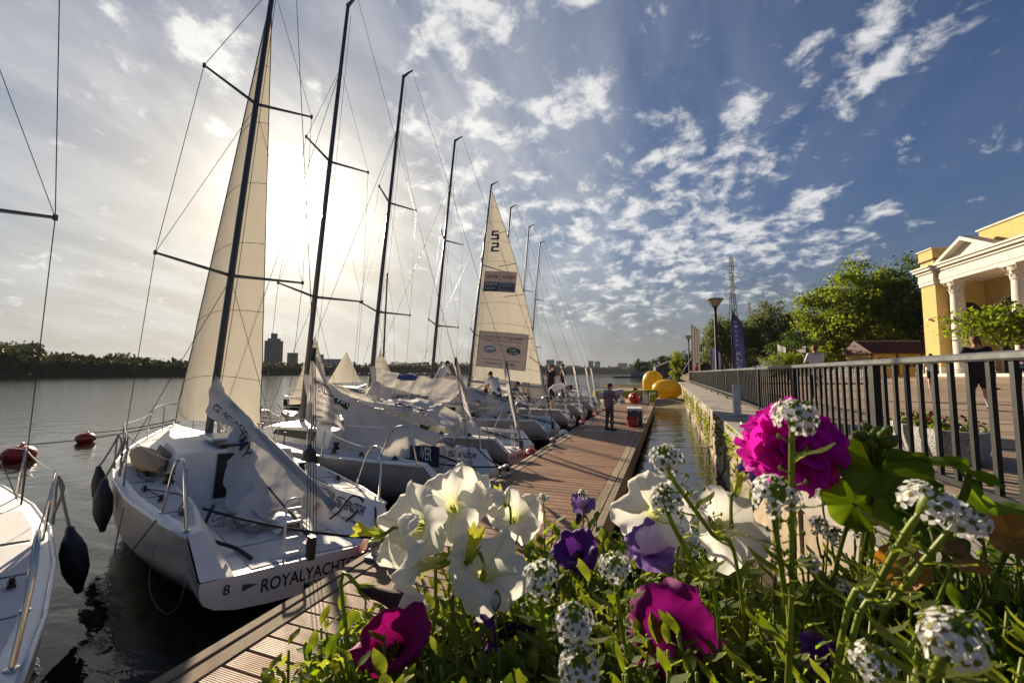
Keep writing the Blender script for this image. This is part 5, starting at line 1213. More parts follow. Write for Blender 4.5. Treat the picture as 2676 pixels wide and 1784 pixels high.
block('tall brown tower block standing above the far wood', 628, 760, 25, 49, 22, [(18, 4), (9, 8)], floors=18, cols=7)
block('low flat block beside the tower above the trees', 672, 800, 16, 33, 16)
for k, (p, w, h, lb) in enumerate(((760, 46, 25, 'long low pale block above the far trees'), (735, 12, 33, 'small grey block above the far trees'), (715, 20, 27, 'wide grey block beyond the far trees'))): block(lb, p, 840, w, h, 14, ma=M_bld2)
for k, (p, d, w, h, lb) in enumerate(((1264, 1300, 24, 40, 'widest blue grey tower of the far skyline'), (1285, 1320, 20, 37, 'narrow blue grey tower next to the twin'), (1316, 1330, 30, 22, 'low block between the far towers'), (1357, 1500, 18, 42, 'square far tower above the river end'), (1372, 1500, 18, 40, 'second square tower above the river end'), (1430, 1600, 34, 36, 'broad far block above the river end'), (1407, 1650, 20, 20, 'low far block above the river end'), (1448, 1800, 22, 26, 'faint far block in the haze'), (1470, 1850, 60, 18, 'long faint block in the haze'), (1485, 1900, 16, 34, 'faint slim tower in the haze'))): block(lb, p, d, w, h, 16, ma=M_bld2, cols=5)
t = thing('dome_pavilion', 'small domed pavilion rising above the trees of the far bank', 'pavilion', polar(72, 300) + Vector((0, 0, 5.5)), 0)
MB().lathe([(4.2, -5), (4.2, 6.2), (4.6, 6.4), (4.6, 7)], (0, 0, 0), 14).build('drum', M_bld, t); MB().lathe([(4.4, 7)] + [(4.4 * math.cos(a), 7 + 3.6 * math.sin(a)) for a in np.linspace(.1, 1.4, 7)] + [(.3, 11)], (0, 0, 0), 16).build('dome', M_bld, t, smooth=50); MB().lathe([(.2, 10.8), (.35, 11.2), (.05, 12)], (0, 0, 0), 8).build('finial', M_bld, t)
# boathouse on the near bank and its landing stage
c = polar(1537, 205); t = thing('boathouse', 'dark timber boathouse with terrace on the near bank', 'building', (c.x - 1, c.y, .6), R(10)); M_wood_d = mat('dark_wood', (.05, .042, .036), .8, var=.3, vscale=.8)
MB().box((0, 0, 2.2), (11, 8, 4.4)).build('wall', M_wood_d, t); MB().prism([(-6.2, 0), (6.2, 0), (0, 2.6)], Matrix.Translation((1, 4.6, 4.4)) @ Matrix.Rotation(R(90), 4, 'X'), 9.2).build('roof', mat('roof_dark', (.04, .036, .034), .8), t); MB().box((-7.5, 0, 1.3), (5, 8, .3)).build('terrace', M_wood_d, t)
for k in range(6): MB().box((-9.6 + k * .8, -4, 1.9), (.09, .09, 1.1)).build('railing_post', M_white, t)
MB().box((-7.5, -4, 2.4), (5, .1, .1)).build('railing', M_white, t)
for k in range(4): MB().box((-4 + k * 2.6, -4.05, 2.3), (1.5, .15, 1.8)).build('window', M_win, t)
c = polar(1478, 195); t = thing('landing_stage', 'long low dark landing stage with moored boats far along the bank', 'jetty', (c.x, c.y, .2), R(-6)); MB().box((0, 0, .2), (26, 4, .6)).build('deck', M_wood_d, t); MB().box((-2, 0, 1.6), (7, 3, 2.2)).build('hut', M_bld2, t); MB().box((3, 1, 1.2), (6, 2, 1.4)).build('moored_cruiser', M_white, t)
for k in range(8): MB().tube([(-12 + k * 3.4, -2.2, -.6), (-12 + k * 3.4, -2.2, 1.2)], .14, 6).build('pile', M_wood_d, t)
# second pontoon and moored yacht out on the river
t = thing('outer_pontoon', 'low dark pontoon on the river beyond the moored row', 'pontoon', (-17.2, 21.0, 0), R(4)); MB().box((-1.6, 0, .28), (6.6, 1.6, .5), bev=.04).build('deck', M_float, t); MB().box((-1.6, -.81, .42), (6.6, .06, .14)).build('strake', M_timber, t)
m = MB(); m.tube([(-3.4, 0, .5), (-3.4, 0, 2.6)], .025, 6); m.build('pole', M_gal, t)
yt = thing('cruising_yacht', 'white cruising yacht with dark blue stripes moored beyond the row', 'yacht', (-13.6, 24.2, 0), R(186)); YL = 8.5
M_navy = mat('yacht_navy', (.02, .03, .07), .3)
m = MB(); m.grid([[(x, s * b * w, z) for s, b, z in ((1, 1, h), (1, .96, .5), (1, .6, -.1), (0, 0, -.3), (-1, .6, -.1), (-1, .96, .5), (-1, 1, h))] for x, w, h in ((0, .9, 1.05), (1.5, 1.25, 1.0), (3.5, 1.4, 1.02), (5.5, 1.2, 1.1), (7.5, .55, 1.22), (8.5, .04, 1.3))], 6, 7); m.build('hull', M_white, yt, smooth=40)
m = MB(); m.grid([[(x, s * w * .98, h + .0) for s in (1, 0, -1)] for x, w, h in ((0, .9, 1.05), (1.5, 1.25, 1.0), (3.5, 1.4, 1.02), (5.5, 1.2, 1.1), (7.5, .55, 1.22), (8.5, .04, 1.3))], 6, 3); m.build('deck', M_deckw, yt)
m = MB(); m.grid([[(x, y, z) for y, z in ((w, 1.02), (w * .85, 1.02 + h), (0, 1.1 + h), (-w * .85, 1.02 + h), (-w, 1.02))] for x, w, h in ((1.9, .95, .5), (4.4, .9, .5), (5.9, .5, .12))], 3, 5); m.build('cabin', M_white, yt)
for z in (.62, .82): m = MB(); m.tube([(x, w, z) for x, w in ((.1, .9), (1.5, 1.25), (3.5, 1.41), (5.5, 1.2), (7.4, .56))], .05, 4); m.build('hull_stripe', M_navy, yt)
MB().tube([(4.2, 0, 1.5), (4.0, 0, 8.8)], [.07, .05], 8).build('mast', M_mast, yt); MB().tube([(4.1, 0, 2.6), (.9, 0, 2.75)], .06, 8).build('boom', M_boom, yt)
for s in (-1, 1): MB().tube([(4.0, s * .9, 6.2), (4.1, 0, 6.1)], .022, 5).build('spreader', M_mast, yt); MB().tube([(4.0, s * 1.35, 1.1), (4.0, s * .9, 6.2), (4.0, 0, 8.7)], .009, 4).build('shroud', M_wire, yt)
P = tri_sail(lambda s: Vector((8.4, 0, 1.4)).lerp(Vector((4.1, 0, 8.0)), s * .33), (5.6, .3, 1.5), .08, 14, 8); m = MB(); m.grid(P, 14, 8); m.build('jib', M_jib, yt, smooth=True)
for x in (.3, 1.2): m = MB(); m.tube(catmull([(x, .9, 1.05), (x, .95, 1.7), (x, -.95, 1.7), (x, -.9, 1.05)], 5), .02, 6); m.build('rail', M_steel, yt)

# ================================================================ lamps, banners, pylons
def lamp(label, x, y, h):
    t = thing('street_lamp', label, 'lamp', (x, y, plaza_z(x)), 0, 'street lamps along the railing')
    m = MB(); m.lathe([(.14, 0), (.14, .35), (.085, .45), (.075, h - .62)], (0, 0, 0), 12); m.build('post', M_iron, t, smooth=40)
    m = MB(); m.lathe([(.085, h - .64), (.10, h - .60), (.10, h - .50), (.16, h - .44)], (0, 0, 0), 14); m.build('collar', M_iron, t, smooth=40)
    m = MB(); m.lathe([(.15, h - .44), (.40, h - .10), (.41, h - .06)], (0, 0, 0), 18, cap=False); m.build('lamp_shade', mat('lamp_glass', (.55, .50, .42), .4, var=.05, transl=.5, tcol=(.6, .52, .4)), t, smooth=40)
    for k in range(6): a = k * math.pi / 3; MB().tube([(.155 * math.cos(a), .155 * math.sin(a), h - .44), (.42 * math.cos(a), .42 * math.sin(a), h - .06)], .014, 5).build('rib', M_iron, t)
    m = MB(); m.lathe([(.46, h - .075), (.46, h - .045), (.36, h - .01), (.12, h + .02)], (0, 0, 0), 18); m.build('cap', M_iron, t, smooth=40)
lamp('dark street lamp with a glass bowl next to the tall feather banner', 2.62, 26.3, 5.05)
lamp('dark street lamp beside the white banner frame', 2.45, 54.5, 5.3)
def feather(label, x, y, h, w, words, ma):
    t = thing('feather_banner', label, 'banner', (x, y, plaza_z(x)), R(-22), 'feather banners'); P = []; n = 24
    for i in range(n):
        u = i / (n - 1); z = .5 + u * (h - .5); ww = w * min(1, (1 - u) * 4.0 + .05) ** .6; x0 = -.02 + (.28 * max(0, u - .85) / .15) ** 2
        P.append([Vector((x0 + ww * s - .0, .05 * math.sin(z * 2.2 + s * 3) * s, z - .25 * s * (u > .8) * (u - .8) * 5)) for s in np.linspace(0, 1, 7)])
    m = MB(); m.grid(P, n, 7); m.build('cloth', ma, t, smooth=True); m = MB(); m.tube([(-.03, 0, 0), (-.03, 0, h * .86), (.05, 0, h * .97), (.25, 0, h + .02)], .022, 6); m.build('pole', M_iron, t)
    MB().lathe([(.3, 0), (.3, .05), (.08, .1)], (0, 0, 0), 14).build('base', M_gal, t); f = sample(P); m = MB()
    for k, ch in enumerate(words):
        if ch == ' ': continue
        big = k > len(words) * .55; put_text(m, ch, .07 if big else .045, lambda u, v: f(u, v) + Vector((0, -.03, 0)), .55 if big else .40, .86 - .80 * (k + .8) / len(words), width=.5 if big else .24, bold=.03)
    m.build('lettering', M_white, t)
M_violet = mat('violet_cloth', (.035, .035, .10), .75, transl=.3, tcol=(.05, .05, .16))
feather('tall violet feather banner with white lettering next to the street lamp', 3.6, 27.6, 4.55, .62, 'NILAAR KLCSA', M_violet)
feather('short pale violet feather banner beside the street lamp foot', 2.62, 29.5, 2.6, .55, 'CASA', mat('lilac_cloth', (.20, .19, .36), .75, transl=.3))
t = thing('banner_frame', 'white banner stretched on a tall metal frame by the railing', 'banner', (2.55, 43.5, plaza_z(2.5)), R(80))
MB().box((0, 0, 2.75), (5.4, .03, 4.6)).build('sheet', mat('banner_back', (.62, .58, .54), .8, transl=.35), t)
for x in (-2.75, -.9, .9, 2.75): MB().box((x, -.05, 2.6), (.06, .06, 5.2)).build('upright', M_gal, t)
for z in (.5, 5.1): MB().box((0, -.05, z), (5.5, .06, .06)).build('crossbar', M_gal, t)
for s in (-2.7, 2.7): MB().tube([(s, .0, 3.6), (s, 2.2, 0)], .025, 6).build('stay', mat('stay_blue', (.05, .10, .22), .6), t)
def pylon(label, px, d, h, w):
    c = polar(px, d); t = thing('power_pylon', label, 'pylon', (c.x, c.y, 1.5), R(20), 'power pylons'); n = 16; M_pyr = mat('pylon_paint', (.10, .09, .09), .6, var=.5, vscale=.25)
    hw = lambda z: lerp(w, w * .22, min(1, z / (h * .75)))
    for sx in (-1, 1):
        for sy in (-1, 1): MB().tube([(sx * hw(h * i / 8), sy * hw(h * i / 8), h * i / 8) for i in range(9)], .16, 4).build('leg', M_pyr, t)
    m = MB()
    for i in range(n):
        z0, z1 = h * i / n, h * (i + 1) / n
        for ax in range(4):
            a = [(-1, -1), (1, -1), (1, 1), (-1, 1)][ax]; b = [(1, -1), (1, 1), (-1, 1), (-1, -1)][ax]
            m.tube([(a[0] * hw(z0), a[1] * hw(z0), z0), (b[0] * hw(z1), b[1] * hw(z1), z1)], .09, 3); m.tube([(b[0] * hw(z0), b[1] * hw(z0), z0), (a[0] * hw(z1), a[1] * hw(z1), z1)], .09, 3)
    tag(m.build('lattice', M_pyr, t), kind='stuff')
    for k, z in enumerate((.74, .80, .86, .92)): MB().tube([(-w * 1.0, 0, h * z), (w * 1.0, 0, h * z)], .12, 4).build('cross_arm', M_pyr, t)
    return t
pylon('tall lattice power pylon rising behind the feather banner', 1688, 250, 62, 3.0); pylon('shorter lattice power pylon above the willows', 1726, 420, 62, 3.0)
for k in range(8):
    z = 47 + (k // 2) * 3.8; a = polar(1688, 250) + Vector((1.5 * (-1) ** k, 0, z)); b = polar(2150 if k % 2 else 2080, 290) + Vector((0, 0, z - 14))
    line_thing('power cable running from the tall pylon over the maple tree', sag(a, b, 5, 14), .035, M_wire, 'power_cable', cat='cable')['group'] = 'power cables'

# ================================================================ yellow portico
M_yel_w = mat('yellow_plaster', (.54, .385, .13), .85, var=.16, vscale=1.6, bump=.15, bscale=9); M_stucco = mat('white_stucco', (.62, .57, .50), .8, var=.10, vscale=1.5, bump=.1, bscale=20); M_roof = mat('maroon_roof', (.075, .022, .02), .7, var=.25, vscale=2)
M_gls = mat('window_glass', (.03, .04, .03), .08, var=.2)
bt = thing('portico_building', 'yellow classical building with white columns and pediment beside the plaza', 'building', (21.5, 43.0, 1.88), R(96.8))
def bx(name, c, s, ma, par=None, bev=0.): return MB().box(c, s, bev=bev).build(name, ma, par or bt)
bx('stylobate', (-9, -.9, -.06), (24, 4.6, .5), M_stucco)
# corner pier and end wall (local x runs away along the facade, y towards the river)
bx('pier', (2.0, .1, 4.0), (1.6, 1.1, 7.6), M_yel_w); bx('pier_base', (2.0, .1, .35), (1.75, 1.25, .75), M_stucco)
def arch_wall(par_name, M, w, h, aw, sill, spring, door=None):
    """wall in local xz with an arched lunette opening; M places it"""
    n = 12; pts = [(aw / 2 * math.cos(math.pi * i / n), spring + aw / 2 * math.sin(math.pi * i / n)) for i in range(n + 1)]
    m = MB(); hw = w / 2; th = .35
    for y in (0, th):
        V = [(-hw, y, 0), (hw, y, 0), (hw, y, sill), (-hw, y, sill)]; m.add([M @ Vector(v) for v in V], [(0, 1, 2, 3)])
        for i in range(n):
            x0, z0 = pts[i]; x1, z1 = pts[i + 1]
            m.add([M @ Vector(v) for v in ((x0, y, z0), (x0 if i else hw, y, h) if i == 0 else (x0, y, h), (x1, y, h), (x1, y, z1))], [(0, 1, 2, 3)])
        m.add([M @ Vector(v) for v in ((aw / 2, y, sill), (hw, y, sill), (hw, y, h), (aw / 2, y, spring))], [(0, 1, 2, 3)]); m.add([M @ Vector(v) for v in ((-aw / 2, y, sill), (-hw, y, sill), (-hw, y, h), (-aw / 2, y, h), (-aw / 2, y, spring))], [(0, 1, 2, 3, 4)])
    for i in range(n):
        x0, z0 = pts[i]; x1, z1 = pts[i + 1]; m.add([M @ Vector(v) for v in ((x0, 0, z0), (x1, 0, z1), (x1, th, z1), (x0, th, z0))], [(0, 1, 2, 3)])
    m.add([M @ Vector(v) for v in ((-aw / 2, 0, sill), (aw / 2, 0, sill), (aw / 2, th, sill), (-aw / 2, th, sill))], [(0, 1, 2, 3)])
    m.build(par_name, M_yel_w, bt)
    g = MB(); g.add([M @ Vector((x, .2, z)) for x, z in [(-aw / 2, sill), (aw / 2, sill)] + pts], [tuple(range(n + 3))]); go = g.build('window', M_gls, bt)
    for a in (.5, 1.05, 1.57, 2.1, 2.64):
        q = MB(); q.tube([M @ Vector((0, .16, spring)), M @ Vector((aw / 2 * math.cos(a), .16, spring + aw / 2 * math.sin(a)))], .03, 4); q.build('glazing_bar', M_stucco, go)
    q = MB(); q.tube([M @ Vector((x * 1.06, -.04, spring + (z - spring) * 1.06)) for x, z in pts], .09, 6); q.build('archivolt', M_stucco, go)
Mend = Matrix.Translation((1.25, -1.35, 0)) @ Matrix.Rotation(R(90), 4, 'Z')       # end wall faces -x
arch_wall('end_wall', Mend, 2.6, 7.6, 1.8, 4.9, 4.95)
bx('window', (1.22, -1.5, 3.0), (.08, .9, 2.6), M_gls); bx('sill', (1.18, -1.5, 1.62), (.22, 1.2, .12), M_stucco); bx('band', (1.20, -1.35, 4.75), (.16, 2.6, .14), M_stucco)
for k in range(3):
    xc = -1.2 - k * 5.3; Mb = Matrix.Translation((xc, -2.4, 0)) @ Matrix.Rotation(R(180), 4, 'Z'); arch_wall('back_wall', Mb, 5.3, 7.6, 1.9, 4.9, 4.95)
    bx('door_surround', (xc, -2.36, 2.1), (1.9, .2, 4.2), M_stucco); bx('door', (xc, -2.24, 1.9), (1.3, .06, 3.6), M_dark)
    MB().prism([(-1.5, 0), (1.5, 0), (1.5, .16), (0, .85), (-1.5, .16)], Matrix.Translation((xc, -1.8, 4.35)) @ Matrix.Rotation(R(90), 4, 'X'), .5).build('door_pediment', M_stucco, bt)
    bx('cornice', (xc, -2.05, 4.28), (3.1, .55, .14), M_stucco)
def column(x):
    t = MB(); t.lathe([(.62, 0), (.62, .18), (.56, .22), (.60, .34), (.50, .42)], (x, 0, .18), 24); base = t.build('column_base', M_stucco, bt, smooth=35)
    m = MB(); n = 40; prof = [(.46, .6), (.465, 2.2), (.45, 4), (.42, 5.6), (.395, 6.45)]; vs = []
    for r_, z in prof:
        for j in range(n): a = 2 * math.pi * j / n; q = r_ * (1 - .025 * (j % 2)); vs.append((x + q * math.cos(a), q * math.sin(a), z))
    m.add(vs, [(i * n + j, i * n + (j + 1) % n, (i + 1) * n + (j + 1) % n, (i + 1) * n + j) for i in range(4) for j in range(n)]); m.build('column', M_stucco, bt, smooth=30)
    m = MB(); m.lathe([(.42, 6.43), (.46, 6.48), (.41, 6.54), (.42, 6.8), (.50, 7.2), (.56, 7.32)], (x, 0, 0), 20)
    cap = m.build('capital', M_stucco, bt, smooth=40); MB().box((x, 0, 7.40), (1.22, 1.22, .14), bev=.03).build('abacus', M_stucco, cap)
    for ring, (z, ln, k) in enumerate(((6.55, .32, 10), (6.78, .36, 10))):
        for j in range(k):
            a = 2 * math.pi * (j + .5 * ring) / k; d = Vector((math.cos(a), math.sin(a), 0)); s = Vector((-d.y, d.x, 0)); c = Vector((x, 0, z)) + d * (.43 + .03 * ring); q = MB()
            q.grid([[c + s * (w * .11 * (1 - .5 * u)) + d * (.10 * u ** 2 + (.06 if u > .85 else 0)) + Vector((0, 0, ln * u - (.08 if u > .95 else 0))) for w in (-1, 0, 1)] for u in (0, .35, .7, .9, 1)], 5, 3); q.build('acanthus_leaf', M_stucco, cap)
    for j in range(4):
        a = math.pi / 4 + j * math.pi / 2; c = Vector((x + .62 * math.cos(a), .62 * math.sin(a), 7.2)); q = MB(); q.tube([c + Vector((math.cos(a), math.sin(a), 0)) * .11 * math.cos(b) * (1 - b / 14) + Vector((0, 0, .11 * math.sin(b) * (1 - b / 14))) for b in np.linspace(0, 9, 16)], .035, 5); q.build('volute', M_stucco, cap)
for x in (0, -5.3, -10.6): column(x)
# entablature in stepped courses, breaking forward over the pier
for name, z, hh, ov in (('architrave', 7.60, .28, 0), ('architrave', 7.88, .28, .05), ('frieze', 8.22, .40, .02), ('bed_mould', 8.53, .2, .14), ('cornice', 8.74, .2, .34), ('cornice', 8.92, .14, .46)):
    bx(name, (-6.1, -.02 + ov / 2, z), (13.9, 1.1 + ov, hh - .004), M_stucco); bx(name, (2.0, .12 + ov / 2, z + .003), (1.7 + ov, 1.3 + ov, hh), M_stucco)
bx('soffit', (-6, -1.3, 7.52), (14.5, 2.6, .1), M_stucco)
bx('attic_pier', (2.0, .02, 9.28), (1.55, 1.2, .56), M_yel_w); bx('attic_block', (2.0, .05, 9.98), (1.65, 1.3, .84), M_yel_w); bx('attic_cap', (2.0, .05, 10.44), (1.85, 1.5, .09), M_stucco); bx('attic_band', (2.0, .05, 9.54), (1.8, 1.45, .07), M_roof)
Mp = Matrix.Translation((-2.1, .75, 9.0)) @ Matrix.Rotation(R(90), 4, 'X')
MB().prism([(-2.3, 0), (2.3, 0), (0, 1.1)], Mp @ Matrix.Translation((0, 0, .28)), .3).build('tympanum', M_stucco, bt)
for s in (-1, 1): MB().prism([(s * 2.9, -.02), (s * 2.35, -.02), (0, 1.14), (0, 1.42)] if s > 0 else [(s * 2.35, -.02), (s * 2.9, -.02), (0, 1.42), (0, 1.14)], Mp @ Matrix.Translation((0, 0, -.22)), .9).build('raking_cornice', M_stucco, bt)
bx('attic_wall', (-5.6, -1.1, 9.7), (8.2, .9, 2.3), M_yel_w); bx('attic_cap', (-5.6, -1.1, 10.9), (8.5, 1.1, .12), M_stucco)
bx('balustrade_rail', (-.15, -.7, 10.0), (2.7, .32, .12), M_stucco); bx('balustrade_base', (-.15, -.7, 9.14), (2.7, .32, .2), M_stucco)
for k in range(7): MB().lathe([(.09, 9.24), (.06, 9.35), (.12, 9.55), (.05, 9.78), (.09, 9.94)], (-1.3 + k * .38, -.7, 0), 8).build('baluster', M_stucco, bt, smooth=True)
bx('building_mass', (-6, -7.0, 4.4), (16, 8.8, 9.0), M_yel_w)
m = MB(); m.tube([(2.2, .66, 4.7), (1.3, .66, 4.75)], .02, 5); m.build('cable', M_iron, bt); bx('security_camera', (1.9, .78, 4.6), (.14, .3, .12), M_gal)
# low yellow house with maroon roof
t = thing('garden_house', 'low yellow house with a maroon tiled roof between the maple and the portico', 'building', (21.4, 53.6, 1.75), R(20))
MB().box((0, 0, 1.1), (7.0, 3, 2.3)).build('wall', M_yel_w, t); roof = MB().prism([(-2.1, 0), (2.1, 0), (0, 1.35)], Matrix.Translation((3.8, 0, 2.25)) @ Matrix.Rotation(R(-90), 4, 'Z') @ Matrix.Rotation(R(90), 4, 'X'), 7.6).build('roof', M_roof, t)
for k in range(24): MB().box((-3.6 + k * .313, -1.08, 2.95), (.05, 2.5, .05), M=Matrix.Rotation(R(32.7), 4, 'X')).build('roof_rib', M_roof, roof)
for x in (-2.2, .4, 2.6):
    w = MB().box((x, -1.52, 1.4), (1.2, .08, .95)).build('window', M_gls, t); MB().box((x, -1.55, 1.4), (.05, .1, .95)).build('mullion', M_stucco, w); MB().box((x, -1.58, .88), (1.4, .16, .08)).build('sill', M_stucco, w)
for x in (-3.4, -.9, 1.5, 3.4): MB().box((x, -1.56, 1.1), (.14, .1, 2.2)).build('timber_stud', M_bark, t)
t = thing('picket_fence', 'white picket fence in front of the maple tree', 'fence', (12.2, 43.5, 1.42), R(18))
for k in range(34): (MB().box((0, 0, .5), (.07, .03, 1.0)).build('picket', M_white, t) if k == 0 else link('picket', [o for o in t.children if o.name.startswith('picket')][0].data, t)).location = (k * .16, 0, 0)
for z in (.25, .8): MB().box((2.65, .03, z), (5.5, .03, .06)).build('rail', M_white, t)
t = thing('pole_flag', 'small white flag on a short pole on the plaza', 'flag', pz(8.6, 40.5)); MB().tube([(0, 0, 0), (0, 0, 3.2)], .025, 6).build('pole', M_white, t); m = MB(); m.grid([[Vector((.55 * s, .06 * math.sin(s * 6), 3.15 - .5 * v - .25 * s)) for v in (0, .5, 1)] for s in np.linspace(0, 1, 8)], 8, 3); m.build('cloth', M_flag, t, smooth=True)
# granite trough with petunias behind the railing
M_gran = mat('granite', (.26, .26, .26), .8, var=.1); nt = NT(M_gran.node_tree); co = nt.new('ShaderNodeTexCoord').outputs['Object']; vo = nt.noise(co, 95, 2, .7)
nt.l.new(nt.ramp(vo, [(.38, (.02, .02, .02)), (.5, (.28, .27, .27)), (.62, (.55, .54, .53))]), nt.n['Principled BSDF'].inputs['Base Color'])
t = thing('stone_planter', 'speckled granite trough with dark red flowers behind the railing', 'planter', pz(2.62, 5.75), R(90)); t.scale = (.85, .85, .68); m = MB()
m.lathe([(.40, 0), (.46, .06), (.52, .34), (.52, .46), (.44, .46), (.42, .36)], (0, 0, 0), 8, M=Matrix.Diagonal((1.55, .62, 1, 1)).to_4x4(), cap=False); m.build('trough', M_gran, t, smooth=25); MB().lathe([(.43, .36), (.43, .38)], (0, 0, 0), 8, M=Matrix.Diagonal((1.5, .6, 1, 1)).to_4x4()).build('soil', M_soil, t)
rng = np.random.default_rng(21); n = 500; L = np.stack([rng.uniform(-.6, .6, n), rng.uniform(-.22, .22, n), .40 + rng.random(n) ** 2 * .22], 1); M = np.zeros((n, 4, 4)); M[:, :3, :3] = rand_rot(n, rng) * .06; M[:, :3, 3] = L; M[:, 3, 3] = 1; V, F = scatter(LEAF_V, LEAF_F, M); tag(link('foliage', arr_mesh('foliage', V, F, M_leaf_g), t), kind='stuff')
M_dred = mat('petal_dark_red', (.16, .006, .03), .6, var=.2, transl=.3)
fl = MB(); fl.grid([[(.032 * r_ * math.cos(a) * (1 + .12 * math.cos(5 * a)), .032 * r_ * math.sin(a) * (1 + .12 * math.cos(5 * a)), .018 * r_ ** 2) for a in np.linspace(0, 2 * math.pi, 16)] for r_ in (.05, .5, 1)], 3, 16); fme = fl.mesh('flower', M_dred, True)
for k in range(34): link('flower', fme, t, loc=(random.uniform(-.62, .62), random.uniform(-.24, .24), .50 + random.random() * .12), rot=(random.uniform(-.9, .9), random.uniform(-.9, .9), 0))

# ================================================================ summer haze over the river
hz = MB().box((-400, 1250, 44), (2600, 3100, 90)).build('haze', None); hz.data.materials.clear()
m = bpy.data.materials.new('haze'); m.use_nodes = True; nt = NT(m.node_tree)
for n_ in list(nt.n): nt.n.remove(n_)
pv_ = nt.new('ShaderNodeVolumePrincipled'); pv_.inputs['Color'].default_value = (.80, .86, .92, 1); pv_.inputs['Density'].default_value = .00008; pv_.inputs['Anisotropy'].default_value = .0
nt.l.new(pv_.outputs[0], nt.new('ShaderNodeOutputMaterial').inputs['Volume']); hz.data.materials.append(m); tag(hz, 'pale summer haze over the river and far banks', 'haze', kind='stuff')


# ================================================================ flower planter at the landing (planter frame: x along the box, y away from the viewer's side, z height)
pl = thing('flower_planter', 'long dark planter box under the petunias on the landing', 'planter', (0, 0, 0), YAW)
MB().box((.42, .46, 1.39), (1.28, .54, .33), bev=.01).build('box', mat('planter_wood', (.06, .045, .035), .8, var=.3, vscale=6), pl); MB().box((.42, .46, 1.558), (1.22, .48, .02)).build('soil', M_soil, pl)
WHITE = [((-0.102, 0.484, 1.912), (-0.5, -0.8, 0.35), 0.088), ((-0.074, 0.544, 1.914), (-0.1, -0.85, 0.5), 0.088), ((-0.095, 0.452, 1.885), (-0.92, -0.35, 0.0), 0.099), ((-0.03, 0.467, 1.868), (0.35, -0.45, 0.8), 0.091), ((0.004, 0.678, 1.856), (0.05, -0.62, 0.78), 0.085), ((0.168, 0.513, 1.918), (-0.55, -0.75, 0.35), 0.088), ((0.244, 0.515, 1.9), (0.3, -0.88, 0.35), 0.092), ((0.235, 0.585, 1.904), (0.25, 0.0, 0.95), 0.08), ((-0.05, 0.584, 1.916), (0.5, -0.1, 0.85), 0.08)]
PURPLE = [((0.158, 0.505, 1.878), (-0.1, -0.75, 0.65), 0.055), ((0.084, 0.569, 1.846), (-0.25, -0.5, 0.8), 0.06), ((-0.011, 0.44, 1.829), (-0.93, -0.25, 0.1), 0.06), ((0.122, 0.77, 1.843), (0.15, -0.5, 0.85), 0.045), ((0.319, 0.562, 1.938), (0.1, -0.3, 0.95), 0.06), ((0.256, 0.359, 1.837), (0.0, -0.5, 0.85), 0.055)]
MAGENTA = [((-0.102, 0.391, 1.842), (0.05, -0.6, 0.75), 0.068), ((0.144, 0.41, 1.850), (-0.1, -0.95, 0.25), 0.078)]
BUDS = [((-0.044, 0.445, 1.891), (0.25, -0.2, 0.95), 0.035), ((-0.139, 0.474, 1.906), (-0.9, -0.1, 0.25), 0.03), ((0.262, 0.512, 1.939), (0.25, -0.1, 0.95), 0.026), ((-0.082, 0.474, 1.908), (0.0, 0.0, 1), 0.022), ((-0.01, 0.656, 1.883), (-0.4, -0.2, 0.85), 0.03)]
ALYSSUM = [((0.156, 0.237, 2.058), 1.0, 1.0, (0.169, 0.273, 1.915)), ((0.146, 0.241, 2.014), 1.05, 0.9, (0.182, 0.294, 1.897)), ((0.111, 0.315, 2.02), 0.95, 1.0, (0.192, 0.374, 1.907)), ((0.108, 0.307, 1.993), 1.0, 1.2, (0.164, 0.355, 1.885)), ((0.073, 0.311, 1.945), 0.95, 1.1, (0.092, 0.359, 1.837)), ((0.019, 0.301, 1.943), 1.0, 1.0, (0.029, 0.359, 1.837)), ((0.036, 0.261, 1.936), 0.95, 1.5, (0.05, 0.319, 1.841)), ((0.038, 0.253, 1.916), 1.0, 1.3, (0.056, 0.32, 1.823)), ((0.211, 0.22, 2.016), 1.15, 0.9, (0.192, 0.262, 1.922)), ((0.228, 0.221, 2.008), 0.95, 0.8, (0.197, 0.263, 1.916)), ((0.16, 0.162, 1.986), 1.0, 0.9, (0.157, 0.181, 1.934)), ((0.178, 0.221, 1.939), 0.8, 0.7, (0.183, 0.234, 1.896)), ((0.053, 0.738, 1.871), 0.7, 0.8, (0.057, 0.761, 1.822)), ((0.116, 0.717, 1.884), 0.7, 0.8, (0.12, 0.741, 1.829)), ((0.366, 0.512, 1.939), 0.9, 1.0, (0.384, 0.537, 1.867)), ((0.389, 0.494, 1.91), 1.0, 1.0, (0.4, 0.518, 1.855)), ((0.347, 0.474, 1.908), 0.9, 1.0, (0.364, 0.499, 1.849)), ((0.316, 0.453, 1.926), 0.8, 1.0, (0.335, 0.478, 1.859)), ((0.314, 0.416, 1.881), 0.7, 0.8, (0.327, 0.441, 1.814)), ((0.279, 0.414, 1.904), 0.7, 0.8, (0.297, 0.441, 1.814)), ((0.303, 0.375, 1.892), 0.7, 0.7, (0.316, 0.4, 1.831))]
M_stem = mat('stem_green', (.22, .26, .03), .5, var=.25, vscale=60, transl=.3, tcol=(.25, .35, .03))
M_lf = mat('petunia_leaf', (.065, .088, .012), .65, var=.35, vscale=25, transl=.5, tcol=(.32, .40, .015), spec=.2)
M_lf2 = mat('petunia_leaf_pale', (.10, .125, .024), .65, var=.3, vscale=25, transl=.5, tcol=(.42, .48, .03), spec=.2)
M_lf3 = mat('geranium_leaf', (.055, .095, .010), .6, var=.3, vscale=30, transl=.45, tcol=(.28, .44, .012), spec=.2)
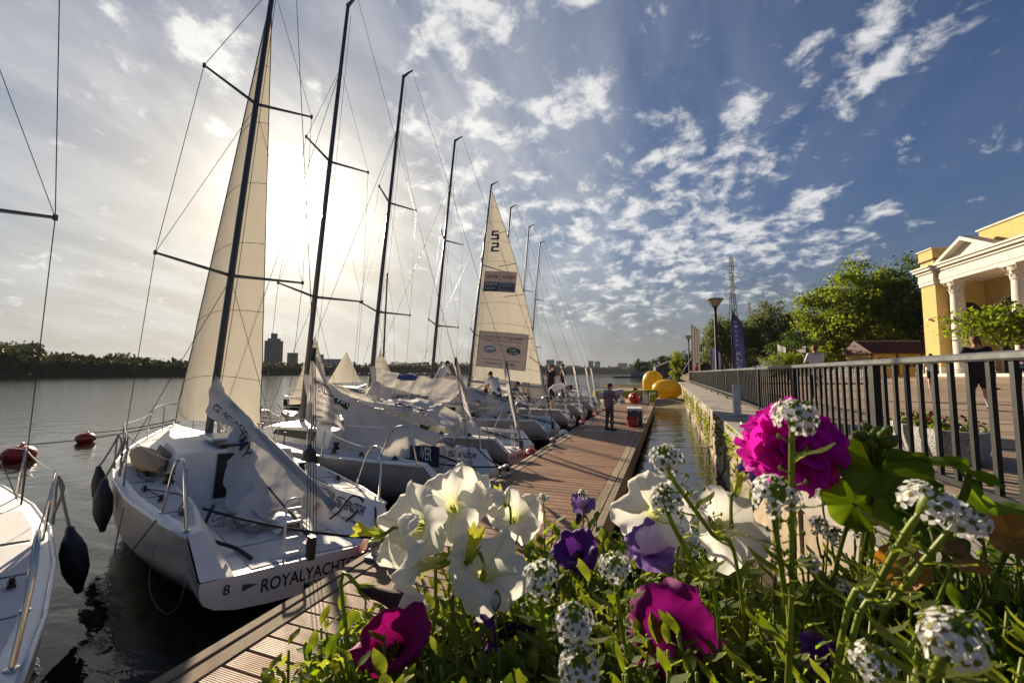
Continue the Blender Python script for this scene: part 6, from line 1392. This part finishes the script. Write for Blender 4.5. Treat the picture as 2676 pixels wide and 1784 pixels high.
M_lf_or = mat('leaf_yellowed', (.36, .14, .008), .5, var=.4, vscale=30, transl=.4, tcol=(.55, .24, .01))
M_sepal = mat('sepal', (.16, .22, .02), .5, var=.2, vscale=60, transl=.4, tcol=(.3, .4, .02))
M_bud = mat('petunia_bud', (.50, .50, .07), .5, var=.15, vscale=60, transl=.4, tcol=(.55, .55, .05))
M_wilt = mat('wilted_bloom', (.05, .022, .035), .8, var=.4, vscale=60, transl=.15)
def petal_mat(name, c0, c1, vein, tr, dense=False):
    """funnel colouring: c0 limb, c1 throat, veins along the lobes (a property of the petal)"""
    m = bpy.data.materials.new(name); m.use_nodes = True; t = NT(m.node_tree); b = t.n['Principled BSDF']; out = t.n['Material Output']
    uv = t.new('ShaderNodeUVMap').outputs[0]; sp = t.new('ShaderNodeSeparateXYZ'); t.l.new(uv, sp.inputs[0]); th, rr = sp.outputs[0], sp.outputs[1]
    mid = t.m('ABSOLUTE', t.m('SINE', t.m('MULTIPLY', th, 5 * math.pi)))
    line = t.ss(mid, .0, .17 if not dense else .3, 1, 0)
    if dense:
        n = t.noise(t.comb(t.m('MULTIPLY', th, 60.0), t.m('MULTIPLY', rr, 5.0), 0.0), 1.0, 3, .6); line = t.m('MAXIMUM', line, t.ss(n, .52, .60))
    line = t.m('MULTIPLY', line, t.ss(rr, .98, .45, .15, .8))
    c = t.mix(t.ss(rr, .62, .30), c0, c1); c = t.mix(t.m('MULTIPLY', line, .85), c, vein)
    co = t.new('ShaderNodeTexCoord').outputs['Object']; c = t.vm('SCALE', c, scale=t.lin(t.noise(co, 70, 3, .6), .2, .8, .93, 1.06))
    t.l.new(c, b.inputs['Base Color']); b.inputs['Roughness'].default_value = .6; b.inputs['Specular IOR Level'].default_value = .25
    bn = t.new('ShaderNodeBump'); bn.inputs['Strength'].default_value = .25; bn.inputs['Distance'].default_value = .002
    t.l.new(t.m('ADD', t.noise(t.comb(t.m('MULTIPLY', th, 90.0), t.m('MULTIPLY', rr, 3.0), 0.0), 1.0, 2, .5), t.m('MULTIPLY', mid, .6)), bn.inputs['Height']); t.l.new(bn.outputs[0], b.inputs['Normal'])
    tr_ = t.new('ShaderNodeBsdfTranslucent'); t.l.new(c, tr_.inputs[0]); mx = t.new('ShaderNodeMixShader'); mx.inputs[0].default_value = tr
    t.l.new(b.outputs[0], mx.inputs[1]); t.l.new(tr_.outputs[0], mx.inputs[2]); t.l.new(mx.outputs[0], out.inputs[0]); return m
M_pw = petal_mat('petal_white', (.84, .82, .76), (.64, .66, .28), (.40, .43, .10), .50)
M_pl = petal_mat('petal_lilac', (.28, .17, .46), (.12, .05, .25), (.10, .02, .22), .35, True)
M_pv = petal_mat('petal_violet', (.13, .03, .26), (.04, .01, .10), (.06, .005, .14), .35, True)
M_pm = petal_mat('petal_magenta', (.34, .006, .14), (.10, .002, .05), (.16, .002, .08), .35)
M_pd = petal_mat('petal_crimson', (.24, .006, .15), (.05, .002, .04), (.10, .002, .06), .35)
def corolla(diam, seed, wilt=0., fold=0.):
    rng = random.Random(seed); nr, nt_ = 18, 60; V, UV = [], []; ph = [rng.uniform(0, 6.28) for _ in range(6)]; R0 = diam / 2
    amp = [rng.uniform(.7, 1.35) for _ in range(5)]
    for i in range(nr):
        s = i / (nr - 1)
        if s < .42: rad, z = lerp(.0035, .0085, (s / .42) ** 1.3), .036 * (s / .42)
        else:
            q = (s - .42) / .58; rad = .0085 + (R0 - .0085) * (q ** .92); z = .036 + .024 * math.sin(q * 1.5) - .010 * q ** 3
        k = R0 / .044
        for j in range(nt_):
            th = 2 * math.pi * j / nt_; q = max(0, (s - .42) / .58); lobe = math.cos(5 * th); li = amp[int(((th + math.pi / 5) % (2 * math.pi)) / (2 * math.pi) * 5) % 5]
            rr = rad * (1 + (.055 * lobe + .03 * math.sin(3 * th + ph[0]) + .035 * math.sin(11 * th + ph[1]) * q) * q ** 1.5)
            zz = z + q ** 2 * (.0055 * lobe * li + .007 * math.sin(2 * th + ph[2]) + .0058 * math.sin(8 * th + ph[3]) * q + .0036 * math.sin(17 * th + ph[4]) * q * q) * k
            if q > .8: zz -= .010 * k * ((q - .8) / .2) ** 2 * (.6 + .5 * math.sin(3 * th + ph[5]))
            x, y = rr * math.cos(th), rr * math.sin(th)
            if fold: y *= (1 - fold * q); zz += fold * q * abs(x) * .5
            V.append((x, y, zz)); UV.append((j / nt_, s))
    F = [(i * nt_ + j, i * nt_ + (j + 1) % nt_, (i + 1) * nt_ + (j + 1) % nt_, (i + 1) * nt_ + j) for i in range(nr - 1) for j in range(nt_)]
    return np.array(V), np.array(F), np.array(UV), nt_
def corolla_mesh(diam, seed, ma, fold=0.):
    V, F, UV, n = corolla(diam, seed, 0, fold); me = arr_mesh('corolla', V, F, ma, True); uvl = me.uv_layers.new(name='UVMap')
    uv = UV[F.ravel()].copy().reshape(len(F), 4, 2); w = F[:, 1] % n == 0; uv[w, 1, 0] = 1.0; uv[w, 2, 0] = 1.0; uvl.data.foreach_set('uv', uv.ravel().astype(np.float32)); return me
SEP = MB()
for k in range(5):
    a = k * 1.2566; d = Vector((math.cos(a), math.sin(a), 0)); s = Vector((-d.y, d.x, 0)); SEP.grid([[d * (.004 + .004 * u + .009 * u * u) + s * (w * .003 * math.sin(math.pi * min(1, u * .9 + .12))) + Vector((0, 0, -.004 + .024 * u)) for w in (-1, 0, 1)] for u in (0, .3, .6, .85, 1)], 5, 3)
SEP_ME = SEP.mesh('calyx', M_sepal, True)
def bloom(plant, loc, d, diam, ma, seed, fold=0., stem_to=None):
    o = plant.location; d = Vector(d).normalized(); Mx = frame(d, Vector((.3, 1, .2)).cross(d)); f = link('flower', corolla_mesh(diam, seed, ma, fold), plant)
    base = Vector(loc) - d * .034; f.matrix_local = Matrix.Translation(base) @ Mx @ Matrix.Rotation(seed * 1.3, 4, 'Z')
    link('calyx', SEP_ME, f)
    st = MB()
    for k in range(5): st.tube([(.002 * math.cos(k * 1.26), .002 * math.sin(k * 1.26), .02), (.003 * math.cos(k * 1.26), .003 * math.sin(k * 1.26), .036)], .0009, 4)
    tag(st.build('stamen', M_bud, f), kind='stuff')
    g = Vector(stem_to) if stem_to is not None else Vector((base.x * .9 + .01, base.y + .02, 1.60)); m = MB(); m.tube(catmull([base + d * .002, base - d * .035 + Vector((0, 0, -.01)), base.lerp(g, .6), g], 5), .0021, 6); m.build('flower_stalk', M_stem, plant, smooth=True)
def bud(plant, loc, d, L, ma=None):
    d = Vector(d).normalized(); m = MB(); r_ = L * .22; n = 10; P = []
    for z, w in ((0, .35), (.25, .5), (.5, .6), (.72, .78), (.9, 1.05), (1.0, 1.15)): P.append([Vector((r_ * w * (1 + (.16 * math.cos(5 * a) if z > .8 else .05 * math.cos(5 * a))) * math.cos(a), r_ * w * (1 + (.16 * math.cos(5 * a) if z > .8 else 0)) * math.sin(a), L * (z + (.10 * math.cos(5 * a) if z > .95 else 0)))) for a in np.linspace(0, 2 * math.pi, 26)])
    m.grid(P, 6, 26); b = m.build('bud', ma or M_bud, plant, smooth=True); b.matrix_local = Matrix.Translation(Vector(loc)) @ frame(d); link('calyx', SEP_ME, b, scale=.8)
    g = Vector((loc[0], loc[1] + .02, 1.62)); m = MB(); m.tube(catmull([Vector(loc), Vector(loc) - d * .02, Vector(loc).lerp(g, .6), g], 4), .002, 5); m.build('flower_stalk', M_stem, plant, smooth=True)
# leaves
def leaf_arr(w, nseg=5, fold=.25, curl=.25):
    V, F = [], []
    for i in range(nseg + 1):
        u = i / nseg; ww = w * math.sin(math.pi * (u * .93 + .05)) ** .8
        for v in (-1, 0, 1): V.append((u, v * ww, abs(v) * ww * fold - curl * u * u * .5 + .06 * math.sin(u * 7) * abs(v)))
    for i in range(nseg):
        for v in (0, 1): a = i * 3 + v; F.append((a, a + 1, a + 4, a + 3))
    return np.array(V), np.array(F)
LV, LF = leaf_arr(.25); LV2, LF2 = leaf_arr(.13, 5, .15, .4)
LEAF_ME = {}
def lmat(pos, d, up, L):
    d = Vector(d).normalized(); z = (Vector(up) - d * Vector(up).dot(d)).normalized(); y = z.cross(d); M = np.eye(4); M[:3, 0] = d * L; M[:3, 1] = y * L; M[:3, 2] = z * L; M[:3, 3] = pos; return M
def canopy(x, y): 
    dr = interp([(.15, .15), (.30, .215), (.42, .25), (.6, .265), (.9, .26)], y)
    dr -= interp([(.22, 0), (.32, .04), (.40, .075), (.9, .075)], x) * interp([(.25, .6), (.36, 1), (.46, 1), (.52, .2)], y)
    dr += interp([(-.30, .12), (-.20, .02), (-.05, .0), (.1, .0), (.6, .0), (1, .05)], x)
    return EYE - dr
def yfar(x): return interp([(-.26, .46), (-.15, .56), (0, .62), (.08, .76), (.2, .80), (.35, .66), (.5, .56), (.9, .52)], x)
rngF = random.Random(12)
def foliage(plant, cx, cy, sx, sy, n, ma, narrow=0., size=.034, zoff=0., seed=0):
    rn = random.Random(seed); Ms, Ms2, solo = [], [], []; st = MB()
    for _ in range(n):
        x, y = cx + rn.gauss(0, sx), cy + rn.gauss(0, sy)
        if x < -.27 or x > .98 or y < .19 or y > yfar(x): continue
        z = canopy(x, y) + zoff + rn.uniform(-.05, .022); b = Vector((x * .85 + .03, min(.66, y * .9 + .05), 1.57)); tip = Vector((x, y, z)); mid = b.lerp(tip, .55) + Vector((rn.gauss(0, .015), rn.gauss(0, .015), 0)); pth = catmull([b, mid, tip], 5); st.tube(pth, [lerp(.0024, .0012, i / 10) for i in range(11)], 5)
        ax = (pth[-1] - pth[-3]).normalized(); nl = rn.randint(10, 15)
        for k in range(nl):
            u = .30 + .70 * k / (nl - 1); q = pth[min(10, int(u * 10))]; a = k * 2.4 + rn.uniform(-.3, .3); up = Vector((0, 0, 1)); rad = Vector((math.cos(a), math.sin(a), 0)); top = u > .88
            d = rad + ax * (1.1 if top else .35) + Vector((0, 0, rn.uniform(-.3, .3))); L = size * (rn.uniform(.45, .75) if top else rn.uniform(.7, 1.35)); M = lmat(q + Vector((0, 0, rn.uniform(-.006, .006))), d, up + rad * -.3 * rn.random(), L)
            if rn.random() < narrow: Ms2.append(M @ np.diag([1.25, 1.25, 1.25, 1]))
            elif L > size * 1.18 and len(solo) < 45 and u > .55: solo.append(M)
            else: Ms.append(M)
    if not st.v: return
    tag(st.build('shoots', M_stem, plant, smooth=True), kind='stuff'); A = []
    if Ms: V, F = scatter(LV, LF, Ms); tag(link('foliage', arr_mesh('foliage', V, F, [ma, M_lf2, M_lf3], True, np.repeat(np.random.default_rng(seed).choice(3, len(Ms), p=(.6, .22, .18)), len(LF))), plant), kind='stuff')
    if Ms2: V, F = scatter(LV2, LF2, Ms2); tag(link('foliage', arr_mesh('foliage', V, F, ma, True), plant), kind='stuff')
    if solo:
        if ma.name not in LEAF_ME: LEAF_ME[ma.name] = arr_mesh('leaf', LV, LF, ma, True)
        for M in solo: o = link('leaf', LEAF_ME[ma.name], plant); o.matrix_local = Matrix(M.tolist())
def plant(name, label, cat='plant', group='flowering plants in the planter'): return thing(name, label, cat, (0, 0, 0), YAW, group)
wp = plant('white_petunia', 'cluster of large white petunias overhanging the pontoon')
for k, i in enumerate((0, 1, 2, 3, 8)): bloom(wp, *WHITE[i], M_pw, 3 + i)
for i in (0, 1, 3): bud(wp, *BUDS[i])
foliage(wp, -.03, .46, .07, .08, 260, M_lf2, size=.028, seed=1); 
for q, dd, L in (((-.155, .452, 1.862), (.9, .1, -.35), .045), ((-.055, .425, 1.84), (.15, -.1, -1), .05), ((-.06, .50, 1.80), (.8, .2, -.3), .04)): bud(wp, q, dd, L, M_wilt)
w5 = plant('white_petunia', 'single white petunia in front of the pontoon boards'); bloom(w5, *WHITE[4], M_pw, 21); bud(w5, *BUDS[4]); foliage(w5, .03, .66, .05, .06, 70, M_lf, size=.038, seed=2)
w6 = plant('white_petunia', 'white petunias behind the tall white alyssum stems')
for i in (5, 6, 7): bloom(w6, *WHITE[i], M_pw, 30 + i)
bud(w6, *BUDS[2]); foliage(w6, .20, .58, .07, .09, 150, M_lf2, size=.036, seed=3)
pp = plant('lilac_petunia', 'lilac veined petunias among the green leaves')
for k, i in enumerate((0, 3, 4)): bloom(pp, *PURPLE[i], M_pl, 40 + i)
foliage(pp, .14, .66, .07, .07, 110, M_lf, size=.038, seed=4)
pv = plant('violet_petunia', 'deep violet petunias low in the planter')
for k, i in enumerate((1, 2, 5)): bloom(pv, *PURPLE[i], M_pv, 50 + i, fold=.25 if i == 2 else 0)
foliage(pv, .06, .46, .10, .08, 300, M_lf, size=.029, seed=5)
pm = plant('magenta_petunia', 'crimson magenta petunia overhanging the pontoon boards'); bloom(pm, *MAGENTA[0], M_pm, 61, fold=.3); foliage(pm, -.13, .42, .07, .07, 330, M_lf2, size=.024, seed=6)
pd = plant('magenta_petunia', 'dark magenta petunia low in front of the alyssum'); bloom(pd, *MAGENTA[1], M_pd, 63); foliage(pd, .15, .38, .09, .06, 170, M_lf, size=.031, seed=7)
# geranium: ball of separate petals, round scalloped leaves
gp_ = plant('geranium', 'tall magenta geranium with a round double flower head'); GC = Vector((.287, .446, 2.014)); M_ger = mat('geranium_petal', (.62, .012, .44), .6, var=.10, vscale=60, transl=.45, tcol=(.80, .02, .50), spec=.2)
PM = []
for s in range(4):
    m = MB(); rr = random.Random(s); P = []
    for i in range(7):
        u = i / 6; w = .0165 * (.22 + .98 * math.sin(math.pi * (.10 + .66 * u)) ** 1.1); P.append([Vector((w * v * (1 if u < .95 else .86), .0 + .004 * math.sin(3 * v + s) * u, 0)) + Vector((0, .010 * u * u * (1 if s % 2 else -.4) - .006 * (1 - v * v) * u, .030 * u * (1 - .16 * v * v * u) + .0016 * math.cos(5 * v + s * 2) * u)) for v in np.linspace(-1, 1, 9)])
    m.grid(P, 7, 9); PM.append(m.mesh('petal', M_ger, True))
head = MB(); head.lathe([(.004, -.02), (.012, -.008), (.010, .01), (.002, .02)], (0, 0, 0), 10); head = head.build('flower_head', M_sepal, gp_, smooth=True); head.location = GC + Vector((0, 0, -.012)); head.scale = (.83,) * 3; rg = random.Random(3)
for k in range(84):
    z = 1 - 1.72 * (k + .5) / 84; a = k * 2.39996; r_ = math.sqrt(max(0, 1 - z * z)); d = Vector((r_ * math.cos(a), r_ * math.sin(a), z)); o = link('petal', PM[k % 4], head); tilt = (d + Vector((rg.gauss(0, .42), rg.gauss(0, .42), rg.gauss(0, .3)))).normalized()
    o.matrix_local = Matrix.Translation(d * (.019 + .012 * rg.random())) @ frame(tilt, Vector((rg.gauss(0, 1), rg.gauss(0, 1), rg.gauss(0, 1)))) @ Matrix.Scale(rg.uniform(.95, 1.3), 4)
m = MB(); m.tube(catmull([GC - Vector((0, 0, .02)), (.292, .455, 1.95), (.305, .48, 1.85), (.32, .52, 1.6)], 5), .0032, 7); m.build('flower_stalk', M_stem, gp_, smooth=True)
def scallop(loc, n, size, ma, seed, par, cup=.35):
    rr = random.Random(seed); m = MB(); P = []; nr, nt_ = 7, 64; ph = rr.uniform(0, 6)
    for i in range(nr):
        u = i / (nr - 1); P.append([Vector(((u * (1 + .10 * abs(math.cos(3.5 * a)) * u - .12 * (1 if abs(a - math.pi) > 2.95 else 0) * u)) * math.cos(a), u * (1 + .10 * abs(math.cos(3.5 * a)) * u) * math.sin(a), cup * u * u * .5 + .13 * u * u * math.sin(5 * a + ph) + .04 * math.sin(14 * a) * u ** 3)) * size for a in np.linspace(-math.pi, math.pi, nt_)])
    m.grid(P, nr, nt_); o = m.build('leaf', ma, par, smooth=True); o.matrix_local = Matrix.Translation(Vector(loc)) @ frame(n, (1, .2, 0)) @ Matrix.Rotation(rr.uniform(0, 6), 4, 'Z')
    q = MB(); g = Vector((loc[0] - .02, loc[1] + .06, 1.64)); q.tube(catmull([Vector(loc), Vector(loc).lerp(g, .3) + Vector((0, .01, 0)), g], 5), .002, 6); q.build('leaf_stalk', M_stem, par, smooth=True)
for q, n, sz, ma in (((.352, .412, 1.985), (-.25, -.6, .75), .036, M_lf3), ((.412, .392, 1.990), (.55, -.15, .8), .020, M_lf3), ((.395, .425, 1.992), (.1, .1, 1), .034, M_lf3), ((.338, .432, 1.952), (-.3, -.75, .5), .026, M_lf3), ((.365, .411, 1.950), (.3, -.7, .6), .028, M_lf3), ((.43, .41, 1.975), (.6, -.5, .4), .022, M_lf3), ((.345, .375, 1.945), (.1, -.4, .9), .030, M_lf3), ((.42, .44, 1.94), (.2, -.3, .9), .030, M_lf3), ((.50, .45, 1.93), (.0, -.4, .9), .034, M_lf3), ((.36, .33, 1.88), (.2, -.5, .8), .026, M_lf3), ((.43, .36, 1.88), (-.2, -.4, .9), .03, M_lf3),
                     ((.305, .345, 1.930), (-.6, -.5, .45), .016, M_lf_or), ((.345, .342, 1.938), (.2, -.5, .8), .017, M_lf_or), ((.412, .362, 1.945), (-.2, -.6, .7), .02, M_lf_or)): scallop(q, n, sz, ma, hash(q) % 97 if 0 else int(q[0] * 1000), gp_)
for k in range(16): a = k * 2.4; q = Vector((.352 + .016 * math.cos(a) * (k / 16), .418 + .012 * math.sin(a), 2.012 + .012 * (1 - k / 16) + .004 * math.sin(k))); m = MB(); m.lathe([(.001, -.007), (.0035, -.003), (.0045, .002), (.001, .007)], q, 8, M=frame((math.cos(a) * .8, math.sin(a) * .8, .7))); m.tube([q, (.352, .42, 1.985)], .0012, 4); m.build('bud', M_sepal, gp_, smooth=True)
m = MB(); m.tube(catmull([(.352, .42, 1.99), (.35, .44, 1.9), (.35, .48, 1.62)], 5), .0034, 7); m.build('flower_stalk', M_stem, gp_, smooth=True)
foliage(gp_, .42, .42, .12, .08, 330, M_lf3, size=.032, zoff=-.03, seed=8); foliage(gp_, .66, .36, .15, .08, 420, M_lf3, size=.034, zoff=-.01, seed=18)
# alyssum: heads of four-petalled florets
M_alw, M_alc = mat('alyssum_white', (.80, .79, .76), .6, var=.05, transl=.35), mat('alyssum_eye', (.17, .15, .01), .6)
fm = MB()
for k in range(4):
    a = k * math.pi / 2; d = Vector((math.cos(a), math.sin(a), 0)); s = Vector((-d.y, d.x, 0)); fm.add([d * .0006, d * .0018 - s * .0015 + Vector((0, 0, .0003)), d * .0036 - s * .0019 + Vector((0, 0, .0002)), d * .0043 + Vector((0, 0, -.0002)), d * .0036 + s * .0019 + Vector((0, 0, .0002)), d * .0018 + s * .0015 + Vector((0, 0, .0003))], [(0, 1, 2, 3, 4, 5)], 0)
for k in range(6): a = k * 1.047; fm.add([(0, 0, .0012), (.0017 * math.cos(a), .0017 * math.sin(a), .0007), (.0017 * math.cos(a + 1.047), .0017 * math.sin(a + 1.047), .0007)], [(0, 1, 2)], 1)
FLO = fm.mesh('floret', [M_alw, M_alc]); ra = random.Random(9)
LAB = ('white alyssum head rising in front of the geranium', 'loose white alyssum head below the geranium', 'white alyssum head above the channel water', 'white alyssum head over the white petunia', 'white alyssum head beside the lilac petunia', 'white alyssum head beside the largest white petunia', 'long white alyssum spike in the middle of the planter', 'lower white alyssum spike at the front of the planter', 'broad white alyssum head leaning towards the railing', 'white alyssum head at the tip of the leaning stem', 'large white alyssum head above the broad dark leaves', 'small white alyssum head beside the violet bloom', 'tiny white alyssum on a stalk against the pontoon boards', 'tiny white alyssum next to the pale lilac petunia', 'small white alyssum cluster under the geranium', 'small white alyssum cluster beside the cable bundle', 'small white alyssum tuft left of the cable bundle', 'faded alyssum tuft behind the tall stem', 'sparse alyssum tuft among geranium leaves', 'sparse alyssum tuft behind the tall stems', 'sparse alyssum tuft under the yellowed leaves')
for i, (q, s, el, bs_) in enumerate(ALYSSUM):
    ap = plant('white_alyssum', LAB[i], group='alyssum stems in the planter'); q = Vector(q); bs_ = Vector(bs_); ax = (q - bs_).normalized(); ax = (ax + Vector((0, -.25, .5))).normalized() if i not in (8, 9) else (ax + Vector((.5, -.3, .8))).normalized(); Mx = frame(ax); hr = .0098 * s * (.86 if i in (8, 9, 10) else 1)
    m = MB(); m.lathe([(.0015, -.012 * el), (hr * .35, -.006), (hr * .5, .000), (hr * .4, .004), (.0005, .006)], (0, 0, 0), 10); h = m.build('flower_head', M_sepal, ap, smooth=True); h.matrix_local = Matrix.Translation(q) @ Mx
    n = int((30 if i < 12 else 18) * (1 + .35 * (el - 1))); bd = MB()
    for k in range(n):
        z = 1 - 1.25 * (k + .6) / n; a = k * 2.39996 + ra.uniform(-.35, .35); z += ra.uniform(-.07, .07); r_ = math.sqrt(max(0, 1 - min(1, z * z))); d = Vector((r_ * math.cos(a), r_ * math.sin(a), z)); ext = max(0, -z + .25) * .018 * (el - .4); kr = ra.uniform(.86, 1.14)
        p = Vector((d.x * hr * kr, d.y * hr * kr, d.z * hr * .72 * kr - ext))
        if z > .80 or ra.random() < .05: bd.lathe([(.0002, -.0016), (.0011, -.0004), (.0012, .0006), (.0003, .0017)], p * .95, 6, M=frame(d)); continue
        o = link('floret', FLO, h); sc = ra.uniform(.85, 1.2) * (.8 if z > .55 else 1.0) * (min(s, 1) if i < 12 else 1)
        o.matrix_local = Matrix.Translation(p) @ frame((d + Vector((ra.gauss(0, .30), ra.gauss(0, .30), .20))).normalized()) @ Matrix.Rotation(ra.uniform(0, 1.5), 4, 'Z') @ Matrix.Scale(sc, 4)
    tag(bd.build('buds', M_sepal, h, smooth=True), kind='stuff')
    m = MB(); root = Vector((bs_.x + (bs_ - q).x * .6, bs_.y + .06, 1.60)); pth = catmull([q, q - ax * .02, q.lerp(bs_, .6), bs_, root], 5); m.tube(pth, [.0017 if i < 12 else .0012] * len(pth), 6); m.build('stem', M_stem, ap, smooth=True)
    if i < 12:
        m = MB()
        for k in range(14):
            p = pth[0].lerp(pth[-8], (k + 2) / 17); a = k * 2.4; d = Vector((math.cos(a), math.sin(a), .55)).normalized(); e = p + d * ra.uniform(.006, .011); m.tube([p, e], .0004, 4); m.lathe([(.0002, -.0018), (.0011, 0), (.0002, .0018)], e, 6)
        tag(m.build('seed_pods', M_sepal, ap, smooth=True), kind='stuff')
        Ms = []
        for k in range(12):
            p = pth[min(len(pth) - 1, 6 + k)]; a = k * 2.4 + i; Ms.append(lmat(p, Vector((math.cos(a), math.sin(a), .7)), (0, 0, 1), ra.uniform(.014, .028)))
        o = None
        me = arr_mesh('leaf', LV2, LF2, M_lf2, True) if 'aly' not in LEAF_ME else LEAF_ME['aly']; LEAF_ME['aly'] = me
        for M in Ms: link('leaf', me, ap).matrix_local = Matrix(M.tolist())
al = plant('alyssum_mat', 'mat of narrow alyssum leaves spreading under the geranium'); foliage(al, .30, .40, .10, .09, 330, M_lf2, narrow=.9, size=.030, zoff=.0, seed=31); foliage(al, .24, .30, .08, .05, 170, M_lf, narrow=.8, size=.026, zoff=-.01, seed=32)

# shaded undergrowth: low leaves close to the soil
ug = plant('groundcover', 'dense low leaves covering the soil of the planter'); rn = random.Random(77); Ms = []
for _ in range(7500):
    x = rn.uniform(-.24, .98); y = rn.uniform(.2, yfar(x) - .02); c = canopy(x, y); z = rn.uniform(1.60, c - .045)
    a = rn.uniform(0, 6.28); Ms.append(lmat((x, y, z), (math.cos(a), math.sin(a), rn.uniform(-.4, .8)), (rn.gauss(0, .4), rn.gauss(0, .4), 1), rn.uniform(.022, .042)))
V, F = scatter(LV, LF, Ms); tag(link('foliage', arr_mesh('foliage', V, F, M_lf, True), ug), kind='stuff')
